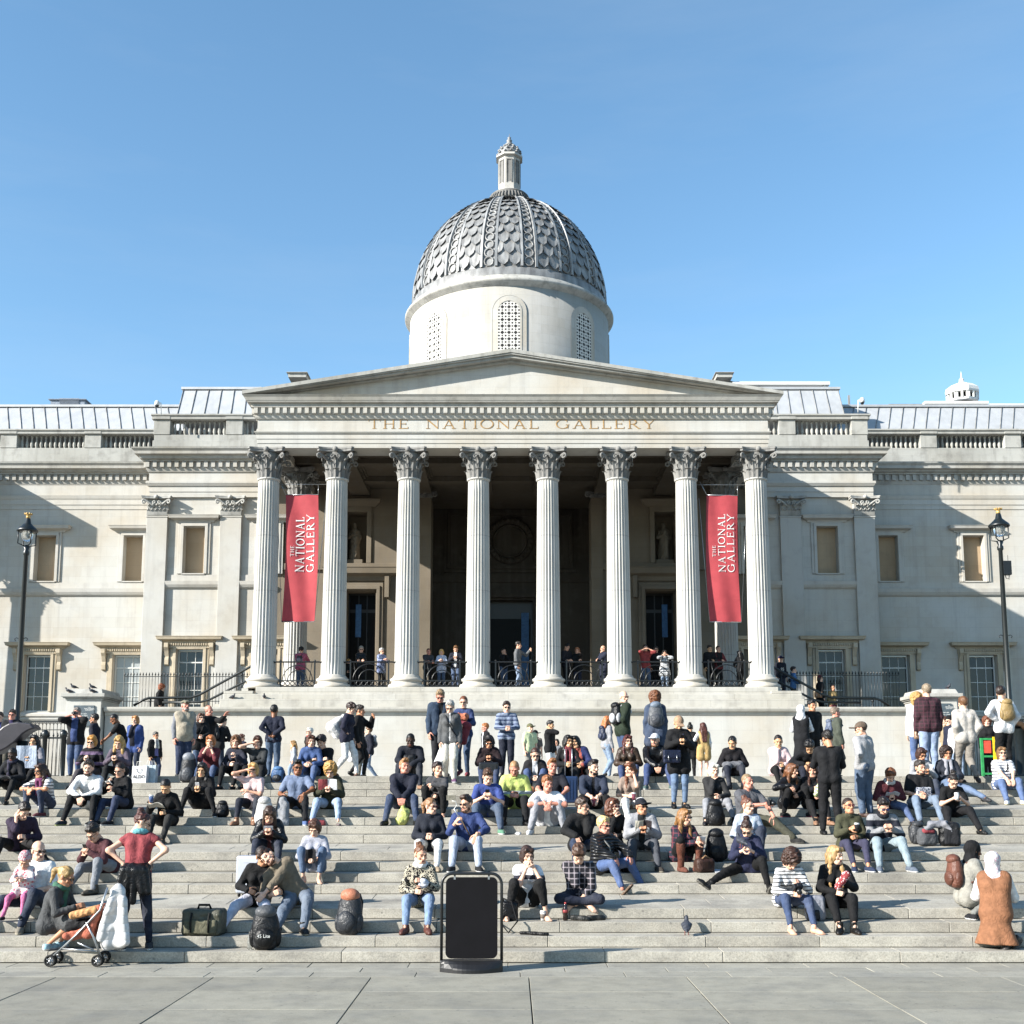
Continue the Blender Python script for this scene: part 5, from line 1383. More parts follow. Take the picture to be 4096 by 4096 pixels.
def shoe_mesh(kind):
    hi = dict(sneaker=.085, shoe=.07, boot=.155, flat=.04, tall=.16, heel=.12)[kind]
    P = [('c', (0, .035, .05), (0, .03, hi), .042, .045), ('c', (0, .045, .04), (0, -.10, .036), .043, .040), ('c', (0, -.09, .034), (0, -.155, .026), .046, .034)]
    if kind == 'flat': P = [('c', (0, .045, .025), (0, -.10, .022), .037, .036), ('c', (0, -.09, .022), (0, -.15, .018), .040, .028)]
    F, lo = field(P, .0085, .03, lambda g: np.maximum(-g[..., 2], g[..., 2] - hi))
    V, Q = nets(F, lo, .0085); C = V[Q].mean(1); mi = (C[:, 2] < (.024 if kind in ('sneaker', 'boot') else .012)).astype(int)
    return V, Q, mi
SHOE = {}
def shoe_data(kind, c1, c2):
    if kind not in SHOE: SHOE[kind] = shoe_mesh(kind)
    key = ('shoe', kind, c1, c2)
    if key not in CM:
        V, Q, mi = SHOE[kind]; CM[key] = np_mesh('shoe', V, Q, [cloth(c1, 'gloss:' if kind in ('shoe', 'boot', 'heel', 'flat') else None), cloth(c2)], mi)
    return CM[key]
# ---- hair, hats and glasses in the head frame
def cutplane(off=0.004, sl=1.0):
    return lambda g: -(g[..., 2] + sl * g[..., 1] + off) / math.hypot(1, sl)
def hair_template(kind):
    vox = .0075; d = None; cut = None; k = .02
    sk = ('e', (0, .020, .036), (.083, .104, .094))
    face = ('-e', (0, -.105, -.045), (.064, .085, .118))
    if kind == 'buzz': P = [('e', (0, .019, .034), (.079, .099, .091))]; cut = cutplane(-.006)
    elif kind == 'short': P = [sk, ('c', (-.03, -.045, .10), (.03, -.045, .10), .028, .028), ('e', (0, .03, .06), (.084, .096, .085))]; cut = cutplane(); d = (.007, 80)
    elif kind == 'mop': P = [('e', (0, .018, .050), (.092, .112, .098)), ('c', (-.04, -.06, .088), (.04, -.06, .084), .034, .034)]; cut = cutplane(.02); d = (.012, 70)
    elif kind == 'quiff': P = [('e', (0, .019, .034), (.080, .100, .091)), ('c', (-.025, -.06, .105), (.025, -.06, .105), .035, .035), ('c', (0, -.05, .11), (0, .05, .115), .035, .025)]; cut = cutplane(-.005); d = (.006, 90)
    elif kind == 'curly': P = [('e', (0, .03, .035), (.118, .128, .118)), ('e', (0, .04, -.04), (.105, .10, .085)), face]; d = (.022, 62)
    elif kind == 'afrocrop': P = [('e', (0, .020, .040), (.086, .104, .094))]; cut = cutplane(); d = (.008, 120)
    elif kind == 'bob': P = [sk, ('e', (0, .03, -.02), (.098, .100, .120)), ('c', (-.04, -.062, .082), (.04, -.062, .082), .03, .03), ('-e', (0, -.105, -.055), (.060, .085, .118))]; cut = lambda g: -(g[..., 2] + .115); d = (.006, 60)
    elif kind == 'wavy': P = [sk, ('e', (0, .03, -.04), (.108, .104, .15)), ('c', (-.04, -.062, .085), (.04, -.062, .085), .03, .03), ('-e', (0, -.11, -.06), (.060, .09, .125))]; d = (.018, 60)
    elif kind == 'tied': P = [('e', (0, .020, .036), (.080, .101, .093))]; cut = cutplane(-.008); d = (.003, 100)
    elif kind == 'bun': P = [('e', (0, .020, .036), (.080, .101, .093)), ('e', (.0, .085, .125), (.045, .045, .042))]; cut = cutplane(-.005); d = (.008, 80); 
    elif kind == 'pony': P = [('e', (0, .020, .036), (.080, .101, .093)), ('c', (0, .115, .06), (0, .165, .01), .026, .034), ('c', (0, .165, .01), (0, .15, -.14), .034, .014)]; cut = None; P.append(('-e', (0, -.105, -.05), (.085, .095, .13))); d = (.006, 70)
    elif kind == 'ring': P = [('e', (0, .020, .034), (.081, .101, .091))]; cut = lambda g: np.maximum(cutplane(-.02)(g), np.maximum(g[..., 2] - .035, -(g[..., 1] + .015))); d = (.004, 90)
    elif kind == 'beard': P = [('c', (-.05, -.02, -.07), (-.024, -.062, -.100), .026, .024), ('c', (.05, -.02, -.07), (.024, -.062, -.100), .026, .024), ('c', (-.024, -.064, -.1), (.024, -.064, -.1), .025, .025), ('c', (-.022, -.083, -.052), (.022, -.083, -.052), .010, .010), ('-e', (0, -.095, -.066), (.02, .02, .010))]; d = (.004, 100); vox = .0065
    elif kind == 'hijab': P = [('e', (0, .022, .03), (.093, .112, .106)), ('c', (0, .02, -.05), (0, .03, -.17), .085, .10), ('c', (0, -.01, -.13), (0, -.04, -.22), .08, .08), ('c', (-.06, .03, -.19), (.06, .03, -.19), .07, .07), ('-e', (0, -.115, -.012), (.050, .07, .092))]; d = (.006, 34)
    elif kind == 'beanie': P = [('e', (0, .016, .05), (.092, .110, .092)), ('e', (0, .03, .11), (.07, .08, .05))]; cut = cutplane(-.03, .35); d = (.004, 60)
    elif kind == 'cap': P = [('e', (0, .016, .042), (.088, .108, .092)), ('b', (0, -.13, .052), (.066, .062, .010), .008, np.array(Matrix.Rotation(R(-14), 3, 'X')))]; cut = lambda g: np.where(g[..., 1] > -.075, .028 - g[..., 2] - .25 * g[..., 1], -1.0)
    elif kind == 'flatcap': P = [('e', (0, -.005, .072), (.10, .125, .048)), ('b', (0, -.125, .05), (.062, .034, .010), .008, np.array(Matrix.Rotation(R(-18), 3, 'X')))]
    V, Q = grow(P, vox, k, cut, d)
    return np_mesh('hair', V, Q, [M['black']])
HT = {}
def hair_obj(kind, color, parent, mtx, name='hair', mat=None):
    if kind not in HT: HT[kind] = hair_template(kind)
    o = link(name, HT[kind], parent); o.matrix_local = mtx
    s = o.material_slots[0]; s.link = 'OBJECT'; s.material = mat or hairmat(color)
    return o
def glasses_mesh(dark):
    m = MB()
    for s in (-1, 1):
        pts = [(s * (.033 + .021 * math.cos(a)), -.101 + .006 * abs(math.cos(a)), .001 + .0135 * math.sin(a)) for a in np.linspace(0, 2 * math.pi, 13)[:-1]]
        if dark:
            V = [(x, y, z) for x, y, z in pts] + [(x, y + .006, z) for x, y, z in pts]; n = 12
            m.add(V, [tuple(range(n))[::s], tuple(range(n, 2 * n))[::-s]] + [((i + 1) % n, i, n + i, n + (i + 1) % n)[::s] for i in range(n)], 0)
        m.tube(pts, .0028, 5, 0, True, True)
        m.tube([(s * .056, -.095, .006), (s * .074, -.05, .007), (s * .080, .02, .002)], .003, 4)
    m.tube([(-.011, -.102, .006), (.011, -.102, .006)], .003, 4)
    return m
GL = {}
def glasses(kind, parent, mtx, c='111114'):
    key = kind + c
    if key not in GL:
        o = glasses_mesh(kind == 'sun').build('sunglasses' if kind == 'sun' else 'glasses', M['sung'] if c == '111114' and kind == 'sun' else cloth(c, 'leather:'), parent); GL[key] = o.data
    else: o = link('sunglasses' if kind == 'sun' else 'glasses', GL[key], parent)
    o.matrix_local = mtx; return o
M['sung'] = simple('dark_lens', '08080a', .12, 0, .8, .1, 5, 0)
# ---- skeleton
def v3(*a): return np.array(a, float)
def nrm(v): return v / (np.linalg.norm(v) + 1e-9)
def ik(a, b, l1, l2, pole):
    d = b - a; D = np.linalg.norm(d); Dm = (l1 + l2) * .995
    if D > Dm: b = a + d * (Dm / D); d = b - a; D = Dm
    if D < abs(l1 - l2) + .02: D = abs(l1 - l2) + .02
    u = nrm(d); x = (l1 * l1 - l2 * l2 + D * D) / (2 * D); h = math.sqrt(max(0, l1 * l1 - x * x))
    p = pole - u * (pole @ u); return a + u * x + nrm(p) * h, b
Zv = v3(0, 0, 1)
def fwd(a): return v3(math.sin(R(a)), -math.cos(R(a)), 0)
def lft(a): return v3(math.cos(R(a)), math.sin(R(a)), 0)
def mat4(X, Y, Z, o):
    return Matrix(((X[0], Y[0], Z[0], o[0]), (X[1], Y[1], Z[1], o[1]), (X[2], Y[2], Z[2], o[2]), (0, 0, 0, 1)))
def xf(V, m): 
    A = np.array(m); return V @ A[:3, :3].T + A[:3, 3]
ITEMS = {}
def person(label, root, P, ankles, fa, ta=0, lean=8, side=0, hy=0, hp=6, ht=0, arms='side,side', H=1.72, fem=0, skin='p', hair=('short', '2a1d15'), top=('333333',), bot=('222838',), shoes=('shoe', '151515', '101010'),
           glass=None, hat=None, beard=None, scarf=None, inner=None, kneep=None, feet=None, fat=1.0, coarse=False, floor=None, strap=None, bag=None, hold=None, toe=(0, 0), skirt=None, group=None, ts=1.0, over=None):
    """root: world base point; P pelvis, ankles (left, right) in world space"""
    k = H / 1.72; root = np.asarray(root, float); P = np.asarray(P, float) - root
    E = empty('person', tuple(root), 0, label, 'person', group)
    A = [np.asarray(a, float) - root for a in ankles]
    f, l = fwd(fa), lft(fa); F, L = fwd(fa + ta), lft(fa + ta)
    sd = R(side)
    def up(th): return nrm(Zv * math.cos(R(th)) + F * math.sin(R(th)) + L * math.sin(sd))
    waist = P + .19 * k * ts * up(lean * .5); chest = waist + .18 * k * ts * up(lean); nb = chest + .145 * k * up(lean * 1.15)
    Uc = up(lean * 1.1); Lc = nrm(L - Uc * (L @ Uc)); Fc = nrm(np.cross(Lc, Uc)) ; Fc = Fc if Fc @ F > 0 else -Fc
    sw = (.150 if fem else .176) * k
    sh = [nb - Uc * .055 * k + Lc * sw * s + Fc * .005 for s in (1, -1)]
    # head
    Un = up(lean * .55 + hp * .35); Fh0 = fwd(fa + ta + hy); Lh = lft(fa + ta + hy); hpz = R(hp)
    Fh = nrm(Fh0 * math.cos(hpz) - Zv * math.sin(hpz)); Uh = nrm(np.cross(-Fh, Lh) if np.cross(-Fh, Lh)[2] > 0 else np.cross(Lh, -Fh))
    if ht: Lh, Uh = Lh * math.cos(R(ht)) - Uh * math.sin(R(ht)), Uh * math.cos(R(ht)) + Lh * math.sin(R(ht))
    hc = nb + Un * .155 * k + Fh * .012
    hk = (.5 + .5 * k) * 1.06 if H > 1.3 else .88
    mh = mat4(Lh * hk, -Fh * hk, Uh * hk, hc)
    # legs
    hw = .088 * k
    hips = [P + l * hw, P - l * hw]; K = []
    l1, l2 = .435 * k, .425 * k
    for i, s in enumerate((1, -1)):
        pole = (kneep[i] if kneep is not None else f * 1.0 + Zv * .9 + l * s * .25)
        kn, A[i] = ik(hips[i], A[i], l1, l2, pole); K.append(kn)
    # arms
    a1, a2 = .285 * k, .255 * k; EL = []; WR = []; hk_ = []
    km = (K[0] + K[1]) / 2
    for i, nm in enumerate(arms.split(',')):
        s = 1 if i == 0 else -1; S = sh[i]; out = Lc * s; pole = -Zv * .8 + out * .6 - F * .35; hs = 'r'
        nm, *ex = nm.split(':')
        if nm == 'side': w_ = S - Zv * .525 * k + L * s * .05 + F * .05; pole = -F + out * .4
        elif nm == 'k': w_ = K[i] + Zv * .085 - L * s * .015 + F * .02; pole = out - Zv * .4; hs = 'r'
        elif nm == 'kk': w_ = km + F * .08 + Zv * .02 + L * s * .045; pole = out - Zv * .2
        elif nm == 'fk': w_ = km - F * .02 + Zv * .09 - L * s * .05; pole = out - Zv * .1
        elif nm == 'lap': w_ = P + F * .26 + Zv * .14 + L * s * .06; pole = out * .8 - Zv - F * .3; hs = 'g'
        elif nm == 'ph': w_ = chest + F * .30 - Zv * .06 + L * s * .055; pole = -Zv + out * .7; hs = 'g'
        elif nm == 'ph2': w_ = chest + F * .32 + Zv * .06 + L * s * .06; pole = -Zv + out * .8; hs = 'g'
        elif nm == 'lo': w_ = chest + F * .30 - Zv * .20 + L * s * .06; pole = -Zv * .6 + out * .8 - F * .3; hs = 'g'
        elif nm == 'mouth': w_ = hc + Fh * .125 - Zv * .135 + L * s * .05; pole = -Zv + out * .6; hs = 'g'
        elif nm == 'eyes': w_ = hc + Fh * .17 - Zv * .06 + Lh * s * .075; pole = -Zv * .7 + out; hs = 'g'
        elif nm == 'chin': w_ = hc + Fh * .07 - Uh * .175 + Lh * s * .03; pole = -Zv + F * .3 + out * .3; hs = 'g'
        elif nm == 'cheek': w_ = hc + Fh * .03 - Uh * .10 + Lh * s * .10; pole = -Zv + F * .4 + out * .3; hs = 'g'
        elif nm == 'brow': w_ = hc + Fh * .10 + Uh * .0 + Lh * s * .09; pole = -Zv * .5 + out; hs = 'f'
        elif nm == 'hip': w_ = P + L * s * .17 + Zv * .14 - F * .04; pole = out - F * .3; hs = 'g'
        elif nm == 'pock': w_ = P + L * s * .17 + Zv * .0 + F * .03; pole = out * .6 - F; hs = 'g'
        elif nm == 'back': w_ = P - F * .15 + Zv * .10 + L * s * .05; pole = out * 1.0 - F * .5; hs = 'g'
        elif nm == 'fold': w_ = chest + F * .19 - Zv * .10 - L * s * .07; pole = out - Zv * .4; hs = 'g'
        elif nm == 'brace': w_ = P + L * s * .30 - F * .18; w_[2] = (floor if floor is not None else 0) - root[2] + .06; pole = -F + out * .2; hs = 'f'
        elif nm == 'pt': w_ = S + F * .50 * k + Zv * .10; pole = -Zv; hs = 'f'
        elif nm == 'rail': w_ = chest + F * .34 - Zv * .17 - L * s * .02; pole = -Zv + out * .6; hs = 'r'
        elif nm == 'at': q = [float(x) for x in ex]; w_ = chest + F * q[0] + L * q[1] + Zv * q[2]; pole = -Zv + out * .5; hs = 'g'
        e_, w_ = ik(S, w_, a1, a2, pole); EL.append(e_); WR.append(w_); hk_.append(hs)
    # ---- shapes
    fm = fat; tr = (.098 if fem else .108) * k * fm
    def torso(o, low=0.0):
        b = (.07 if fem else .078) * k
        T = [('c', chest + Lc * b - Fc * .005, waist + L * b * .72, tr + o, (.082 if fem else .092) * k * fm + o), ('c', chest - Lc * b - Fc * .005, waist - L * b * .72, tr + o, (.082 if fem else .092) * k * fm + o),
             ('c', sh[0] - Lc * .035, sh[1] + Lc * .035, .062 * k + o, .062 * k + o), ('c', nb - Uc * .03, nb + Un * .03, .058 * k + o * .4, .050 * k + o * .2),
             ('c', waist + L * .055 * k, P + L * .065 * k + Zv * .0, .088 * k * fm + o, .104 * k * fm + o), ('c', waist - L * .055 * k, P - L * .065 * k, .088 * k * fm + o, .104 * k * fm + o)]
        if fem: T += [('c', chest + Fc * .085 * k + Lc * .065 * k - Uc * .02, chest + Fc * .08 * k + Lc * .065 * k - Uc * .03, .052 * k + o, .052 * k + o), ('c', chest + Fc * .085 * k - Lc * .065 * k - Uc * .02, chest + Fc * .08 * k - Lc * .065 * k - Uc * .03, .052 * k + o, .052 * k + o)]
        if fat > 1.1: T += [('c', waist + F * .07, P + F * .06 + Zv * .08, .10 * fat + o, .10 * fat + o)]
        return T
    def arm(i, o, frac):
        S, e_, w_ = sh[i], EL[i], WR[i]; q = (.9 if fem else 1.0) * k * (.75 + .25 * fat)
        if frac <= 0: return []
        out = []
        if frac < .999:
            t_ = frac / .5
            if t_ <= 1: return [('c', S, S + (e_ - S) * t_, .054 * q + o, (.057 - .013 * t_) * q + o + .006)]
            t_ -= 1; return [('c', S, e_, .054 * q + o, .042 * q + o), ('c', e_, e_ + (w_ - e_) * t_, .042 * q + o, (.044 - .015 * t_) * q + o + .004)]
        return [('c', S, e_, .054 * q + o, .042 * q + o), ('c', e_, w_, .042 * q + o, .029 * q + o)]
    def leg(i, o, frac, flare=0.0):
        h_, kn, an = hips[i], K[i], A[i]; q = k * (.7 + .3 * fat) * (1.0 if not fem else .98); out = []
        if frac <= .5: t_ = frac / .5; return [('c', h_, h_ + (kn - h_) * t_, .090 * q + o, (.090 - .030 * t_) * q + o + flare)]
        t_ = (frac - .5) / .5; calf = kn + (an - kn) * .3 - nrm(f) * .018
        r_end = .034 * q + (.024 * q) * (1 - t_) + o + flare
        out = [('c', h_, kn, .090 * q + o, .060 * q + o), ('c', kn, kn + (an - kn) * t_, .058 * q + o, r_end)]
        if t_ > .3: out.append(('c', kn + (an - kn) * .12, calf, .05 * q + o, .050 * q + o))
        return out
    vb = .022 if not coarse else .03
    B = torso(-.006) + arm(0, -.002, 1) + arm(1, -.002, 1) + leg(0, -.004, 1) + leg(1, -.004, 1) + [('c', nb - Uc * .03, hc - Uh * .10 + (-Fh) * -.0, .054 * k, .048 * k)]
    V, Q = grow(B, vb, .035); mi = np.zeros(len(Q), int); n0 = len(V); Vs, Qs, Ms = [V], [Q], [mi]
    hv, hq, hm = HEAD[fem]; Vs.append(xf(hv, mh)); Qs.append(hq + n0); Ms.append(hm); n0 += len(hv)
    handpos = []
    for i in range(2):
        d = nrm(WR[i] - EL[i]); s = 1 if i == 0 else -1
        tgt = -Lc * s * .8 - Zv * .25 + (-F) * .3
        if hk_[i] == 'f' : tgt = -Zv
        if arms.split(',')[i] in ('k', 'kk', 'fk'): d = nrm(d * .5 - Zv * .7 + F * .25); tgt = -F - Zv * .2
        if arms.split(',')[i] == 'brace': d = nrm(d * .3 - F * .6 + Lc * s * .4 - Zv * .2)
        pn = nrm(tgt - d * (tgt @ d)); thumb = np.cross(pn, d) 
        xa = np.cross(-pn, -d)                                  # template X
        hv_, hq_ = HANDS[hk_[i]]; sc = k * (.92 if fem else 1.0)
        sx = 1 if (xa @ (F + Zv * .3)) > 0 else -1
        m_ = mat4(xa * sc * sx, -pn * sc, -d * sc, WR[i] - d * .01)
        Vs.append(xf(hv_, m_)); Qs.append((hq_ if np.linalg.det(np.array(m_)[:3, :3]) > 0 else hq_[:, ::-1]) + n0); Ms.append(np.zeros(len(hq_), int)); n0 += len(hv_)
        handpos.append((WR[i] + d * .09 + pn * .03, d, pn))
    bare = shoes[0] == 'bare'
    for i in range(2):
        if feet == 'none': continue
        tf = nrm(fwd(fa + (toe[i] if toe else 0))); fp = nrm(A[i] - K[i]); pitch = 0.0
        tz = tf; upv = Zv
        if isinstance(feet, (tuple, list)): q = R(feet[i]); tz = tf * math.cos(q) + Zv * math.sin(q); upv = Zv * math.cos(q) - tf * math.sin(q)
        lt = np.cross(tz, upv) * -1; lt = np.cross(-tz, upv) if False else np.cross(upv, tz) * -1
        lt = np.cross(upv, tz); 
        X_ = -lt if np.linalg.det(np.array([-lt, -tz, upv]).T) > 0 else lt
        m_ = mat4(X_ * k, -tz * k, upv * k, A[i] - upv * .085 * k)
        if bare: Vs.append(xf(FOOT[0], m_)); Qs.append(FOOT[1] + n0); Ms.append(np.zeros(len(FOOT[1]), int)); n0 += len(FOOT[0])
        else:
            o = link('shoe', shoe_data(*shoes), E); o.matrix_local = m_
    me = np_mesh('body', np.concatenate(Vs), np.concatenate(Qs), [skinmat(skin), M['eye'], M['skinlip'], hairmat(hair[1])], np.concatenate(Ms))
    link('body', me, E)
    # ---- clothes
    vx = .0165 if not coarse else .026
    tc, *to = top; to = dict(zip(('sl', 'o', 'hem', 'pat', 'name'), to)); sl = to.get('sl', 1.0); off = to.get('o', .014); hem = to.get('hem', 0.0)
    T = torso(off)
    if sl > 0: T += arm(0, off * .85, sl * .97) + arm(1, off * .85, sl * .97)
    if off > .019 and sl > .3: T += [('c', nb + Lc * .062 * math.cos(q) + Fc * .066 * math.sin(q) + Un * .012, nb + Lc * .062 * math.cos(q + .8) + Fc * .066 * math.sin(q + .8) + Un * .012, .030, .030) for q in np.arange(-.9, 4.1, .8)]
    if hem > 0:
        for i in range(2): h_ = hips[i]; T.append(('c', h_, h_ + (K[i] - h_) * min(hem, 1), .098 * k + off, .092 * k + off * 1.2 + (.03 if hem > .5 else 0)))
        if hem > .45 and skirt is None: T.append(('c', P, P + ((K[0] + K[1]) / 2 - P) * min(hem, 1), .11 * k, .10 * k))
    nbz = nb + Un * .02
    def neckcut(g): return ((g - (nbz + Un * (.02 if off < .03 else .04))) @ Un) - 0.0
    amp = (.006, 24) if off < .02 else (.008, 16)
    if to.get('pat') == 'tight': amp = (.004, 26)
    V, Q = grow(T, vx, .03, neckcut, amp); ms = [cloth(tc, to.get('pat') if to.get('pat') != 'tight' else None)]; mi = None
    if inner:
        C = V[Q].mean(1); N = vnormals(V, Q)[Q].mean(1); rel = C - chest; lat = rel @ Lc; h_ = rel @ Uc
        ok = (N @ Fc > .25) & (np.abs(lat) < inner[1] + np.maximum(0, h_) * inner[2]) & ((C - waist) @ Uc > -.22)
        mi = ok.astype(int); ms.append(cloth(inner[0]))
    link(to.get('name', 'top'), np_mesh('top', V, Q, ms, mi), E)
    if over:
        oc, oo, oh = over[:3]; T = torso(oo)
        nc = neckcut
        if oh > .9:
            zf_ = min(A[0][2], A[1][2]) - .04; a_ = P * 1.0; a_[2] = zf_ - .02
            T += [('c', waist, a_ + L * .04, .12, .21), ('c', P, a_ - L * .14 - F * .05, .13, .12), ('c', P, a_ + L * .16 - F * .04, .13, .12)]
            nc = lambda g: np.maximum(neckcut(g), zf_ - g[..., 2])
        else:
            for i in range(2): T.append(('c', hips[i], hips[i] + (K[i] - hips[i]) * oh, .10 * k + oo, .10 * k + oo + .03 * oh))
        V, Q = grow(T, vx, .035, nc, (.006, 11)); link(over[3], np_mesh('over', V, Q, [cloth(oc, over[4] if len(over) > 4 else None)]), E)
    if bot:
        bc, *bo = bot; bo = dict(zip(('len', 'o', 'pat', 'name', 'flare'), bo)); ln = bo.get('len', .97); ob = bo.get('o', .010)
        T = [('c', waist + L * .05 * k - Zv * .06, P + L * .07 * k, .086 * k * fm + ob, .106 * k * fm + ob), ('c', waist - L * .05 * k - Zv * .06, P - L * .07 * k, .086 * k * fm + ob, .106 * k * fm + ob)]
        if skirt:
            for i in range(2): T.append(('c', hips[i], hips[i] + (K[i] - hips[i]) * skirt, .095 * k + ob, .10 * k + ob + .02))
            T.append(('c', P, P + (km - P) * skirt, .11 * k, .11 * k))
        else: T += leg(0, ob, ln, bo.get('flare', 0)) + leg(1, ob, ln, bo.get('flare', 0))
        V, Q = grow(T, vx, .022, None, (.0055, 24) if ob > .004 else (.002, 20)); link(bo.get('name', 'trousers'), np_mesh('bot', V, Q, [cloth(bc, bo.get('pat'))]), E)
    if shoes[0] == 'tall':
        for i in range(2): V, Q = grow([('c', K[i] + (A[i] - K[i]) * .12, A[i] + Zv * .0, .066 * k, .048 * k), ('c', K[i] + (A[i] - K[i]) * .2, K[i] + (A[i] - K[i]) * .4, .066 * k, .066 * k)], vx, .03, None, (.004, 30)); link('boot_shaft', np_mesh('boot', V, Q, [cloth(shoes[1], 'leather:')]), E)
    # ---- hair and headwear
    hk2, hcol = hair[0], hair[1]
    if hat:
        hair_obj(hat[0], hat[1], E, mh, 'headscarf' if hat[0] == 'hijab' else 'hat', cloth(hat[1], hat[2] if len(hat) > 2 else None))
    if hk2 in ('long', 'longer'):
        hair_obj('bob', hcol, E, mh) if not hat else None
        ln = .30 if hk2 == 'long' else .40; bk = nb - Uc * ln - Fc * .125 * k; T = []
        hb = hc - Fh * .075
        for s in (-1, 0, 1):
            T += [('c', hb + Lh * s * .055 - Uh * .02, nb - Fc * .10 * k + Lc * s * .06, .05, .045), ('c', nb - Fc * .10 * k + Lc * s * .06, bk + Lc * s * .05, .045, .022)]
        for s in (-1, 1):
            T += [('c', hc + Lh * s * .078 - Uh * .05 - Fh * .0, nb + Lc * s * .085 + Fc * .06 * k - Uc * .02, .032, .034), ('c', nb + Lc * s * .085 + Fc * .06 * k - Uc * .02, chest + Lc * s * .085 + Fc * (.135 if fem else .12) * k - Uc * (ln - .28), .034, .018)]
        V, Q = grow(T, .014, .022, None, (.009, 60)); link('hair', np_mesh('hair', V, Q, [hairmat(hcol)]), E)
    elif hk2 == 'tail':
        hair_obj('tied', hcol, E, mh) if not hat else None
        a = hc - Fh * .10 + Uh * .03; T = [('c', a, a - Fh * .05 - Zv * .03, .025, .034), ('c', a - Fh * .05 - Zv * .03, nb - Fc * .13 - Zv * .12, .034, .016)]
        V, Q = grow(T, .013, .02, None, (.006, 60)); link('hair', np_mesh('hair', V, Q, [hairmat(hcol)]), E)
    elif hk2 != 'bald' and not (hat and hat[0] in ('hijab',)): hair_obj('buzz' if hat and hk2 in ('short', 'mop', 'quiff') else hk2, hcol, E, mh)
    if beard: hair_obj('beard', beard, E, mh, 'beard')
    if glass: glasses(glass[0], E, mh, glass[1] if len(glass) > 1 else '111114')
    if scarf:
        T = [('c', nb + Lc * .07 * math.cos(q) + Fc * .075 * math.sin(q) + Un * .015, nb + Lc * .07 * math.cos(q + .7) + Fc * .075 * math.sin(q + .7) + Un * .02, .036, .036) for q in np.arange(0, 6.28, .7)]
        if len(scarf) > 1 and scarf[1]: T += [('c', nb + Fc * .085 + Lc * s * .045, chest + Fc * .15 + Lc * s * .055 - Uc * .1, .032, .04) for s in scarf[1]]
        V, Q = grow(T, .013, .02, None, (.007, 40)); link('scarf', np_mesh('scarf', V, Q, [cloth(scarf[0], scarf[2] if len(scarf) > 2 else None)]), E)
    if strap:                                               # cross body strap over one shoulder
        s = strap[1]; a = sh[0 if s > 0 else 1] - Lc * s * .06 + Uc * .055; m = MB(); fr = tr + off + .018
        pts = [a - Fc * .07, a + Uc * .012, a + Fc * .06 - Uc * .02, chest + Fc * (fr + (.04 if fem else 0)) + Lc * s * .04, waist + Fc * fr * .95 - Lc * s * .05, P + Fc * fr * .6 - L * s * .15 + Zv * .05]
        m.tube([tuple(q) for q in pts], .014, 6); m.build('bag_strap', cloth(strap[0]), E)
    info = dict(E=E, root=root, P=P + root, chest=chest + root, nb=nb + root, hc=hc + root, F=F, L=L, Fc=Fc, Lc=Lc, Uc=Uc, K=[q + root for q in K], A=[q + root for q in A], hand=[(q[0] + root, q[1], q[2]) for q in handpos], W=[q + root for q in WR], Fh=Fh, label=label, tr=tr + off, k=k, sh=[q + root for q in sh])
    return info
# ------------------------------------------------------------------ placing people and what they hold
def seat(px, n, label, fd=2, fa=0, w=.13, back=.0, fo=(0, 0, 0, 0), H=1.70, **kw):
    k = H / 1.72; Y = SY[n] + .13 + back; z_ = step_z(n, Y); X = WX(px, Y, z_ + .4)
    P = v3(X, Y, z_ + .10 * k); kw.setdefault('ts', .91)
    m = n - fd; fy = SY[m + 1] - (.13 if fd > 1 else .19); A = []
    for i, s in enumerate((1, -1)):
        ax = X + s * w + math.sin(R(fa)) * (.45 if fd > 1 else .3) + fo[2 * i]; ay = fy + fo[2 * i + 1] + (abs(math.sin(R(fa))) * .12)
        A.append(v3(ax, ay, step_z(m, ay) + .085 * k))
    r = person(label, (X, Y, z_), P, A, fa, H=H, floor=z_, toe=kw.pop('toe', (fa + 14, fa - 14)), **kw)
    return r
def terrace_y(ytop, H): return (TZ + H - EYE) / math.tan(PITCH + math.atan((PPY - ytop) / FPX))
def stand(px, label, ytop=None, n=None, Y=None, z=None, fa=0, H=1.74, walk=0, w=.10, hipd=0, **kw):
    k = H / 1.72
    if n is not None: Y = SY[n] + .22 if Y is None else Y; z = step_z(n, Y)
    elif Y is None: Y = terrace_y(ytop, H); z = TZ
    X = WX(px, Y, z + 1); f, l = fwd(fa), lft(fa)
    P = v3(X, Y, z + (.935 - (.035 if walk else 0) - hipd) * k)
    A = [v3(X, Y, z + .085 * k) + l * w * .95 + f * walk, v3(X, Y, z + .085 * k) - l * w * .95 - f * walk]
    kw.setdefault('lean', 3); kw.setdefault('hp', 4)
    if walk: A[1][2] += .05 * k
    return person(label, (X, Y, z), P, A, fa, H=H, floor=z, toe=kw.pop('toe', (fa + 12, fa - 12)), kneep=kw.pop('kneep', (f, f)), feet=kw.pop('feet', (0, -22) if walk else None), **kw)
def who(r):
    s = r['label']
    for c in (' sitting', ' standing', ' walking', ' leaning', ' crouching', ' reclining', ' on ', ' in front', ' behind', ' beside', ' at ', ' by '):
        if c in s: s = s.split(c)[0]
    s = ' '.join(s.split()[:9])
    while s.split()[-1] in ('and', 'in', 'a', 'the', 'with', 'of', 'to', 'his', 'her', 'down', 'up', 'an'): s = ' '.join(s.split()[:-1])
    return s
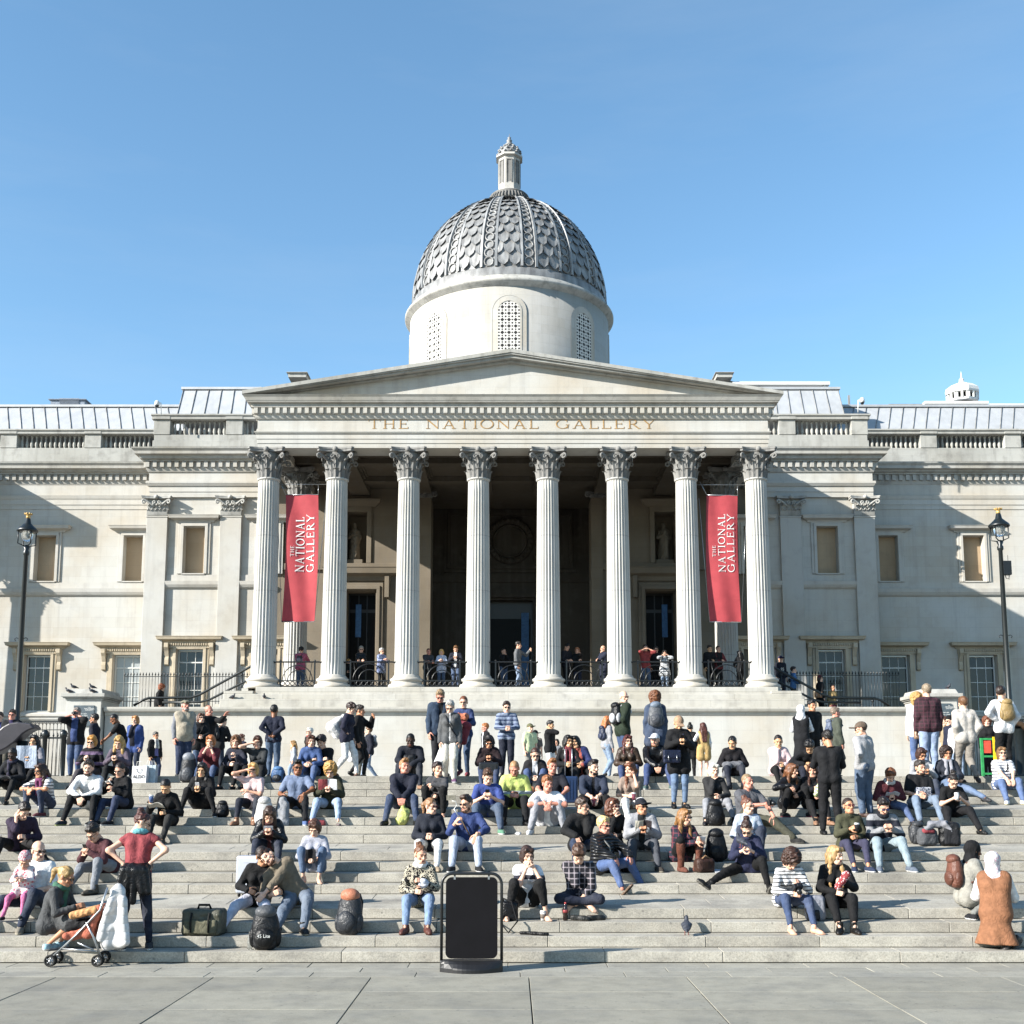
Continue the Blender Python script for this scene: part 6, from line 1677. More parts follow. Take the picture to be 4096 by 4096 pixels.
def place(o_mb, name, mats, loc, X, Y, Z, label, cat, group=None, bevel=0):
    """one-mesh or many-part thing with its own axes"""
    o = o_mb.build(name, mats, None, bevel=bevel) if isinstance(o_mb, MB) else o_mb
    o.matrix_world = mat4(nrm(np.asarray(X)), nrm(np.asarray(Y)), nrm(np.asarray(Z)), loc)
    return tag(o, label, cat, group)
def mid(r): return (r['hand'][0][0] + r['hand'][1][0]) / 2
GP = {'phone': 'phones held in hands', 'cup': 'paper cups', 'camera': 'cameras', 'sheet': 'papers and books in hands'}
def phone(r, c='141416', at=None, land=False, cn='black'):
    p = mid(r) if at is None else r['hand'][at][0]; F = nrm(r['Fh'] * .7 + Zv * -.2); p = p + Zv * .03
    m = MB(); m.box(-.037, .037, -.005, .005, -.073, .073); L = r['L']; U = nrm(Zv * .75 - F * .3 * -1); U = nrm(Zv + r['F'] * .55)
    N = nrm(np.cross(L, U))
    if land: L, U = U, L
    o = place(m, 'phone', cloth(c, 'leather:'), p, L, np.cross(U, L), U, '%s phone held by the %s' % (cn, who(r)), 'phone', GP['phone'], .004); return o
def cup(r, c='ece8e2', sleeve='6b4a35', at=0, cn='white', p=None, label=None, lid='f2f2f0'):
    p = (r['hand'][at][0] + r['F'] * .02) if p is None else p
    root = empty('paper_cup', tuple(p), 0, label or '%s paper cup held by the %s' % (cn, who(r)), 'cup', GP['cup'])
    m = MB(); m.lathe([(.029, -.06), (.040, .05)], n=14); m.build('cup_body', cloth(c, 'gloss:'), root)
    m = MB(); m.lathe([(.042, .048), (.043, .058), (.037, .064), (.036, .074)], n=14); m.build('lid', cloth(lid, 'gloss:'), root)
    if sleeve: m = MB(); m.lathe([(.0335, -.03), (.0395, .03)], n=14); m.build('sleeve', cloth(sleeve), root)
    return root
def camera_item(r, at=None, p=None, label=None):
    p = (mid(r) if at is None else r['hand'][at][0]) + Zv * .02 if p is None else p
    F = r['Fh']; L = nrm(np.cross(F, Zv)); U = np.cross(L, F)
    root = empty('camera', (0, 0, 0), 0, label or 'black camera held by the %s' % who(r), 'camera', GP['camera']); root.matrix_world = mat4(L, -F, U, p)
    if np.linalg.det(np.array(root.matrix_world)[:3, :3]) < 0: root.matrix_world = mat4(-L, -F, U, p)
    m = MB(); m.box(-.068, .068, -.03, .03, -.045, .045); m.box(-.028, .028, -.028, .028, .045, .068); m.box(-.07, -.045, -.045, .03, -.04, .04); m.build('camera_body', M['plastic_black'], root, bevel=.008)
    m = MB(); m.tube([(0, -.03, 0), (0, -.10, 0)], .036, 14); m.tube([(0, -.10, 0), (0, -.105, 0)], .030, 14); m.build('lens', M['iron'], root)
    return root
def sheet(r, c='e9e9ea', w=.2, h=.28, name='paper', cat='paper', label=None, p=None, c2=None, up=.05, tilt=.5):
    p = mid(r) + Zv * up + r['F'] * .02 if p is None else p; L = r['L']; U = nrm(Zv + r['F'] * tilt)
    m = MB(); hw = w / 2
    V = []; n = 8
    for dy in (0, .006):
        for j in (0, 1):
            for i in range(n + 1): u = -1 + 2 * i / n; V.append((u * hw, dy - .02 * abs(u) + .015 * j * math.sin(u * 4), -h / 2 + h * j))
    k = n + 1; F = [(i, i + 1, k + i + 1, k + i) for i in range(n)] + [(2 * k + i + 1, 2 * k + i, 3 * k + i, 3 * k + i + 1) for i in range(n)] + [(0, k, 3 * k, 2 * k), (k - 1, 2 * k + k - 1, 3 * k + k - 1, k + k - 1)] + [(k + i, k + i + 1, 3 * k + i + 1, 3 * k + i) for i in range(n)] + [(i + 1, i, 2 * k + i, 2 * k + i + 1) for i in range(n)]
    m.add(V, F, 0, False)
    if c2: m.s = m.s; m.m = [1 if (f[0] % k) < n / 2 else 0 for f in m.f]
    return place(m, name, [cloth(c)] + ([cloth(c2)] if c2 else []), p, L, np.cross(U, L), U, label, cat, GP['sheet'])
S, T = seat, stand
JN = ('3d5a80', .97, .012, 'denim:'); LJ = ('7d9cc0', .97, .012, 'denim:'); DJ = ('26344f', .97, .012, 'denim:'); BK = ('131316', .97, .008); WH = ('e9e7e2', .97, .010); GYT = ('8c8f96', .97, .014)
SNW = ('sneaker', 'd9d9da', 'f0f0ee'); SNB = ('sneaker', '24365a', 'e6e6e6'); SHB = ('shoe', '121212', '0c0c0c'); TAN = ('boot', 'a8713f', '3a2817'); SNK = ('sneaker', '1c1d22', 'dcdcdc')
PP = {}
def add(key, r): PP[key] = r; return r
# ---- bottom flight
r = add('white tee', S(150, 4, 'man in white t-shirt and sunglasses on the far left, toddler on lap', hair=('ring', '2d221b'), glass=('sun',), top=('f3f2f1', .42, .016), bot=DJ, arms='lap,lap', lean=2, hy=48, hp=8, shoes=('sneaker', '8a7f6a', 'cfc3a4'), H=1.82, fat=1.18, skin='q', w=.2, fo=(-.15, .05, -.3, 0)))
tl = r['P'] + v3(-.06, -.26, .10)
add('toddler', person('toddler in pink leggings and floral dress on the lap of the man in white t-shirt', tuple(tl - v3(0, 0, .1)), tl + v3(0, 0, .06), [tl + v3(.10, -.30, -.26), tl + v3(-.16, -.30, -.28)], 5, H=1.02, fem=1, hp=30, lean=8, arms='lap,lap', hair=('bald', 'b08b5a'), hat=('beanie', 'e7b6b8', 'floral:c8475f:34'), top=('efd9d6', .9, .014, .45, 'floral:cc5568:26'), bot=('e5529f', .97, .006), shoes=('sneaker', '202028', 'e6e6e6'), kneep=(v3(.2, -1, .5), v3(-.2, -1, .5))))
X, _ = W(232, 3600, SY[1] + .2); Yc = SY[1] + .24; zc_ = SZ[1]
r = add('stroller mum', person('woman in long grey dress and green scarf crouching beside the orange pushchair', (X, Yc, zc_), v3(X - .12, Yc, zc_ + .30), [v3(X - .06, Yc - .12, zc_ + .085), v3(X + .02, Yc + .08, zc_ + .085)], 80, lean=20, hp=24, hy=5, H=1.70, fem=1, skin='t', arms='lo,at:.34:-.1:-.1', hair=('pony', 'a88a5a'), glass=('sun',), scarf=('2f7a5b', (0,)), top=('4d4f51', .97, .016, .95, None, 'dress'), bot=('4d4f51', .5, .012), skirt=.95, shoes=('sneaker', '8fd0e6', 'e2e6e8'), kneep=(v3(1, -.25, .6), v3(1, .25, .6)), toe=(80, 80)))
r = add('red top', T(548, 'woman in sleeveless red top and turquoise scarf standing with her back turned', n=1, fa=195, H=1.76, w=.20, fem=1, lean=14, ta=-10, hy=-75, hp=24, arms='hip,hip', hair=('bun', '4a2620'), glass=('sun',), scarf=('3fb5c0', ()), top=('a61f2d', .12, .014), bot=('1d2740', .97, .008, 'denim:'), skin='q', shoes=('sneaker', '3c3f44', 'f0f0f0')))
add('maroon cardigan', S(438, 6, 'man in maroon cardigan and grey jeans bent over his phone', fa=-28, w=.20, lean=36, hp=40, arms='ph,ph', hair=('short', '20170f'), glass=('g',), top=('5e2630', 1, .016, .05), bot=('7f858f', .97, .014, 'denim:'), shoes=('boot', '4a4234', '2a241c')))
add('purple sweater', S(75, 8, 'man in dark purple sweater sitting at left edge with a hand on his face', fa=15, w=.22, ta=20, lean=30, hp=40, hy=15, arms='lap,cheek', hair=('short', '241a14'), top=('33203f', 1, .016), bot=BK, shoes=('sneaker', '3a3d66', 'eeeeee'), fo=(.32, .3, 0, 0), skin='q'))
add('leather phone girl', S(1082, 8, 'young woman in black leather jacket texting above the silver suitcase', lean=40, hp=44, arms='ph,ph', fem=1, hair=('long', '3d2a1e'), top=('141418', 1, .024, .05, 'leather:'), inner=('5a1f26', .05, .15), bot=('1f2a44', .97, .008, 'denim:'), shoes=TAN, w=.20, fa=8))
add('tablet woman', S(1262, 6, 'barefoot woman in lilac grey top reading a tablet with knees up', fd=1, lean=10, hp=34, hy=-6, arms='lo,lo', fem=1, H=1.66, hair=('bob', '4a2f20'), top=('aeb0c2', .8, .012), bot=('4f7099', .86, .008, 'denim:'), shoes=('bare',), w=.12, skin='q'))
a = S(1030, 4, 'woman with sunglasses in black top sitting behind the black backpack, man on her lap', lean=14, side=8, hp=24, hy=35, ht=-12, arms='at:.2:.34:-.2,lap', fem=1, hair=('tied', '241812'), glass=('sun',), top=('111114', 1, .018, .1), bot=('c9cbe0', .97, .014), shoes=SHB, w=.30, skin='t', back=.08); add('lap woman', a)
Yl = SY[4] + .16; X = WX(1200, Yl, 1.0); zl_ = SZ[4]
add('reclining man', person('bearded man in brown sweater and grey jeans reclining against the woman in black', (X, Yl, zl_), v3(X, Yl - .02, zl_ + .15), [v3(X + .20, SY[2] + .2, SZ[2] + .09), v3(X - .17, SY[1] + .22, SZ[1] + .07)], 5, lean=8, side=-52, ta=0, hy=-20, hp=10, ht=-58, H=1.80, arms='at:.26:-.22:-.25,at:.22:-.1:-.25', hair=('short', '3a2417'), beard='4a2d1c', top=('7a6a50', .8, .02), bot=('66788f', .97, .016, 'denim:'), shoes=('boot', '1e1e1e', 'b9a98a'), kneep=(v3(.35, -.6, 1), v3(-.2, -.6, 1)), toe=(20, -25), feet=(0, 50), skin='q'))
add('leopard', S(1683, 4, 'woman in black and cream patterned sweater sitting left of the black board', lean=8, hp=8, hy=28, arms='ph,lap', fem=1, hair=('bun', '6b452c'), top=('17161a', 1, .018, .05, 'spots:b3ab98:26'), scarf=('ece8e2', ()), bot=('6d93c2', .93, .008, 'denim:'), shoes=('heel', '6b2f1c', '2b1a12'), w=.15))
add('white print tee', S(2108, 4, 'barefoot woman in white print t-shirt eating, right of the black board', fd=1, lean=10, hp=12, hy=18, arms='mouth,mouth', fem=1, hair=('bob', '35221a'), top=('f1f0f1', .35, .014, 0, 'band:2a2a34:.42:.03'), bot=('121214', .82, .012), shoes=('bare',), w=.26, skin='q'))
Yb = SY[4] + .34; X = WX(2312, Yb, 1.0); zb_ = step_z(4, Yb)
add('plaid', person('young man in dark plaid shirt sitting cross-legged with his head bowed', (X, Yb, zb_), v3(X, Yb, zb_ + .115), [v3(X - .14, Yb - .32, zb_ + .06), v3(X + .14, Yb - .36, zb_ + .07)], 0, lean=24, hp=48, arms='at:.22:.02:-.36,chin', hair=('mop', '4a3222'), top=('22222c', .8, .016, .05, 'plaid:a39aa0'), bot=('1d2640', .97, .012, 'denim:'), shoes=('bare',), kneep=(v3(1, -.5, .1), v3(-1, -.5, .1)), skin='q', feet=(-30, -30), toe=(-60, 60)))
add('striped camera girl', S(3142, 4, 'woman in white sweater with black stripes looking down at a camera', lean=24, hp=52, hy=8, arms='ph,lo', fem=1, hair=('curly', '3b241a'), top=('eeecea', 1, .014, .03, 'stripe:17171c:.05:.28'), bot=('2f4a78', .93, .006, 'denim:'), shoes=('bare',), w=.16, fa=8))
add('red packet girl', S(3338, 4, 'long haired blonde woman in black holding a red packet', lean=8, hp=8, hy=42, arms='ph,lo', fem=1, hair=('longer', 'a8875a'), top=('101013', 1, .022, .25), bot=('121215', .86, .016), shoes=('boot', '141312', '3b2a18'), w=.10, fa=-4, skin='q'))
add('hijab pack', None) if False else None
Yh = SY[3] + .26; X = WX(3878, Yh, .9); zh = SZ[3]
add('black headscarf', person('woman in black headscarf and oatmeal coat crouching with a brown leather rucksack', (X, Yh, zh), v3(X - .02, Yh + .1, zh + .30), [v3(X + .0, Yh - .06, zh + .085), v3(X + .08, Yh + .12, zh + .085)], 95, lean=14, hp=8, hy=0, H=1.66, fem=1, skin='b', arms='lo,lo', hair=('bald', '111111'), hat=('hijab', '121215'), top=('9b9789', 1, .035, .6), bot=('7b7d78', .97, .014), shoes=SNK, kneep=(v3(1, -.2, .5), v3(1, .3, .5)), toe=(95, 95)))
Ym = SY[1] + .30; X = WX(3972, Ym, .9); zm = SZ[1]
add('mustard coat', person('woman in long mustard sleeveless coat and pale headscarf kneeling with her back turned', (X, Ym, zm), v3(X + .02, Ym, zm + .44), [v3(X + .26, Ym + .0, zm + .10), v3(X + .08, Ym - .10, zm + .10)], 158, lean=6, hp=6, hy=-25, H=1.70, fem=1, skin='t', arms='lo,lo', hair=('bald', '111111'), hat=('hijab', 'e3dcdd', 'floral:d9a9b4:30'), top=('eceae6', .95, .03, 0, None, 'blouse'), over=('a05c16', .045, 1.0, 'coat'), bot=('22355c', .97, .008, 'denim:'), shoes=('heel', '4a443f', '2b2724'), kneep=(v3(.5, 1, -.6), v3(.2, 1, -.6)), toe=(140, 140), feet=(-50, -50)))
# ---- second flight
add('selfie woman', S(1722, 8, 'woman in navy rain jacket and white jeans beside the man with a selfie stick', lean=8, hp=4, hy=48, arms='lap,lap', fem=1, hair=('pony', '8a6544'), glass=('sun', '6b2630'), top=('1d2435', 1, .026, .12), bot=WH, shoes=('boot', 'a58a62', '3a2f22'), w=.15, skin='q'))
add('selfie man', S(1868, 8, 'bearded man in cobalt sweater and light jeans holding up a selfie stick', lean=10, hp=8, hy=-38, arms='k,at:.36:-.16:.02', hair=('quiff', '3b271a'), beard='4b301d', glass=('sun',), top=('1d3f86', .8, .016, .02), bot=('a3b4d2', .97, .016, 'denim:'), shoes=SNK, w=.21, H=1.80, strap=('6b5238', -1)))
add('puffer woman', S(2405, 6, 'woman with short blonde hair in black puffer jacket with legs stretched to the right', fa=38, lean=6, hp=4, hy=0, arms='k,k', fem=1, hair=('short', 'd3b57c'), glass=('sun',), top=('15161a', 1, .034, .1, 'quilt:62'), bot=('3c62a0', .93, .010, 'denim:'), shoes=('flat', '7a5a3c', '3a2a1c'), fat=1.18, H=1.70, fo=(.20, .35, .12, 0), strap=('8d8a84', -1), skin='r', feet=(25, 45)))
add('chin man', S(2322, 8, 'man in black waxed jacket and sunglasses resting his chin on a fist', fa=10, lean=12, hp=4, hy=48, arms='chin,k', hair=('short', '3a281c'), glass=('sun',), top=('1a1a1c', 1, .03, .1), bot=('1f3558', .97, .012, 'denim:'), shoes=SHB, w=.2))
add('red sunglasses', S(2448, 8, 'woman with curly brown hair and red sunglasses in a black top', lean=14, hp=2, hy=42, arms='lap,chin', fem=1, hair=('wavy', '5d3624'), glass=('sun', '7a2430'), top=('151518', 1, .014), bot=DJ, back=.1, skin='q'))
add('book man', S(2562, 8, 'man in navy cap and beige grey anorak reading a book', lean=14, hp=2, hy=28, arms='ph,ph', hair=('short', '4a4038'), hat=('cap', '1c1f2c'), glass=('sun', '2b2522'), top=('9fa0a6', 1, .036, .08), inner=('2b2e30', .05, .1), bot=('474b55', .97, .014, 'denim:'), shoes=('sneaker', '3f372f', 'a39a80'), w=.2, skin='t'))
add('brown boots', S(2722, 7, 'woman with long hair and tall brown boots holding out a phone', fd=1, fa=18, lean=16, hp=6, hy=28, arms='at:.42:.1:-.06,at:.40:.06:-.1', fem=1, hair=('long', '8a6238'), glass=('sun',), top=('20263a', .9, .018, .05, 'plaid:7b3f4a'), bot=('121215', .97, .008), shoes=('tall', '7a3a1d', '3a1d10'), w=.13))
add('pigeon woman', S(2992, 6, 'woman in navy top and dark plaid waistcoat with a pigeon on her arm', fa=-14, lean=20, hp=42, hy=-4, arms='ph,ph', fem=1, hair=('bun', '35221a'), glass=('sun', '2a2320'), top=('232a52', .8, .02, .1), bot=('101012', .97, .008), shoes=('boot', '1a1a1a', '6b675d'), fat=1.2, fo=(.1, .12, -.60, -.02), w=.2, toe=(20, -60), feet=(35, 40), skin='q'))
add('pale blue shirt', S(2988, 8, 'woman with glasses and hair bun in a pale blue shirt behind the pigeon', lean=8, hp=4, hy=35, arms='lap,lap', fem=1, hair=('bun', '6a4434'), glass=('g',), top=('aebfd8', 1, .018, .05), bot=DJ, back=.05, fd=1, skin='q'))
add('olive jacket', S(3392, 8, 'woman in olive jacket and purple leggings holding a coffee cup', lean=8, hp=-6, hy=10, arms='lap,ph', fem=1, hair=('tied', '33241b'), glass=('sun', '7d2f38'), top=('4a4a2a', .9, .022, .1), bot=('3b3a5c', .9, .006), shoes=SNB, w=.11, skin='t'))
add('striped sweater man', S(3520, 8, 'man in grey and navy striped sweater with blue mirrored sunglasses', lean=20, hp=32, hy=4, arms='ph,ph', hair=('short', '1c1512'), beard='241a15', glass=('sun', '1c3f8a'), top=('8f9094', 1, .018, .05, 'stripe:1a1d28:.20:.5'), scarf=('1a1d28', ()), bot=('86a0ac', .97, .016, 'denim:'), shoes=('sneaker', '5b6b80', 'e6e6e6'), w=.24, H=1.78))
# ---- third flight
add('tablet left', S(62, 14, 'woman in dark coat and scarf holding a tablet at the far left', fd=2, lean=18, hp=26, arms='lo,lo', fem=1, hair=('tied', '1b1512'), top=('14161f', 1, .03, .2), scarf=('3a3550', (-1,)), bot=BK, skin='d'))
add('purple scarf', S(190, 12, 'woman in striped t-shirt and magenta scarf with arms over her knees', fd=1, fa=-22, lean=20, hp=8, hy=-10, arms='kk,kk', fem=1, hair=('long', '3a241a'), glass=('sun',), scarf=('8a1f6b', (-1, 1)), top=('e4e2e0', .4, .014, 0, 'stripe:23232b:.06:.25'), bot=('24375c', .97, .008, 'denim:'), shoes=('sneaker', '6b2030', 'd8d8d8'), skin='t', w=.14))
add('map girl', S(138, 16, 'young woman with black hair holding up a large map', lean=6, hp=2, arms='ph,ph', fem=1, hair=('long', '15110f'), top=('8b8a98', 1, .02, .1), bot=BK, skin='a', back=.1))
add('white sweatshirt', S(368, 12, 'bearded man in white and black sweatshirt with forearms on his knees', lean=24, hp=6, hy=8, arms='kk,kk', hair=('short', '2a1c14'), beard='3a261a', top=('ecebea', 1, .022, .05, 'band:17171b:.20:.05'), bot=BK, shoes=('sneaker', '24303c', 'a8b23c'), w=.26, H=1.84, skin='q'))
add('bowl woman', S(498, 12, 'woman in black jacket eating from a small white bowl', fa=-22, lean=14, hp=20, hy=8, arms='ph,ph2', fem=1, hair=('tied', '2c1d16'), glass=('sun',), top=('131318', 1, .024, .1), bot=('24365e', .97, .012, 'denim:'), shoes=SNK, w=.12))
add('blue cup girl', S(672, 10, 'woman in black with a necklace reading a book and holding a blue cup', lean=16, hp=40, hy=-4, arms='lap,at:.28:-.22:.0', fem=1, hair=('tied', '15110f'), top=('111114', 1, .02, .1), bot=('2a2a28', .97, .012), shoes=('boot', '2e2e26', '1a1a16'), skin='a', w=.12))
add('white phone girl', S(812, 12, 'young woman with long black hair photographing with a white phone', fd=1, lean=10, hp=14, arms='ph,ph', fem=1, hair=('longer', '15100e'), top=('121216', 1, .026, .3), bot=('16161a', .97, .006), shoes=SNK, w=.32, skin='a'))
add('pink tee', S(1015, 12, 'blonde woman in pink t-shirt with a hand at her sunglasses', lean=10, hp=4, arms='fold,brow', fem=1, hair=('bob', 'c29a5e'), glass=('sun',), top=('e9c0bd', .38, .016), bot=('1b2236', .93, .008, 'denim:'), shoes=('boot', '9a6232', '4a2d16'), w=.16, skin='p'))
add('blue tee', S(1192, 12, 'man in blue t-shirt and sunglasses with blue shoes', lean=8, hp=4, hy=18, arms='k,at:.28:-.22:-.2', hair=('quiff', '120e0c'), glass=('sun',), top=('6b83ad', .36, .014), bot=('1c1c20', .97, .014), shoes=('sneaker', '4a6fb0', 'e8e8e8'), skin='b', w=.26, H=1.78, fat=1.08))
add('curly reader', S(1325, 12, 'curly blonde woman with glasses reading a red and white leaflet', lean=14, hp=28, arms='ph,ph', fem=1, hair=('curly', 'b98f52'), glass=('g',), top=('3a3a1f', 1, .03, .1), bot=('8fb0d8', .92, .012, 'denim:'), shoes=('flat', '7d6a6a', '6a5a5a'), w=.24, skin='q'))
add('navy jacket man', S(1618, 12, 'man with sandy hair in navy jacket and jeans holding a yellow bag', lean=12, hp=-2, hy=26, arms='kk,kk', hair=('quiff', '9a7048'), top=('1a2036', 1, .028, .08), bot=('263f66', .97, .014, 'denim:'), shoes=('boot', '131313', '101010'), w=.28, H=1.84, skin='r'))
add('short hair woman', S(1752, 12, 'woman with short dark hair in grey and black top looking to the right', fd=1, fa=-8, lean=8, hp=-4, hy=42, arms='fk,lap', fem=1, hair=('short', '2a1812'), top=('4b4b50', 1, .016, .05), bot=('121214', .97, .014), shoes=('bare',), w=.16))
add('blue polo', S(1952, 11, 'man in royal blue polo shirt and jeans looking at his phone', lean=20, hp=30, hy=14, arms='ph,ph', hair=('short', '4a3120'), top=('1f44a0', .38, .016, .02), bot=('3f5878', .97, .018, 'denim:'), shoes=('sneaker', '4f9a72', 'eeeeea'), w=.24, H=1.80, skin='q'))
add('hi-vis', S(2058, 12, 'balding worker in yellow high visibility jacket', lean=20, hp=30, hy=-6, arms='lap,lo', hair=('buzz', 'a37e58'), beard='8a6440', top=('d3e820', .9, .024, .05, 'band:9aa3a6:.30:.03'), bot=('16181c', .97, .016), shoes=SHB, H=1.82, back=.05, skin='r', w=.2))
add('white tee grey joggers', S(2188, 10, 'man in white t-shirt and grey joggers with hands hanging between his knees', fd=1, lean=22, hp=6, hy=22, arms='kk,kk', hair=('short', '8a5a38'), top=('f0f0f1', .34, .018, .02), bot=('9fa1ab', .95, .020), shoes=SNW, w=.30, H=1.82, fat=1.12, skin='r'))
add('quiff navy', S(2208, 12, 'man with swept up hair in dark navy t-shirt behind the white t-shirt', lean=10, hp=6, hy=16, arms='k,k', hair=('quiff', '8a5c38'), top=('191b2a', .34, .016), bot=BK, H=1.84, skin='r', back=.1))
add('bearded shirt', S(2370, 12, 'bearded man in dark blue shirt and black trousers with a red drink', lean=18, hp=4, hy=32, arms='kk,kk', hair=('quiff', '1c1410'), beard='20150f', top=('27344e', .7, .018), inner=('12141c', .03, 0), bot=('121215', .97, .014), shoes=SHB, w=.28, H=1.82, skin='q'))
add('beige top', S(2522, 12, 'woman in beige top and white trousers shading her face with a hand', lean=8, hp=4, hy=-42, arms='cheek,lap', fem=1, hair=('long', '6b3f26'), top=('a08470', .4, .014), bot=WH, shoes=('flat', '7a6a5a', '5a4a3a'), w=.12, skin='q'))
add('silver bob', S(2852, 12, 'woman with silver bob in charcoal cardigan with a hand at her neck', lean=14, hp=10, hy=10, arms='lo,chin', fem=1, hair=('bob', 'd8cfc0'), top=('2e2e30', 1, .018, .1), bot=('8d8f97', .92, .012), shoes=('boot', '1a1b22', '101012'), w=.26, skin='q'))
add('camera tee', S(2985, 10, 'man in grey t-shirt and olive trousers holding a camera', fa=20, lean=6, hp=-2, hy=10, arms='k,at:.40:.12:-.08', hair=('buzz', '8a7458'), top=('5b5d66', .36, .016, .03), bot=('4a4a36', .97, .022), shoes=('sneaker', '2b2b2a', '55554f'), w=.3, H=1.84, fat=1.12, skin='r', fo=(.25, .1, -.1, 0)))
add('leather hair', S(3150, 12, 'woman with long straight brown hair in black leather jacket facing right', fd=1, fa=18, lean=18, hp=10, hy=30, arms='lap,k', fem=1, hair=('longer', '6d4428'), top=('15151a', 1, .024, .1, 'leather:'), bot=('141417', .97, .008), shoes=('sneaker', '141416', '8a2040'), w=.24))
add('tan boots girl', S(3246, 12, 'woman with auburn hair holding a green crisp packet behind the man in black', lean=14, hp=10, hy=-20, arms='lo,ph', fem=1, hair=('long', '4a2a1c'), top=('14141a', 1, .024, .1), bot=('17171b', .97, .008), shoes=TAN, w=.12, back=.05))
add('hoodie boy', S(3546, 12, 'boy in maroon hoodie and jeans looking down at a book', lean=26, hp=36, hy=8, arms='lap,lap', H=1.55, hair=('mop', '6b4226'), top=('6b1c2c', 1, .022, .05), scarf=('cfcac4', ()), bot=('3f5f96', .97, .012, 'denim:'), shoes=('sneaker', '23242e', 'c98a20'), w=.24, skin='q'))
add('beard lean', S(3668, 12, 'bearded man in black t-shirt leaning back with a patterned bag on his chest', lean=-6, side=8, hp=4, hy=14, arms='lap,lap', hair=('short', '3a332e'), beard='3a2a20', top=('17171c', .4, .016), bot=('6c87a6', .97, .014, 'denim:'), shoes=SNK, w=.2, H=1.78, fd=2))
add('black tee cup', S(3795, 11, 'woman in black t-shirt bowed over a white coffee cup', lean=26, hp=42, hy=-4, arms='ph,ph', fem=1, hair=('bun', '1c1411'), glass=('g',), top=('131316', .34, .016), bot=('15151a', .97, .014), shoes=SHB, w=.28, fat=1.1, skin='q'))
add('grey sweater woman', S(3678, 14, 'woman with sunglasses in pale grey sweatshirt reading a leaflet', lean=14, hp=24, hy=10, arms='ph,ph', fem=1, hair=('bob', '3a2218'), glass=('sun',), top=('9b9ca2', 1, .02, .05), bot=DJ, w=.14, skin='t'))
add('scarf woman', S(3785, 14, 'woman with dark curls and glasses in a grey scarf, one leg stretched out', lean=6, hp=4, hy=0, arms='lo,lap', fem=1, hair=('curly', '2a1a14'), glass=('g',), top=('2a3040', 1, .026, .1), scarf=('9a9aa6', (-1, 1)), bot=('5b7ba6', .97, .012, 'denim:'), shoes=('shoe', '3b3c40', '3b3c40'), fo=(.42, -.28, 0, 0), w=.14, skin='t'))
add('striped tee woman', S(4008, 14, 'large woman in striped t-shirt and jeans at the right edge', fa=-6, lean=6, hp=-2, hy=-4, arms='kk,kk', fem=1, hair=('bob', '7a5a3a'), glass=('sun',), top=('ecebee', .4, .018, .12, 'stripe:34344a:.06:.28'), bot=('4a6ea8', .97, .014, 'denim:'), shoes=('sneaker', 'd8dfe6', 'e8dfa8'), fat=1.3, w=.16, skin='q', strap=('1c1c20', 1)))
# ---- people sitting on the terrace edge
add('striped jumper blonde', S(372, 16, 'blonde woman with sunglasses in black and purple striped jumper', lean=10, hp=16, arms='lap,ph', fem=1, hair=('bob', 'b9843f'), glass=('sun',), top=('15141a', 1, .018, .05, 'stripe:6d5a75:.22:.3'), bot=('4a4148', .97, .014), w=.14, back=.1, skin='q'))
add('long blonde', S(484, 16, 'woman with long straight blonde hair in mauve sweater and black skirt', lean=16, hp=28, arms='ph,ph', fem=1, hair=('longer', 'b5925a'), top=('5f4f64', 1, .016), bot=('121215', .97, .006), shoes=SHB, w=.12, skin='q'))
add('maroon eater', S(846, 16, 'red haired woman in maroon sweater eating with both hands', lean=12, hp=10, arms='mouth,mouth', fem=1, hair=('bob', 'a8683a'), top=('7a1a28', .7, .016, .03), bot=('2f4f7e', .97, .010, 'denim:'), shoes=SHB, w=.15, skin='q'))
add('navy curls', S(952, 16, 'woman with loose curls in navy top and black leggings, one hand raised', lean=14, hp=8, hy=12, arms='at:.30:.12:-.02,lap', fem=1, hair=('wavy', '6b4a30'), top=('2a2e42', 1, .018, .05), bot=('101012', .97, .008), shoes=SHB, w=.14, fa=-10, skin='q'))
add('fringe', S(1035, 16, 'person with brown fringe in charcoal sweater leaning face on hand', lean=18, hp=12, hy=4, arms='fk,brow', fem=1, hair=('bob', '43281a'), top=('33373a', 1, .018), bot=('15161a', .97, .012), shoes=SHB, w=.18, skin='q'))
add('hugged', S(1245, 16, 'smiling woman in bright blue shirt being hugged from behind', lean=8, hp=6, hy=18, arms='lo,lo', fem=1, hair=('bob', '4a2c1c'), top=('2a5596', .9, .02, .12), bot=('3a5f9a', .97, .012, 'denim:'), shoes=SHB, w=.12, skin='q'))
add('hugger', S(1292, 16, 'dark haired man in black hugging the woman in blue', lean=22, hp=22, hy=-25, arms='at:.32:-.02:-.1,at:.32:.05:-.1', hair=('mop', '1c130f'), top=('15151a', 1, .018), bot=BK, back=.30, fd=1, H=1.76, skin='q'))
add('terrace black man', S(1645, 16, 'man in dark jacket with a backpack on his lap sitting alone at the terrace edge', lean=22, hp=20, arms='kk,kk', hair=('buzz', '0d0b0a'), top=('161c2c', 1, .028, .05), bot=('1c2334', .97, .014, 'denim:'), shoes=TAN, skin='d', w=.24, H=1.82, fat=1.05))
add('curly phone', S(1957, 16, 'woman with big black curls on her phone behind the black suitcase', lean=16, hp=26, arms='ph,ph', fem=1, hair=('wavy', '100c0b'), glass=('sun',), top=('2a141a', 1, .03, .1), bot=('2a3f68', .97, .012, 'denim:'), shoes=SHB, w=.14, skin='t'))
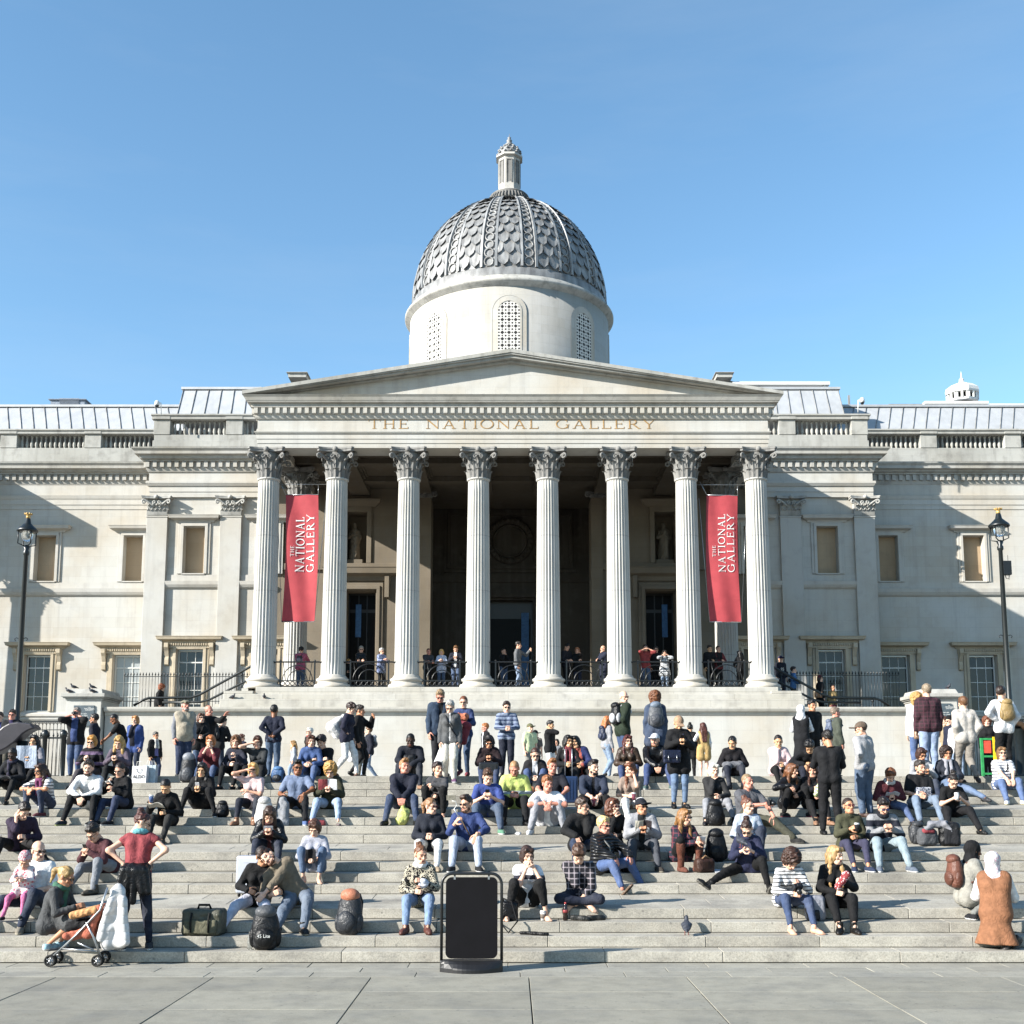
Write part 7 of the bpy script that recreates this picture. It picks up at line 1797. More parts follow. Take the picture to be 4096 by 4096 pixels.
add('dark coat phone', S(2140, 14, 'woman in sunglasses and open dark coat looking down at right of the yellow jacket', lean=16, hp=22, hy=6, arms='lo,lo', fem=1, hair=('tied', '43281d'), glass=('sun',), top=('17171c', 1, .034, .15), inner=('d9d9dc', .05, 0), bot=('33538a', .97, .012, 'denim:'), back=.1, fd=1, skin='q'))
add('glasses red scarf', S(2272, 16, 'black haired woman with glasses and dark red scarf behind a luggage handle', lean=10, hp=2, hy=26, arms='lo,lap', fem=1, hair=('long', '14100e'), glass=('g',), scarf=('8a1a34', (-1, 1)), top=('15151a', 1, .024, .1), bot=BK, skin='a', w=.13, back=.05))
add('orange vest', S(2326, 16, 'woman in orange and blue jacket leaning on the woman with red scarf', side=-12, lean=10, hp=6, hy=-25, ht=-12, arms='lo,lap', fem=1, hair=('bob', '14100e'), top=('1f2f70', 1, .03, .08), inner=('b8401f', .07, 0), bot=BK, skin='a', w=.14, back=.08))
add('brown leather', S(2512, 16, 'woman with dark red hair and glasses in a brown leather jacket', lean=10, hp=4, hy=16, arms='lap,lo', fem=1, hair=('long', '4a1f1a'), glass=('g',), top=('4a3522', 1, .026, .05, 'leather:'), bot=('2a4478', .97, .010, 'denim:'), shoes=SHB, w=.13, fa=-6, skin='q'))
add('white cap', S(2618, 16, 'bearded man in white cap and black leather jacket with hands between his knees', lean=18, hp=8, hy=-26, arms='kk,kk', hair=('short', '3a2517'), beard='6b4526', hat=('cap', 'd6dae2'), top=('131318', 1, .03, .05, 'leather:'), bot=('25447e', .97, .012, 'denim:'), shoes=('sneaker', '4a6a66', 'd8d8d8'), w=.26, H=1.78))
add('bun coat', S(2928, 16, 'woman with dark ponytail in black coat with a grey coat on her lap', lean=22, hp=22, hy=-22, arms='lap,lap', fem=1, hair=('pony', '15100e'), top=('19151c', 1, .026, .08), bot=('1a2236', .97, .010, 'denim:'), shoes=('boot', '151314', '0e0e0e'), w=.14, skin='a', fa=-6))
add('pink jacket', S(3110, 16, 'young woman in pale pink jacket and black trousers with dark ponytail', lean=12, hp=14, hy=-6, arms='lo,chin', fem=1, hair=('tail', '1c1311'), top=('e7bfc0', 1, .028, .15), bot=('131316', .97, .008), shoes=('sneaker', 'e7c6cc', 'f0f0f0'), w=.12, skin='a'))
add('bowed teen', S(3222, 16, 'young man in black sweatshirt bending forward with black hair', lean=40, hp=44, hy=-20, arms='lap,k', hair=('mop', '100d0c'), glass=('g',), top=('14151c', 1, .022, .05), bot=('1a2034', .97, .012), shoes=SHB, w=.2, skin='a'))
# ---- standing on the steps
add('step walker', T(1800, 'woman with grey hair in grey zip jacket and cream trousers walking down the steps', n=15, fa=0, H=1.70, fem=1, walk=.10, hp=24, hy=-6, arms='side,side', hair=('short', 'a8a49e'), glass=('sun',), top=('5a5c5e', 1, .026, .14), bot=('ddd5c2', .97, .022), shoes=('sneaker', '6b3a6b', 'd8d8e0'), w=.10, strap=('1b1d24', -1), inner=('d8d8d8', .012, 0), skin='q'))
add('tan cap', T(2714, 'woman in tan cap and black parka standing on her phone with a blue satchel', n=12, fa=4, H=1.70, fem=1, hp=38, arms='ph,ph', hair=('tied', '1a1412'), hat=('cap', 'b98a58'), top=('131317', 1, .036, .45), bot=('5a7ea8', .93, .010, 'denim:'), shoes=('heel', '141414', '101010'), w=.11, strap=('1c2340', 1), skin='a'))
add('black shirt man', T(3318, 'man in black shirt and trousers standing with his back turned', n=9, fa=172, H=1.80, hp=18, hy=20, arms='ph,ph', hair=('short', '19130f'), top=('15161b', 1, .018, .05), bot=('131318', .97, .016), shoes=SHB, w=.15, skin='t'))
add('brown cap man', T(3458, 'man in light grey sweatshirt and brown cap standing with a camera at his side', n=11, fa=205, ta=12, H=1.72, hp=12, hy=35, arms='pock,side', hair=('short', '3b2a20'), hat=('cap', '6e5842'), glass=('sun',), top=('a9a9ac', 1, .022, .04), bot=('4a6688', .97, .022, 'denim:'), shoes=('shoe', '5a3c30', '2a1c14'), w=.09, fat=1.08))
# ---- on the terrace (depth follows from where the head tops are)
add('edge sunglasses', T(45, 'man in dark zip jacket and sunglasses standing behind the bronze board at left', ytop=2842, fa=8, arms='side,side', hair=('short', '2a2019'), glass=('sun',), top=('1d2026', 1, .024, .1), inner=('4a3a70', .035, .1), bot=('4f4a3c', .97, .014), skin='r'))
add('photographer', T(304, 'grey haired man in black jacket aiming a camera, blue shirt underneath', ytop=2834, fa=2, hp=0, arms='eyes,eyes', hair=('short', '8a8078'), top=('17171a', 1, .034, .12), inner=('2a4a8c', .08, .05), bot=('31507e', .97, .02, 'denim:'), skin='r', fat=1.12))
add('navy suit', T(378, 'bearded man in navy suit in profile facing left', ytop=2859, fa=-85, hp=4, arms='side,side', hair=('short', '15110f'), beard='17110e', glass=('g',), top=('161d33', 1, .024, .15), bot=('161d33', .97, .014), skin='t'))
add('leaning black tee', T(498, 'man in black t-shirt leaning forward to the left with arm outstretched', ytop=2848, fa=-70, lean=28, hp=30, arms='at:.42:.0:-.34,at:.42:.05:-.34', hair=('buzz', '14100e'), top=('131316', .34, .016, .03), bot=BK, skin='b', H=1.86))
add('blue coat blonde', T(540, 'woman with strawberry blonde hair in bright blue coat, hand at her chin', ytop=2865, fa=-8, H=1.68, fem=1, hp=2, arms='side,chin', hair=('bob', 'b27a45'), top=('1a4a9a', 1, .034, .3), inner=('171b30', .07, .05), bot=DJ, skin='q', fat=1.12, strap=('d0c8b0', -1)))
add('white scarf man', T(618, 'older man in black blazer, lilac shirt and long white scarf facing right', ytop=2926, fa=48, hp=2, arms='side,side', hair=('short', '4a4844'), glass=('g',), scarf=('d8d2c4', (-1, 1)), top=('16161a', 1, .024, .15), inner=('6b66b4', .07, .1), bot=('2a3f68', .97, .014, 'denim:'), skin='t', walk=.16))
add('flat cap vest', T(735, 'bearded man in tweed flat cap, khaki vest and grey shirt gazing right', ytop=2803, fa=28, hy=14, hp=-8, H=1.80, arms='side,side', hair=('short', '8a8680'), beard='8d8a84', hat=('flatcap', '6e6a58', 'plaid:9a947c'), top=('7f828c', 1, .018, .05), over=('b0a184', .036, .12, 'waistcoat'), bot=('24365a', .97, .022, 'denim:'), skin='r', fat=1.12))
add('brown bob black coat', T(800, 'woman with brown bob and glasses in a padded black coat', ytop=2856, fa=18, hy=16, H=1.60, fem=1, hp=-4, arms='lo,lo', hair=('bob', '5a3826'), glass=('sun', '4a342a'), top=('141417', 1, .034, .25), bot=JN, strap=('141417', 1), skin='q'))
add('pointing man', T(828, 'bald man in black jacket pointing to the right', ytop=2823, fa=42, hy=20, H=1.86, hp=2, arms='pt,side', hair=('ring', '7a6a58'), top=('131316', 1, .028, .15), bot=DJ, skin='r'))
add('far navy kid', T(962, 'child in navy jacket and sunglasses far behind near the wall', ytop=2940, fa=150, hy=-60, H=1.58, arms='side,side', hair=('mop', '4a2a1c'), glass=('sun',), top=('1c2540', 1, .02, .05), bot=DJ, coarse=True))
add('navy back', T(1093, 'man in navy sweater seen from behind with hands clasped at his back', ytop=2823, fa=180, H=1.78, hp=2, arms='back,back', hair=('short', '120f0d'), top=('171f3a', 1, .018, .04), bot=('3b5a7c', .97, .016, 'denim:'), skin='b'))
add('blonde girl left', T(1176, 'girl with long blonde hair in pale blue shirt walking left', ytop=2961, fa=-70, H=1.42, fem=1, arms='side,side', hair=('long', 'a07a48'), top=('a9b3c4', .9, .016, .1), bot=LJ, walk=.18, coarse=True, skin='q'))
add('red scarf lady', T(1240, 'white haired woman with red scarf and black coat', ytop=2914, fa=-50, H=1.66, fem=1, hp=-4, arms='side,side', hair=('short', 'd8d4cc'), glass=('g',), scarf=('a81a1c', ()), top=('141416', 1, .03, .4), bot=BK, skin='q'))
add('white bag walker', T(1385, 'woman with short curly hair in navy blazer and white trousers striding right', ytop=2807, fa=76, H=1.74, fem=1, lean=8, hp=22, walk=.24, arms='side,at:.05:-.12:-.3', hair=('mop', '2c1a14'), top=('1e1f3a', .8, .022, .1), bot=('e4e1dc', .95, .012), shoes=('shoe', '5a3018', '2a180c'), skin='q'))
add('cane man', T(1432, 'man in long black coat gesturing beside the woman in navy blazer', Y=27.6, z=TZ, fa=80, H=1.72, arms='at:.34:0:.14,side', hair=('short', '2a221c'), top=('121215', 1, .03, .4), bot=BK, walk=.12, skin='t'))
add('tan suit', T(1447, 'old man in olive tan suit standing far back by the wall', ytop=2919, fa=20, arms='side,side', hair=('ring', 'a09a90'), top=('6b6248', 1, .024, .2), bot=('8d826a', .97, .016), coarse=True, skin='r'))
add('boy silver pack', T(1478, 'boy in navy jacket and light jeans walking with a silver backpack', ytop=2905, fa=-65, hy=-20, H=1.66, arms='side,side', hair=('short', '6b4a2e'), top=('171c30', 1, .022, .05), bot=LJ, walk=.26, skin='q'))
add('tall blue jacket', T(1758, 'tall man in blue rain jacket and sunglasses looking down', ytop=2762, fa=14, hy=-14, H=1.84, hp=26, arms='side,side', hair=('short', '8a7458'), glass=('sun',), top=('24405e', 1, .026, .15), inner=('14161c', .04, .1), bot=('23252c', .97, .016), skin='r'))
add('red bag girl', T(1855, 'teenage girl with glasses in blue knit sweater carrying an orange and red coat', ytop=2781, fa=-8, hp=8, H=1.70, fem=1, arms='lo,lap', hair=('tail', '6b4028'), glass=('g',), top=('24407c', 1, .016, .05), bot=('2f5078', .97, .008, 'denim:'), shoes=('sneaker', '8a1f3a', 'c95a2a'), skin='q', walk=.06))
add('striped hoodie boy', T(2026, 'boy in blue striped hoodie and sunglasses with a jacket at his waist', ytop=2810, fa=6, H=1.68, hp=6, arms='lo,lo', hair=('short', '2c1c14'), glass=('sun',), top=('7f93b4', 1, .02, .05, 'stripe:26355a:.09:.3'), bot=('1b2338', .97, .016), skin='q'))
add('ginger suit', T(1945, 'man with ginger hair in dark suit and white collar facing left', ytop=2896, fa=-70, H=1.76, arms='side,side', hair=('short', 'a86a3c'), top=('18191e', 1, .024, .15), inner=('e0e0e4', .03, .1), bot=BK, skin='r'))
add('black cap kid', T(2140, 'child in black cap with a patterned backpack seen from behind', ytop=2923, fa=165, hy=-30, H=1.56, arms='side,side', hair=('short', '1a1310'), hat=('cap', '141418'), top=('6a5d54', .34, .018, .05), bot=('1c2234', .97, .016), skin='q'))
add('green cap kid', T(2118, 'child in olive cap and lime top beside the child in black cap', Y=32.6, z=TZ, fa=30, H=1.52, arms='side,side', hair=('short', '4a3020'), hat=('cap', '6b6a3a'), top=('cfe09a', .4, .018, .1), bot=('8d8a80', .97, .016), skin='q'))
add('white trousers suit', T(2198, 'man in black blazer and white trousers holding a phone to his ear', ytop=2885, fa=60, H=1.72, arms='side,cheek', hair=('short', '120f0d'), top=('131317', 1, .024, .18), bot=WH, skin='a'))
add('green jacket', T(2490, 'bald man with glasses in forest green jacket and black backpack looking round', ytop=2765, fa=112, hy=-78, hp=6, H=1.86, arms='pock,pock', hair=('bald', '7a6a58'), glass=('g',), top=('22351f', 1, .028, .1), bot=('2f4f80', .97, .02, 'denim:'), skin='q'))
add('orange hair girl', T(2425, 'girl with long ginger hair in grey cardigan and light jeans walking right', ytop=2861, fa=118, H=1.66, fem=1, hp=14, arms='side,side', hair=('long', 'b0683a'), top=('9a9aa0', 1, .016), bot=LJ, walk=.14, skin='q'))
add('curly denim', T(2622, 'person with curly auburn hair in long denim shirt seen from behind with grey backpack', ytop=2769, fa=178, H=1.74, fem=1, arms='side,side', hair=('curly', '6b4024'), top=('2f4668', 1, .024, .55, 'denim:'), bot=('2f4668', .97, .012), skin='q'))
add('dark companion', T(2762, 'dark haired woman in black holding hands beside the girl in yellow', ytop=2897, fa=170, H=1.68, fem=1, arms='side,at:.0:-.4:-.3', hair=('bun', '120f0d'), top=('121215', 1, .028, .45), bot=BK, skin='a'))
add('yellow dress', T(2815, 'girl in short mustard dress with long dark red hair seen from behind', ytop=2892, fa=185, H=1.66, fem=1, arms='at:.1:.2:-.1,side', hair=('long', '4a241a'), top=('e6e2dc', .9, .016), over=('c79a28', .026, .55, 'dress'), bot=('e8e6e0', .3, .012), skirt=.55, shoes=('shoe', '8a4a24', '4a2814'), skin='q'))
add('white hijab', T(3206, 'woman in white headscarf and long black dress seen from behind with red strap', ytop=2823, fa=160, H=1.70, fem=1, hp=10, arms='lo,lo', hair=('bald', '111111'), hat=('hijab', 'e9e8ea'), top=('e6e6ea', .9, .016), over=('15161c', .03, 1.0, 'dress'), bot=('15161c', .97, .012), strap=('b3203a', 1), skin='t'))
add('hidden man', T(3248, 'man in black shirt standing behind the woman in white headscarf', ytop=2803, fa=20, H=1.84, arms='side,side', hair=('short', '14100e'), top=('141418', 1, .022, .08), bot=BK, skin='t'))
add('parka man', T(3340, 'grey haired man in olive parka walking right with a blue backpack', ytop=2827, fa=100, H=1.76, hp=4, arms='side,side', hair=('short', '7a6a5c'), top=('4a5242', 1, .034, .25), bot=('3a3c3a', .97, .016), skin='r', walk=.12))
add('burgundy back', T(3716, 'man in burgundy hooded jacket and light jeans seen from behind', ytop=2740, fa=182, H=1.86, arms='side,side', hair=('short', '8a7a66'), top=('3a1e28', 1, .032, .04, 'plaid:56303c'), bot=('86a2cc', .97, .022, 'denim:'), skin='q'))
add('curly satchel', T(3672, 'woman with curly blonde hair in white top with a tan satchel', ytop=2776, fa=172, H=1.70, fem=1, arms='side,side', hair=('curly', 'b08a52'), top=('e6e5e6', 1, .018, .1), bot=('3f64a0', .97, .012, 'denim:'), skin='q'))
add('beige jacket', T(3862, 'man in beige jacket and khaki trousers stepping up, seen from behind', n=15, fa=185, H=1.78, walk=.20, arms='pock,pock', hair=('short', '6b4a30'), top=('c9bfb2', 1, .03, .03), bot=('8f8578', .97, .018), shoes=('shoe', '3c2c22', '1c1410'), skin='q'))
add('yellow pack', T(4016, 'man in white shirt and black trousers with mustard backpack seen from behind', ytop=2749, fa=190, hy=-55, H=1.82, arms='hip,pock', hair=('short', '2a1c14'), glass=('sun',), top=('ececee', 1, .022, .06), bot=('121216', .97, .014), skin='q'))
add('curly black top', T(3952, 'woman with curly red hair in black behind the display stand', ytop=2870, fa=-20, H=1.68, fem=1, arms='side,side', hair=('curly', '6b3a22'), top=('131316', 1, .02, .2), bot=BK, coarse=True, skin='q'))
add('stand woman', T(3968, 'woman in sunglasses and black top crouched behind the yellow panel', Y=33.5, z=TZ, fa=-30, H=1.34, fem=1, arms='side,side', hair=('tied', '2c1c14'), glass=('sun',), top=('141417', .6, .018, .1), bot=BK, coarse=True, skin='q'))
add('tan shirt', T(3788, 'young man in tan shirt standing beyond the burgundy jacket', ytop=2870, fa=-80, H=1.76, arms='side,side', hair=('short', '4a2c1c'), top=('a98e5e', .6, .022, .1), bot=LJ, coarse=True, skin='q'))
add('black hat walker', T(3806, 'person in black hat and navy top beyond the tan shirt', ytop=2868, fa=-70, H=1.74, arms='side,side', hair=('short', '17110e'), hat=('beanie', '121215'), glass=('sun',), top=('1c2340', 1, .02, .1), bot=JN, coarse=True, skin='q'))
add('white shirt far', T(3828, 'person in loose white shirt and pale jeans beyond the beige jacket', Y=31.5, z=TZ, fa=160, H=1.60, fem=1, arms='side,side', hair=('bob', '4a3020'), top=('e9e3e2', .9, .022, .3), bot=LJ, coarse=True, skin='q'))
add('stair curly', T(632, 'person with curly ginger hair in black coat climbing the left side stair', Y=45.3, z=LANDZ, fa=85, H=1.62, fem=1, hp=18, lean=14, arms='side,side', hair=('curly', '8a4a26'), top=('131417', 1, .026, .3), bot=BK, coarse=True, skin='q'))
add('number jersey', T(3122, 'boy in navy number jersey and purple cap by the rightmost column', Y=45.4, z=FLOOR - .35, fa=20, H=1.74, arms='side,side', hair=('short', '2a1c14'), hat=('cap', '3a2f5a'), top=('141a2c', .9, .02, .1), bot=('33384a', .97, .018), coarse=True, skin='q'))
add('blue pack boy', T(3172, 'man in turquoise sweatshirt with a backpack coming down the right stair', Y=45.5, z=FLOOR - .75, fa=80, H=1.72, arms='lo,lo', hair=('short', '2c1c14'), top=('1f78c0', 1, .02, .04), bot=('1c2026', .97, .016), coarse=True, skin='q'))
add('burgundy hat', T(3279, 'woman in burgundy hat and black coat on the right stair with tan bag', Y=45.3, z=LANDZ + .25, fa=100, hy=-60, H=1.70, fem=1, arms='side,side', hair=('bob', '2a1a14'), hat=('beanie', '6b1626'), top=('131318', 1, .03, .4), bot=BK, coarse=True, skin='q'))
add('mustard top', T(3330, 'woman in mustard top and red skirt on the right stair', Y=45.4, z=LANDZ - .05, fa=20, H=1.66, fem=1, arms='side,side', hair=('tied', '1c1310'), top=('a8842c', .9, .016, .05), bot=('7a1530', .8, .012), skirt=.7, coarse=True, skin='t'))
add('rucksack behind', T(872, 'person in black with a rucksack partly hidden behind the red haired woman', ytop=2868, fa=150, H=1.68, lean=16, hp=20, arms='lo,lo', hair=('short', '1c1411'), top=('141417', 1, .028, .1), bot=DJ, skin='q'))
add('far woman', T(2228, 'small far woman in grey half hidden behind the white trousers', ytop=2958, fa=-20, H=1.5, fem=1, arms='side,side', hair=('bob', '1c1411'), top=('7d7f86', .9, .016, .1), bot=DJ, coarse=True))
add('edge blue', T(-6, 'person in bright blue top cut off by the left edge', ytop=2852, fa=10, H=1.74, arms='side,side', hair=('short', '2a1c14'), top=('22398a', 1, .02, .1), bot=BK, skin='q'))
# ---- up in the porch, by the railings
def porch(px, ytop, label, fa=0, dy=.55, **kw):
    Yp = 44.15 + dy; H = WZ(ytop, Yp) - FLOOR; kw.setdefault('arms', 'rail,rail')
    kw.setdefault('hair', ('short', '2a1c14'))
    return add(label, T(px, label, Y=Yp, z=FLOOR, fa=fa, H=min(1.95, max(1.0, H)), coarse=True, **kw))
porch(1202, 2589, 'child in pink jacket with a backpack in the first gap of the porch', fa=170, arms='ph2,ph2', hair=('mop', '14100e'), top=('c23a6b', 1, .026, .05), bot=JN, dy=.9)
porch(1444, 2587, 'grey haired woman in black leather jacket leaning on the porch railing', fa=6, fem=1, hair=('short', '8d8982'), glass=('sun',), top=('131316', 1, .024, .1, 'leather:'), bot=BK)
porch(1394, 2641, 'blond child in dark jacket crouching behind the porch railing', fa=10, hair=('mop', 'c08f4a'), top=('1a1b1c', 1, .022, .1), bot=BK, arms='lo,lo')
porch(1524, 2595, 'grey haired woman in blue print tunic at the porch railing', fa=40, fem=1, hair=('short', 'b0aca6'), glass=('sun',), top=('5b6fa8', .8, .02, .4, 'floral:c6cfe0:30'), bot=BK, arms='ph,ph', dy=.3)
porch(1710, 2595, 'man in grey t-shirt with forearms on the porch railing', fa=20, hp=12, lean=14, hair=('buzz', '6b4a38'), top=('3f4248', .4, .018, .05), bot=BK, skin='r')
porch(1766, 2599, 'blonde woman in blue and white blouse on the porch', fem=1, hair=('bob', 'c9a468'), top=('a9b6d8', .9, .02, .3, 'floral:eceef4:40'), bot=JN, arms='ph,ph')
porch(1823, 2585, 'man in navy cardigan and white shirt reading his phone on the porch', hp=26, hair=('short', '6b4a2c'), top=('1b2034', 1, .02, .1), inner=('e4e4e6', .05, 0), bot=('4a6690', .97, .014), arms='ph,ph')
porch(2013, 2595, 'dark haired woman in black top eating behind the porch railing', fa=30, fem=1, hair=('tail', '14100e'), top=('15161a', 1, .016), bot=JN, arms='mouth,mouth', dy=.7)
porch(2070, 2568, 'man in grey sweater photographing with a phone at the centre of the porch', fa=75, hair=('short', '1a1310'), glass=('sun',), top=('6b6e72', 1, .018, .05), bot=('8aa6cc', .97, .014), arms='at:.45:.1:.12,side', dy=.4)
porch(2264, 2576, 'man in dark sweater looking down just right of the porch centre', fa=40, hp=30, hair=('short', '14100e'), top=('181a26', .7, .016, .05), bot=BK, arms='lap,lap', dy=.5)
porch(2310, 2591, 'laughing woman in black jacket on the phone right of the porch centre', fa=-10, fem=1, hair=('bob', '8a5a3a'), top=('121215', 1, .02, .3), bot=('1c2540', .97, .01), arms='cheek,fold', dy=.6)
porch(2416, 2584, 'bald man in navy suit half hidden behind a porch column', fa=-60, hair=('ring', '4a3a2e'), top=('1b2440', 1, .024, .2), bot=('1b2440', .97, .014), arms='chin,rail', dy=.5)
porch(2581, 2581, 'person in red jacket raising a camera on the porch', fa=12, hp=-4, hair=('short', '14100e'), top=('a81818', 1, .028, .1), bot=JN, arms='eyes,eyes', dy=.35, w=.16)
porch(2624, 2588, 'young man in dark jacket behind the red jacket on the porch', hair=('short', '14100e'), glass=('g',), top=('1b1d22', 1, .02, .1), bot=BK, arms='side,side', dy=.8)
porch(2658, 2603, 'woman in black and white geometric cardigan holding up a phone', fem=1, hair=('long', '17110e'), top=('cfd2d6', 1, .026, .55, 'plaid:20242c'), bot=LJ, arms='eyes,eyes', dy=.35)
porch(2838, 2584, 'man in black zip jacket smiling near the right banner', fa=15, hair=('short', '14100e'), top=('131316', 1, .022, .05), bot=BK, arms='lo,side', dy=.5, skin='a')
porch(2872, 2585, 'man in dark jacket with red sleeves beside the smiling man', fa=25, hair=('buzz', '2a1c14'), top=('7a1624', 1, .022, .1), inner=('14151a', .12, .2), bot=BK, arms='lo,lo', dy=.8)
porch(2962, 2604, 'woman with long black hair in the last gap of the porch', fa=-150, fem=1, hair=('long', '0f0c0b'), top=('17181c', 1, .02, .2), bot=BK, arms='lo,lo', dy=.7)
# ---- statues
for root, hgt in STAT:
    H = hgt * .78; k = H / 1.8
    V, Q = grow([('c', (0, 0, .1 * k), (0, 0, 1.0 * k), .26 * k, .20 * k), ('c', (.06, 0, .95 * k), (.03, -.02, 1.35 * k), .2 * k, .19 * k), ('c', (-.2 * k, 0, 1.38 * k), (.2 * k, 0, 1.38 * k), .08 * k, .08 * k), ('c', (0, -.02, 1.4 * k), (0, -.03, 1.55 * k), .07 * k, .065 * k), ('e', (0, -.04 * k, 1.66 * k), (.095 * k, .11 * k, .135 * k)),
                 ('c', (-.2 * k, 0, 1.36 * k), (-.26 * k, -.1 * k, 1.1 * k), .07 * k, .06 * k), ('c', (-.26 * k, -.1 * k, 1.1 * k), (-.05 * k, -.24 * k, 1.22 * k), .06 * k, .05 * k), ('c', (.2 * k, 0, 1.36 * k), (.25 * k, -.06 * k, 1.08 * k), .07 * k, .06 * k), ('c', (.25 * k, -.06 * k, 1.08 * k), (.05 * k, -.24 * k, 1.05 * k), .06 * k, .05 * k), ('c', (.1 * k, -.16 * k, 1.1 * k), (.05 * k, -.2 * k, .25 * k), .08 * k, .12 * k)], .03, .05, None, (.03, 14))
    link('figure', np_mesh('figure', V, Q, [M['inner']]), root, (0, 0, .12))
    m = MB(); m.box(-.42, .42, -.35, .35, 0, .2); m.build('statue_base', M['inner'], root, bevel=.02)
# ------------------------------------------------------------------ bags, luggage and small things
def blob(name, label, cat, loc, rz, parts, group=None, tilt=0):
    """thing made of smooth grown parts; each part (name, prims, material[, disp, k, vox])"""
    r = empty(name, tuple(loc), 0, label, cat, group); r.rotation_euler = (R(tilt), 0, R(rz))
    for pn, pr, mt, *ex in parts:
        if isinstance(pr, MB): pr.build(pn, mt, r); continue
        V, Q = grow(pr, ex[2] if len(ex) > 2 else .013, ex[1] if len(ex) > 1 else .02, None, ex[0] if ex else (.006, 26))
        link(pn, np_mesh(pn, V, Q, [mt]), r)
    return r
def spot(px, n, fr=.5, dz=0):
    Y = SY[n] + (SD[n] if n < 16 else .6) * fr; z_ = step_z(n, Y); return (WX(px, Y, z_), Y, z_ + dz)
def strap_mb(pts, w=.016): m = MB(); m.tube(pts, w, 6); return m
def pack_parts(c1, c2, c3, s=1.0, h=.46):
    """rucksack with its back toward +Y, pocket side toward -Y"""
    b = lambda x, y, z_, hx, hy, hz, r: ('b', (x * s, y * s, z_ * s), (hx * s, hy * s, hz * s), r * s, None)
    e = lambda x, y, z_, rx, ry, rz: ('e', (x * s, y * s, z_ * s), np.array((rx, ry, rz)) * s)
    return [('pack_body', [b(0, 0, .15, .135, .085, .15, .07), e(0, 0, h * .52, .148, .10, h * .52)], cloth(c1, 'gloss:'), (.002, 22), .05), ('pocket', [e(0, -.085, h * .30, .112, .062, h * .24)], cloth(c2, 'gloss:'), (.002, 22)),
            ('top_flap', [e(0, -.015, h * .88, .118, .098, h * .17)], cloth(c3, 'gloss:'), (.002, 22)), ('pocket', [e(.135, 0, .14, .04, .06, .11)], cloth(c2, 'gloss:'), (.002, 22)), ('pocket', [e(-.135, 0, .14, .04, .06, .11)], cloth(c2, 'gloss:'), (.002, 22)),
            ('shoulder_strap', strap_mb([(-.07 * s, .08 * s, (h - .03) * s), (-.085 * s, .14 * s, (h - .12) * s), (-.09 * s, .12 * s, .15 * s), (-.1 * s, .07 * s, .06 * s)]), cloth(c2)), ('shoulder_strap', strap_mb([(.07 * s, .08 * s, (h - .03) * s), (.085 * s, .14 * s, (h - .12) * s), (.09 * s, .12 * s, .15 * s), (.1 * s, .07 * s, .06 * s)]), cloth(c2))]
BG, WG = 'bags standing on the steps', 'rucksacks worn on backs'
def worn(key, c1, c2, c3, label, s=1.0, h=.46):
    r = PP[key]; k = r['k']; o = r['chest'] - r['Fc'] * (r['tr'] * .75 + .045 * s) - r['Uc'] * h * s * .62
    a = math.degrees(math.atan2(r['F'][0], -r['F'][1])); parts = pack_parts(c1, c2, c3, s, h)[:5]
    for sg in (1, -1):
        S_ = r['sh'][0 if sg > 0 else 1]; F, L, U = r['Fc'], r['Lc'], r['Uc']; t_ = r['tr']
        pts = [r['nb'] + L * sg * .09 - F * (t_ * .8) - U * .06, r['nb'] + L * sg * .10 + U * .035, r['nb'] + L * sg * .115 + F * (t_ * .62) - U * .05, r['chest'] + L * sg * .125 + F * (t_ * .95), r['chest'] + L * sg * .17 - F * .02 - U * .16]
        ca, sa = math.cos(-R(a)), math.sin(-R(a)); loc = []
        for p in pts: d = p - o; loc.append((d[0] * ca - d[1] * sa, d[0] * sa + d[1] * ca, d[2]))
        parts.append(('shoulder_strap', strap_mb(loc, .02), cloth(c2)))
    return wornfix(o, a, parts, label)
def wornfix(o, a, parts, label):
    r = empty('backpack', tuple(o), R(a), label, 'backpack', WG); h = Matrix.Rotation(math.pi, 4, 'Z')
    for pn, pr, mt, *_ in parts:
        if pn == 'shoulder_strap': pr.build(pn, mt, r)
        else: V, Q = grow(pr, .014, .03, None, (.002, 22)); V = V * np.array([-1, -1, 1]); link(pn, np_mesh(pn, V, Q, [mt]), r)
    return r
worn('boy silver pack', '8f9298', '3a3c42', 'a8abb2', 'shiny grey backpack worn by the boy in navy jacket', .85)
worn('green jacket', '17181b', 'b9bcc2', '17181b', 'black and white backpack worn by the bald man in green', 1.0)
worn('orange hair girl', '26304e', '2e3a5c', '26304e', 'dark blue patterned backpack of the girl with ginger hair', .8)
worn('curly denim', '5a5e66', '4a4e58', '6b7f96', 'grey hiking backpack with pale blue edging on the denim shirt', 1.0, .50)
worn('black cap kid', '3a2a30', '4a343c', '2a2024', 'dark patterned backpack worn by the child in black cap', .8)
worn('yellow pack', 'a8852a', '9a7824', 'a8852a', 'mustard yellow backpack worn by the man in white shirt', .95)
worn('parka man', '5b6b8a', '48587a', '5b6b8a', 'grey blue backpack worn by the man in olive parka', .75)
worn('child in pink jacket with a backpack in the first gap of the porch', '3a3038', '8a7a88', 'c23a6b', 'striped backpack on the child in pink jacket', .75)
worn('blue pack boy', 'c9d6d8', '1c2024', '9ab8bc', 'pale patterned backpack of the man in turquoise sweatshirt', .8)
worn('black headscarf', '7a3f22', '6b3418', '7a3f22', 'brown leather rucksack worn by the woman in black headscarf', .95)
def bag_on(px, n, fr, parts, label, rz=0, cat='bag', name='bag', tilt=0, dz=0): return blob(name, label, cat, spot(px, n, fr, dz), rz, parts, BG, tilt)
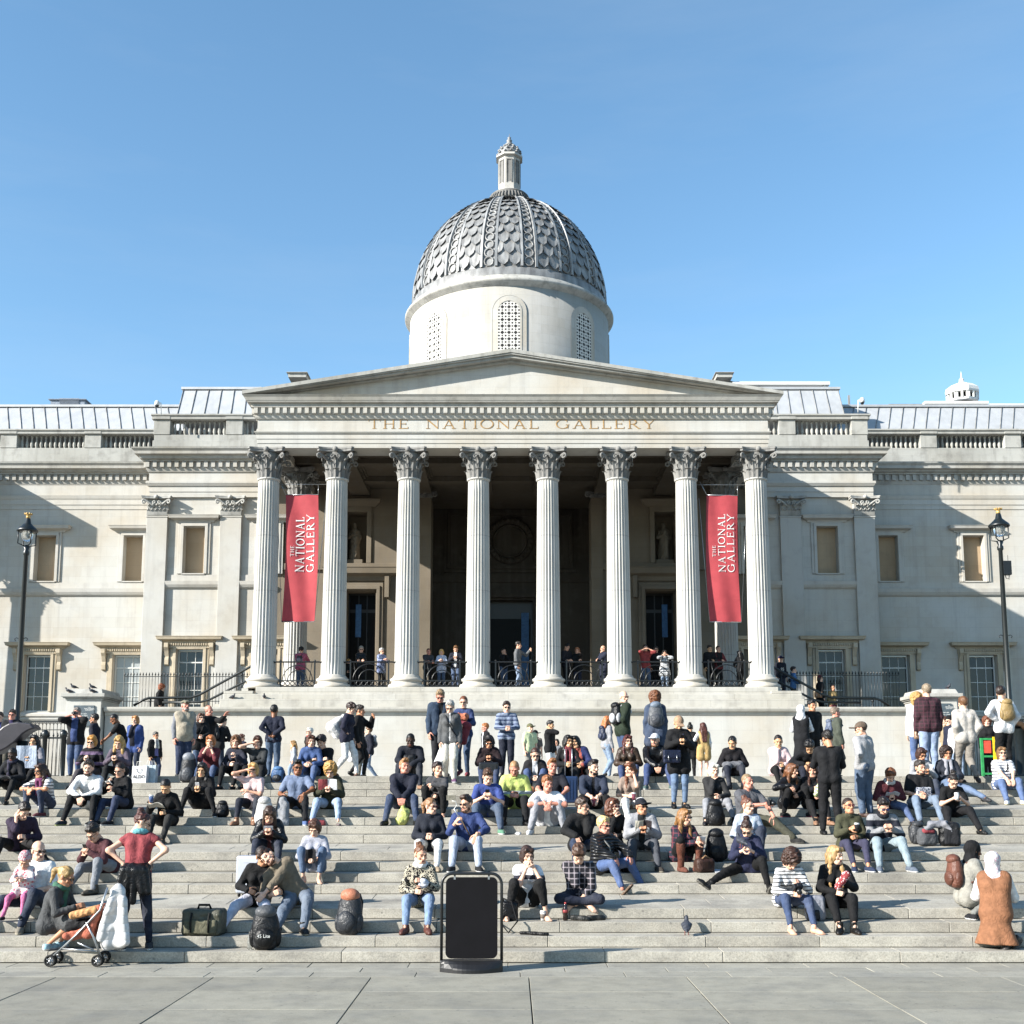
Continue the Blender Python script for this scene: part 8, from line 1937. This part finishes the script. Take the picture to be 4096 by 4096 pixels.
bag_on(1056, 10, .35, pack_parts('c9c6c2', 'd6d3ce', 'bdbab6', 1.0, .50), 'white patterned backpack standing beside the blonde woman in pink', 0, 'backpack', 'backpack')
bag_on(1125, 10, .5, [('cloth', [('c', (-.05, 0, .06), (.02, .05, .46), .10, .07), ('c', (.04, -.03, .05), (.06, .03, .4), .10, .06), ('c', (.08, -.06, .05), (.0, -.1, .03), .07, .05)], cloth('8f9298'), (.016, 18))], 'pale grey coat draped beside the white patterned backpack', 0, 'coat', 'folded_coat')
r = bag_on(1060, 1, .45, pack_parts('1b1c20', '141518', '54575c', 1.18, .46), 'black and grey hiking backpack standing in front of the reclining couple', 4, 'backpack', 'backpack')
plain_text('45 Lite', .06, 'lettering', M['white_paint'], r, (0, -.175, .19))
m = MB(); m.lathe([(.03, 0), (.032, .15), (.014, .2), (.014, .23)], n=10); p = spot(998, 1, .42); place(m, 'water_bottle', M['lamp_glass'], p, (1, 0, 0), (0, 1, 0), (0, 0, 1), 'clear water bottle with blue cap beside the black hiking backpack', 'bottle')
bag_on(1392, 2, .45, pack_parts('2a2d33', '34383f', 'c9692a', 1.15, .50), 'grey hiking rucksack with orange and white top standing alone', -18, 'backpack', 'backpack', -8)
bx = lambda x, y, z_, hx, hy, hz, r_=.03: ('b', (x, y, z_), (hx, hy, hz), r_, None)
bag_on(815, 2, .45, [('bag_body', [bx(0, 0, .17, .27, .15, .17, .05)], cloth('5c5b45', 'gloss:')), ('pocket', [bx(0, -.155, .12, .22, .03, .09, .02)], cloth('6b6748')), ('handle', strap_mb([(-.09, 0, .33), (-.07, -.02, .39), (.07, -.02, .39), (.09, 0, .33)]), cloth('1a1a18'))] + [('buckle', strap_mb([(x, -.16, .30), (x, -.20, .2), (x, -.19, .05)], .013), cloth('20201c')) for x in (-.12, .12)], 'olive green soft travel bag standing alone left of the couple', -4, 'travel bag', 'travel_bag')
bag_on(2040, 3, .5, [('bag_body', [bx(0, 0, .13, .11, .09, .13, .05)], cloth('141417', 'leather:')), ('strap', strap_mb([(-.08, 0, .24), (-.1, -.05, .3), (.02, -.1, .26), (.1, -.28, .02), (-.02, -.36, -.12), (-.12, -.2, -.02), (-.08, -.05, .1)], .012), cloth('141417'))], 'black leather handbag beside the black board', 0, 'handbag', 'handbag')
bag_on(2866, 7, .42, pack_parts('121317', '17181d', '121317', 1.05, .48), 'black backpack standing between brown boots and the pigeon', 0, 'backpack', 'backpack')
bag_on(2818, 6, .4, [('bag_body', [bx(0, 0, .11, .16, .09, .11, .06)], cloth('4a2a1c', 'gloss:')), ('handle', strap_mb([(-.1, -.03, .18), (-.02, -.06, .26), (.1, -.04, .2)], .014), cloth('a8763a'))], 'slouched brown handbag at the feet of the woman with brown boots', 24, 'handbag', 'handbag')
bag_on(3262, 3, .45, [('bag_body', [bx(0, 0, .17, .14, .08, .17, .06)], cloth('8d8f9c', 'gloss:')), ('strap', strap_mb([(-.1, -.08, .3), (-.16, -.13, .15), (-.12, -.12, .02), (-.05, -.1, .12)], .014), cloth('141417')), ('flap', [bx(-.05, -.09, .08, .09, .02, .07, .02)], cloth('1a1c26', 'leather:'))], 'grey plastic tote bag between the striped and the black clad women', 0, 'bag', 'tote_bag')
bag_on(3710, 8, .70, [('bag_body', [bx(0, 0, .15, .16, .11, .15, .08)], cloth('55585d')), ('red_panel', [bx(-.02, -.04, .25, .11, .09, .04, .03)], cloth('a82030'))], 'charcoal and red holdall in the bag pile on the upper landing', 10, 'holdall', 'holdall')
bag_on(3672, 8, .92, pack_parts('3f4247', '35383d', '3f4247', .9, .42), 'grey backpack behind the charcoal and red holdall', 20, 'backpack', 'backpack')
bag_on(3800, 8, .68, [('bag_body', [bx(0, 0, .20, .17, .12, .20, .07)], cloth('17181c', 'gloss:'), (.012, 18)), ('flap', [bx(.02, -.1, .16, .12, .04, .13, .03)], cloth('202127'))], 'black shoulder bag right of the charcoal and red holdall', -12, 'bag', 'shoulder_bag')
bag_on(3758, 8, .64, [('cloth', [('c', (-.14, 0, .36), (.12, .02, .37), .06, .06), ('c', (.1, -.02, .36), (.28, -.05, .12), .055, .04), ('c', (-.1, 0, .36), (-.2, -.02, .30), .05, .05)], cloth('8a8a93'), (.014, 20))], 'grey hooded top thrown over the bag pile', 0, 'garment', 'grey_hoodie')
bag_on(2862, 10, .3, pack_parts('131418', '17181c', '131418', 1.0, .46), 'black backpack between the legs of the woman with silver bob', 0, 'backpack', 'backpack')
bag_on(889, 11, .5, pack_parts('15161a', '1a1b20', '15161a', .7, .42), 'small black backpack behind the girl with white phone', 0, 'backpack', 'backpack')
bag_on(752, 15, .2, pack_parts('24262c', '4a4e56', '8a8f98', 1.05, .56), 'grey and black trekking pack standing on the upper steps', 0, 'backpack', 'backpack')
bag_on(1112, 15, .3, pack_parts('1f5f9a', '17202c', '2a7ab8', .9, .36), 'bright blue backpack behind the man in blue t-shirt', -10, 'backpack', 'backpack')
def carrier(px, n, fr, c, label, w, h, text=None, cat='shopping bag'):
    r = empty('shopping_bag', spot(px, n, fr), R(-6), label, cat, 'paper shopping bags'); m = MB(); d = .07
    m.hull8([(-w, -d, 0), (w, -d, 0), (w, d, 0), (-w, d, 0), (-w * 1.02, -d * .8, h), (w * 1.02, -d * .8, h), (w * 1.02, d * .8, h), (-w * 1.02, d * .8, h)]); m.build('bag_body', cloth(c, 'gloss:'), r)
    for yy in (-d * .8, d * .8): strap_mb([(-w * .45, yy, h - .03), (-w * .35, yy, h + .09), (w * .35, yy, h + .09), (w * .45, yy, h - .03)], .005).build('handle', M['white_paint'], r)
    if text: plain_text(text, .095, 'lettering', M['black'], r, (0, -d - .004, h * .36)); strap_mb([(-w * .4, -d, h * .86), (-w * .25, -d - .004, h * .66), (0, -d - .006, h * .58), (w * .25, -d - .004, h * .66), (w * .4, -d, h * .86)], .005).build('emblem', M['black'], r)
carrier(560, 15, .25, 'e6e6ea', 'white paper shopping bag printed ALDO on the upper steps', .15, .34, 'ALDO')
carrier(600, 15, .6, 'b9cfdd', 'pale blue shopping bag behind the white paper one', .13, .36)
def suitcase(px, n, fr, mat, label, w, h, d, handle, rz=0):
    r = empty('suitcase', spot(px, n, fr), R(rz), label, 'suitcase', 'hard shell suitcases'); m = MB(); m.box(-w, w, -d, d, .05, h); m.build('shell', mat, r, bevel=.035, seg=3)
    m = MB()
    for i in range(5): q = -w * .72 + 1.44 * w * i / 4; m.box(q - .012, q + .012, -d - .008, -d + .01, .12, h - .07) if handle else m.box(-w * .35, w * .8, -d - .008, -d + .01, .15 + (h - .25) * i / 4, .17 + (h - .25) * i / 4)
    m.build('shell_ribs', mat, r)
    for x in (-w * .75, w * .75): m = MB(); m.tube([(x - .012, -d * .6, .028), (x + .012, -d * .6, .028)], .028, 10); m.tube([(x - .012, d * .6, .028), (x + .012, d * .6, .028)], .028, 10); m.build('wheel', M['rubber'], r)
    e = handle if handle else .03; strap_mb([(-w * .4, d * .5, h - .02), (-w * .4, d * .5, h + e), (w * .4, d * .5, h + e), (w * .4, d * .5, h - .02)], .011).build('handle', M['chrome'] if handle else M['iron'], r)
suitcase(1000, 4, .82, M['silver'], 'silver hard shell suitcase standing by the girl in leather jacket', .19, .60, .12, 0, -14)
suitcase(1954, 15, .3, simple('black_shell', '1b1c20', .35, 0, .5, .1), 'black ribbed suitcase in front of the curly haired woman', .20, .42, .10, .03)
suitcase(2276, 12, .72, simple('navy_shell', '1d3357', .4, 0, .5, .1), 'navy blue suitcase with raised handle among the sitters', .17, .56, .11, .52)
bag_on(2116, 12, .5, [('bag_body', [bx(0, 0, .19, .12, .09, .19, .06)], cloth('d9761a', 'gloss:'))], 'orange bag behind the worker in yellow', 0, 'bag', 'orange_bag')
worn('rucksack behind', '17181c', '1c1d22', '17181c', 'black rucksack on the person behind the red haired woman', .95)
# carried bags
def carried(key, hand, parts, label, cat, name, off=(0, 0, 0), rz=0, absolute=None):
    r = PP[key]; p = (r['hand'][hand][0] if absolute is None else absolute) + v3(*off); return blob(name, label, cat, p, rz, parts, 'bags carried by people')
PB = lambda s, c='e9e8e6': [('bag_body', [('c', (0, 0, -.02), (0, 0, -.28 * s), .02, .12 * s), ('c', (.03, 0, -.2 * s), (-.03, .02, -.34 * s), .10 * s, .12 * s)], cloth(c, 'gloss:'), (.02, 22))]
carried('step walker', 1, PB(1.0), 'white plastic carrier bag held by the woman in grey zip jacket', 'carrier bag', 'carrier_bag')
carried('white bag walker', 0, PB(.9), 'white plastic bag hanging from the hand of the striding woman', 'carrier bag', 'carrier_bag', (-.02, 0, 0))
r = PP['white bag walker']; carried('white bag walker', 0, [('bag_body', [('c', (.12, 0, .1), (-.10, 0, -.14), .05, .16), ('c', (-.1, 0, -.14), (0, .02, -.3), .15, .12)], cloth('e6e4e0'), (.02, 20))], 'white cloth tote slung behind the striding woman', 'tote bag', 'tote_bag', (-.26, .12, .02), 0, r['chest'])
carried('navy jacket man', 1, PB(.9, 'd5dc2a'), 'crumpled yellow bag hanging between the knees of the sandy haired man', 'bag', 'plastic_bag', (.06, 0, 0))
SAT = lambda c, w=.15: [('bag_body', [bx(0, 0, 0, w, .05, w * .75, .025)], cloth(c, 'leather:'), (.002, 20)), ('flap', [bx(0, -.045, w * .25, w * 1.02, .016, w * .5, .014)], cloth(c, 'leather:'), (.002, 20))] + [('buckle', strap_mb([(x, -.065, .02), (x, -.068, -w * .45)], .009), M['chrome']) for x in (-w * .5, w * .5)]
r = PP['tan cap']; carried('tan cap', 0, SAT('1c2748', .16), 'dark blue satchel at the hip of the woman in tan cap', 'satchel', 'satchel', (0, 0, 0), 8, r['P'] + r['F'] * .20 - r['L'] * .17 + v3(0, 0, .03))
r = PP['curly satchel']; carried('curly satchel', 0, SAT('9a7048', .15), 'tan leather satchel of the woman with curly blonde hair', 'satchel', 'satchel', (0, 0, 0), 0, r['P'] - r['F'] * .20 - r['L'] * .02 + v3(0, 0, -.06))
r = PP['burgundy hat']; carried('burgundy hat', 0, SAT('b3742c', .15), 'tan handbag of the woman in burgundy hat', 'handbag', 'handbag', (0, 0, 0), 0, r['P'] + v3(-.12, -.22, .02))
r = PP['red bag girl']; carried('red bag girl', 0, [('red_cloth', [('c', (-.12, 0, 0), (.14, -.02, -.1), .09, .08), ('c', (.1, 0, -.1), (.05, -.03, -.42), .09, .07)], cloth('9a1a34'), (.016, 20)), ('orange_cloth', [('c', (-.1, -.02, .12), (.08, -.03, .1), .07, .08)], cloth('d9661a'), (.014, 24))], 'orange and red coat bundled in the arms of the girl in blue', 'coat', 'folded_coat', (0, 0, 0), 0, r['chest'] + r['F'] * .25 - v3(0, 0, .13))
r = PP['terrace black man']; carried('terrace black man', 0, [('pack_body', [bx(0, 0, 0, .14, .1, .13, .08)], cloth('17181c', 'gloss:'))], 'black backpack on the lap of the man at the terrace edge', 'backpack', 'backpack', (0, 0, 0), 0, (r['K'][0] + r['K'][1]) / 2 + v3(0, .12, .12))
r = PP['bun coat']; carried('bun coat', 0, [('cloth', [('c', (-.16, 0, 0), (.14, 0, .02), .07, .07), ('c', (-.1, -.06, -.02), (-.2, -.1, -.22), .07, .05)], cloth('6b6d74'), (.014, 22))], 'grey coat lying across the lap of the woman in black coat', 'coat', 'folded_coat', (0, 0, 0), 0, (r['K'][0] + r['K'][1]) / 2 + v3(0, .16, .06))
r = PP['beard lean']; carried('beard lean', 0, [('bag_body', [bx(0, 0, 0, .15, .06, .11, .04)], cloth('c9cbd4', 'spots:1c2648:30'))], 'white and navy patterned bag on the chest of the bearded man', 'bag', 'patterned_bag', (0, 0, 0), 10, r['chest'] + r['F'] * .22 - v3(0, 0, .16))
r = PP['red top']; P_ = r['P'] - r['root']; F, L = r['F'], r['L']; q = np.linspace(0, 2 * math.pi, 10)[:-1]
T_ = [('c', P_ + L * .14 * math.cos(a) + F * .13 * math.sin(a) + Zv * .09, P_ + L * .14 * math.cos(a + .7) + F * .13 * math.sin(a + .7) + Zv * .09, .055, .055) for a in q] + [('c', P_ + L * s * x - F * .16 + Zv * .06, P_ + L * s * (x + .06) - F * .17 - Zv * .22, .06, .045) for s in (1, -1) for x in (.05, .13)] + [('c', P_ - F * .17 + Zv * .05, P_ - F * .16 - Zv * .34, .05, .04)]
V, Q = grow(T_, .015, .03, None, (.008, 20)); link('tied_jacket', np_mesh('tied_jacket', V, Q, [cloth('131418', 'leather:')]), r['E'])
# things in hands
for k_, cn, c, ld in (('leather phone girl', 'silver', 'b9bcc2', 1), ('maroon cardigan', 'black', '141416', 0), ('white phone girl', 'white', 'e6e6ea', 0), ('blue polo', 'black', '141416', 0), ('hi-vis', 'black', '141416', 1), ('tan cap', 'black', '141416', 0), ('striped jumper blonde', 'white', 'e6e6ea', 0), ('long blonde', 'black', '141416', 0), ('curly phone', 'black', '141416', 1), ('brown boots', 'white', 'dcdce2', 1), ('black shirt man', 'black', '141416', 0)): phone(PP[k_], c, None, ld, cn)
cup(PP['olive jacket'], '2a2a2c', '1c1c1e', 1, 'black'); cup(PP['black tee cup'], 'eceae6', None, 0); cup(PP['blue cup girl'], '4a72b0', '3a5f9a', 1, 'blue')
cup(PP['bearded shirt'], '8a1f34', None, 1, 'red', None, None, '8a1f34'); cup(PP['beige top'], '8a2a4a', None, 1, 'berry red')
cup(None, 'eeece8', '7a6a5c', 0, 'white', spot(2172, 3, .45, .06), 'white paper coffee cup on the step beside the barefoot eater')
for k_ in ('photographer', 'camera tee', 'striped camera girl'): camera_item(PP[k_], None if k_ != 'camera tee' else 1)
camera_item(PP['brown cap man'], None, PP['brown cap man']['hand'][1][0] - Zv * .12, 'black camera hanging from the hand of the man in brown cap')
sheet(PP['map girl'], 'a9bcd8', .42, .46, 'map', 'map', 'large pale blue folded map held up by the black haired girl', None, None, .0, .15)
sheet(PP['curly reader'], 'e6e6ea', .34, .20, 'leaflet', 'leaflet', 'red and white leaflet read by the curly blonde woman', None, 'b02a34', .06, .35)
sheet(PP['book man'], '3a2f34', .26, .17, 'book', 'book', 'open dark book held by the man in navy cap', None, 'd9cfb4', .04, .5)
sheet(PP['grey sweater woman'], 'dfe2e6', .22, .15, 'leaflet', 'leaflet', 'pale leaflet read by the woman in grey sweatshirt', None, None, .05, .6)
sheet(PP['tablet woman'], '1a1b22', .16, .22, 'tablet', 'tablet', 'dark tablet held by the barefoot woman in lilac grey', None, None, .08, .3)
sheet(PP['tablet left'], '5a5d66', .26, .19, 'tablet', 'tablet', 'grey tablet held by the woman in dark coat at far left', None, None, .02, 2.0)
sheet(PP['hoodie boy'], 'c9ccd6', .24, .17, 'book', 'book', 'open book on the lap of the boy in maroon hoodie', None, None, .04, 1.6)
sheet(PP['bowl woman'], 'ece9e4', .13, .08, 'food_box', 'food box', 'small white food box held by the woman in black jacket', None, None, .03, 1.2)
sheet(PP['blue cup girl'], 'd6d0c0', .28, .18, 'book', 'book', 'open book on the knees of the girl with blue cup', None, None, .02, 2.2)
r = PP['red packet girl']; p = mid(r) + v3(.02, 0, .08); blob('snack_packet', 'red spotted paper packet held by the long haired blonde', 'packet', p, 0, [('packet', [('c', (-.05, 0, -.07), (.07, 0, .09), .048, .055)], cloth('b01a26', 'floral:f0e6e4:34'), (.006, 30))], None)
r = PP['tan boots girl']; p = mid(r) + v3(0, -.02, .05); blob('snack_packet', 'green crisp packet held by the auburn haired girl', 'packet', p, 0, [('packet', [('c', (-.03, 0, -.08), (.03, 0, .08), .05, .045)], cloth('a8c060', 'floral:eef0e4:22'), (.008, 30))], None)
r = PP['leopard']; p = mid(r) + v3(.07, -.03, .05); blob('paper_wrapper', 'crumpled white wrapper held by the woman left of the board', 'wrapper', p, 0, [('wrapper', [('e', (0, 0, 0), (.07, .04, .06))], cloth('c9cfe0'), (.02, 60))], None)
blob('paper_scrap', 'crumpled white paper left on the step by the white trainers', 'litter', spot(2073, 9, .3, .02), 0, [('paper', [('e', (0, 0, 0), (.055, .04, .035))], cloth('dcdcde'), (.014, 60), .01, .009)], None)
r = PP['selfie man']; h0 = r['hand'][1][0]; d = nrm(v3(-.16, -.1, .3)); tip = h0 + d * .26
st = empty('selfie_stick', tuple(h0), 0, 'grey selfie stick with phone clamp raised by the man in cobalt sweater', 'selfie stick')
m = MB(); m.tube([tuple(-d * .08), tuple(d * .2)], .011, 8); m.build('stick', M['chrome'], st); m = MB(); m.tube([tuple(d * .2), tuple(d * .22 + v3(.05, 0, .03)), tuple(d * .24 + v3(.04, 0, .08)), tuple(d * .26 + v3(-.01, 0, .07))], .006, 6); m.build('clamp', M['white_paint'], st)
m = MB(); m.box(-.075, .075, -.005, .005, -.04, .04); place(m, 'phone', cloth('8d8670', 'leather:'), tip + v3(-.02, 0, .12), (1, 0, 0), (0, 1, 0), (0, 0, 1), 'pale phone clamped on the selfie stick', 'phone', GP['phone'], .003)
# ---- black swing sign
Yb_ = 14.62; X0, _ = W(1886, 3800, Yb_); b = empty('swing_sign', (X0, Yb_, 0), 0, 'blank black pavement swing sign on a wide rubber base', 'sign')
sc_ = 4650 / Yb_; hw_ = 117 / sc_; Ht = WZ(3494, Yb_)
m = MB(); rr = .13; pts = [(-hw_, 0, .1)] + [(-hw_ + rr - rr * math.cos(a), 0, Ht - rr + rr * math.sin(a)) for a in np.linspace(0, math.pi / 2, 8)] + [(hw_ - rr + rr * math.sin(a), 0, Ht - rr + rr * math.cos(a)) for a in np.linspace(0, math.pi / 2, 8)] + [(hw_, 0, .1)]
m.tube(pts, .019, 10); m.build('frame', M['iron'], b)
pw, pz0, pz1 = 101 / sc_, WZ(3833, Yb_), WZ(3509, Yb_); m = MB(); rc = .07; P_ = []
for cx, cz, a0 in ((pw - rc, pz0 + rc, -90), (pw - rc, pz1 - rc, 0), (-pw + rc, pz1 - rc, 90), (-pw + rc, pz0 + rc, 180)):
    P_ += [(cx + rc * math.cos(R(a0 + q)), cz + rc * math.sin(R(a0 + q))) for q in np.linspace(0, 90, 7)]
m.prism(P_, -.022, .022); m.build('panel', M['panel_black'], b)
for x in (-.21, .21): m = MB(); m.box(x - .012, x + .012, -.014, .014, pz1, Ht); m.box(x - .012, x + .012, -.026, .026, pz1 - .025, pz1 + .012, 1); m.build('hanger', [M['iron'], M['chrome']], b)
m = MB(); n = 14; V = []; F = []
for j, (zz, e) in enumerate(((0, 1), (.05, 1), (.1, .98), (.135, .9))):
    for i in range(n + 1):
        u = -1 + 2 * i / n; x = u * hw_ * 1.04; bow = (1 - u * u) * (.17 if j < 2 else .17 - .12 * (j - 1) / 2) 
        V += [(x, -.06 - bow * e, zz), (x, .06 + bow * e, zz)]
w2 = 2 * (n + 1)
for j in range(3):
    for i in range(n): a = j * w2 + 2 * i; F += [(a, a + 2, a + 2 + w2, a + w2), (a + 3, a + 1, a + 1 + w2, a + 3 + w2)]
    a = j * w2; F.append((a + 1, a, a + w2, a + 1 + w2)); a = j * w2 + 2 * n; F.append((a, a + 1, a + 1 + w2, a + w2))
F += [(3 * w2 + 2 * i, 3 * w2 + 2 * i + 2, 3 * w2 + 2 * i + 3, 3 * w2 + 2 * i + 1) for i in range(n)]
m.add(V, F, 0, False); m.build('base', M['plastic_black'], b, bevel=.01)
# ---- orange pushchair with a white padded jacket on its handles
Ys = 14.95; X0, _ = W(310, 3860, Ys); pc = empty('pushchair', (X0, Ys, 0), 0, 'orange folding pushchair at the foot of the steps on the left', 'pushchair')
def pxy(a, b_, dy=0): q = W(a, b_, Ys + dy); return (q[0] - X0, dy, q[1])
for wx, wy in ((203, 3843), (228, 3843), (391, 3846), (418, 3836)):
    m = MB(); c = pxy(wx, wy, .0 if wx in (203, 391) else .32); rd = .075
    for dy in (-.03, .03): ring(m, (c[0], c[1] + dy, rd + .005), rd - .014, .014, 18, 0, 6); [m.tube([(c[0], c[1] + dy, rd), (c[0] + rd * .8 * math.cos(a), c[1] + dy, rd + rd * .8 * math.sin(a))], .007, 4, 1) for a in np.linspace(0, 6.28, 6)[:-1]]; m.tube([(c[0], c[1] + dy - .01, rd), (c[0], c[1] + dy + .01, rd)], .018, 8, 1)
    m.build('wheel', [M['rubber'], M['chrome']], pc)
m = MB()
for dy in (0, .32): m.tube([pxy(212, 3825, dy), pxy(310, 3735, dy), pxy(400, 3640, dy), pxy(430, 3550, dy)], .013, 7); m.tube([pxy(405, 3830, dy), pxy(372, 3745, dy), pxy(345, 3690, dy)], .013, 7); m.tube([pxy(250, 3795, dy), pxy(390, 3805, dy)], .011, 6); m.tube([pxy(310, 3770, dy), pxy(375, 3800, dy)], .011, 6)
for a in ((212, 3825), (405, 3830), (345, 3692)): m.tube([pxy(*a), pxy(*a, .32)], .011, 6)
m.build('frame', M['chrome'], pc)
V, Q = grow([('c', (*pxy(262, 3745)[:1], .03, pxy(262, 3745)[2]), (*pxy(262, 3745)[:1], .29, pxy(262, 3745)[2]), .05, .05)] + [('b', (pxy(320, 3735)[0], .16, pxy(320, 3735)[2]), (.16, .15, .06), .04, np.array(Matrix.Rotation(R(-14), 3, 'Y'))), ('b', (pxy(368, 3690)[0], .16, pxy(368, 3690)[2]), (.05, .15, .22), .04, np.array(Matrix.Rotation(R(24), 3, 'Y')))], .014, .03, None, (.008, 22)); link('seat', np_mesh('seat', V, Q, [cloth('d85a14')]), pc)
V, Q = grow([('b', (pxy(300, 3705)[0], .16, pxy(300, 3705)[2]), (.15, .14, .06), .05, np.array(Matrix.Rotation(R(-10), 3, 'Y')))], .014, .03, None, (.014, 22)); link('seat_liner', np_mesh('seat_liner', V, Q, [cloth('1a1a1d')]), pc)
V, Q = grow([('b', (pxy(330, 3652)[0], .16, pxy(330, 3652)[2]), (.18, .17, .045), .035, np.array(Matrix.Rotation(R(-14), 3, 'Y')))], .014, .03, None, (.010, 26)); link('hood', np_mesh('hood', V, Q, [cloth('e89a1e')]), pc)
o = v3(*W(470, 3560, Ys + .1)[:1], Ys + .1, W(470, 3560, Ys + .1)[1]); u = 1 / 311.0
V, Q = grow([('c', (-.03, 0, -.02), (-.09, 0, -.66), .06, .085), ('c', (.03, .02, -.02), (.09, 0, -.64), .06, .085), ('c', (0, .03, .02), (.01, .03, -.64), .055, .09), ('c', (-.06, -.05, -.13), (-.16, -.05, -.58), .055, .058), ('c', (.09, -.07, -.12), (.155, -.07, -.63), .055, .05)], .013, .028, None, (.012, 16))
tag(link('padded_jacket', np_mesh('padded_jacket', V, Q, [cloth('dedbd8', 'quilt:31:.3')]), None, tuple(o)), 'white padded jacket hung over the handles of the orange pushchair', 'jacket')
# ---- pigeons
def pigeon_mesh():
    V, Q = grow([('c', (0, -.05, .125), (0, .06, .10), .058, .05), ('c', (0, .06, .10), (0, .19, .065), .042, .014), ('c', (0, -.085, .15), (0, -.11, .205), .036, .026), ('e', (0, -.118, .222), (.024, .028, .026)), ('c', (.045, -.03, .13), (.03, .13, .085), .03, .012), ('c', (-.045, -.03, .13), (-.03, .13, .085), .03, .012)], .007, .018)
    return np_mesh('pigeon_body', V, Q, [M['pigeon']])
M['pigeon'] = simple('slate_feathers', '3d4048', .6, 0, .3, .5, 22); M['pigeon_leg'] = simple('pigeon_leg', '8a4a44', .6)
PG = None
def pigeon(loc, rz, label):
    global PG
    if PG is None:
        r = PG = empty('pigeon', loc, R(rz), label, 'pigeon', 'pigeons on stone ledges and steps'); link('pigeon_body', pigeon_mesh(), r)
        for s in (-1, 1): m = MB(); m.tube([(s * .022, 0, .09), (s * .024, .01, .0)], .006, 5); m.tube([(s * .024, .02, .004), (s * .026, -.03, .004)], .005, 5); m.build('leg', M['pigeon_leg'], r)
        m = MB(); m.lathe([(.009, 0), (.001, .03)], n=6); m.build('beak', M['rubber'], r, (0, -.142, .218), (R(100), 0, 0))
    else:
        r = copy_tree(PG); r.location = loc; r.rotation_euler = (0, 0, R(rz)); r.scale = (.9, .9, .9); tag(r, label)
pigeon(spot(2747, 2, .4), 172, 'dark pigeon standing alone on the lower steps, tail to the viewer')
for pr, q in ((PIER_L, ((-.85, 1, -60, 'upper left pigeon on the left pier top'), (.35, 1, -50, 'upper right pigeon on the left pier top'), (-.95, 0, -80, 'pigeon on the front left edge of the left pier cap'), (.55, 0, -70, 'pigeon on the front right edge of the left pier cap'))), (PIER_R, ((.75, 1, 20, 'single pigeon on the right pier top'),))):
    _, X, cy, zt1, zt0, h = pr
    for u, up_, rz, lb in q: pigeon((X + u * h * .9, cy - (.75 if up_ else 1.08), zt1 if up_ else zt0), rz, lb)
pigeon((W(930, 2797, YW + .22)[0], YW + .2, WZ(2797, YW + .2)), 60, 'pigeon on the plinth ledge below the leftmost column')
pigeon((W(1057, 2797, YW + .22)[0], YW + .2, WZ(2797, YW + .2)), 10, 'small dark pigeon on the plinth ledge right of another pigeon')
r = PP['pigeon woman']; pigeon(tuple(r['hand'][0][0] + v3(-.06, -.05, .02)), -160, 'grey pigeon perched on the hands of the woman in navy top')
# ---- small things left on the steps
m = MB(); m.lathe([(.03, 0), (.034, .02), (.034, .06), (.030, .10), (.034, .14), (.030, .17), (.013, .21), (.013, .225)], n=14); br = empty('drink_bottle', spot(2262, 3, .45), 0, 'cola bottle with red cap on the step before the plaid shirt', 'bottle'); m.build('bottle_body', simple('cola', '1c0d0a', .15, 0, .6, .1), br)
m = MB(); m.lathe([(.036, .105), (.036, .145)], n=14); m.build('bottle_label', cloth('b01c20', 'gloss:'), br); m = MB(); m.lathe([(.015, .222), (.015, .245)], n=10); m.build('cap', cloth('c21f26', 'gloss:'), br)
def pair(kind, c1, c2, px, n, fr, a, label):
    r = empty('pair_of_shoes', spot(px, n, fr), 0, label, 'shoes'); 
    for i, (dx, dy, rz) in enumerate(a): o = link('shoe', shoe_data(kind, c1, c2), r, (dx, dy, 0), (0, 0, R(rz)))
pair('flat', '141416', '0e0e0e', 2120, 2, .42, ((-.06, .04, 80), (.08, -.04, 74)), 'pair of black flat shoes left on the step beside the board')
pair('shoe', '2f302e', '5a544a', 2335, 3, .45, ((-.10, 0, 70), (.13, .02, 110)), 'pair of dark laced shoes before the plaid shirt')
blob('handbag', 'flat red handbag lying behind the barefoot woman in lilac grey', 'handbag', spot(1268, 10, .5), 10, [('bag_body', [bx(0, 0, .05, .15, .07, .05, .04)], cloth('a82a34', 'leather:'))], BG)
m = MB(); q = spot(2892, 6, .45); m.add([(-.14, -.1, .004), (.13, -.08, .004), (.16, .1, .02), (-.12, .09, .05), (-.14, -.1, 0), (.13, -.08, 0), (.16, .1, .016), (-.12, .09, .046)], [(0, 1, 2, 3), (7, 6, 5, 4), (0, 4, 5, 1), (1, 5, 6, 2), (2, 6, 7, 3), (3, 7, 4, 0)]); place(m, 'paper', [cloth('dfe2ea')], q, (1, 0, 0), (0, 1, 0), (0, 0, 1), 'loose white papers lying beside the brown handbag', 'paper')
# lettering printed on clothes
def print_on(key, txt, size, up, mat, name='lettering', out=.025):
    r = PP[key]; p = r['chest'] - r['root'] + r['Fc'] * (r['tr'] + out) + r['Uc'] * up; o = plain_text(txt, size, name, mat, r['E'], (0, 0, 0)); o.matrix_local = mat4(r['Lc'], r['Uc'], r['Fc'], p)
print_on('hoodie boy', 'LONDON', .075, -.10, M['tooth']); print_on('number jersey', '95', .16, -.10, M['tooth'], out=.012)
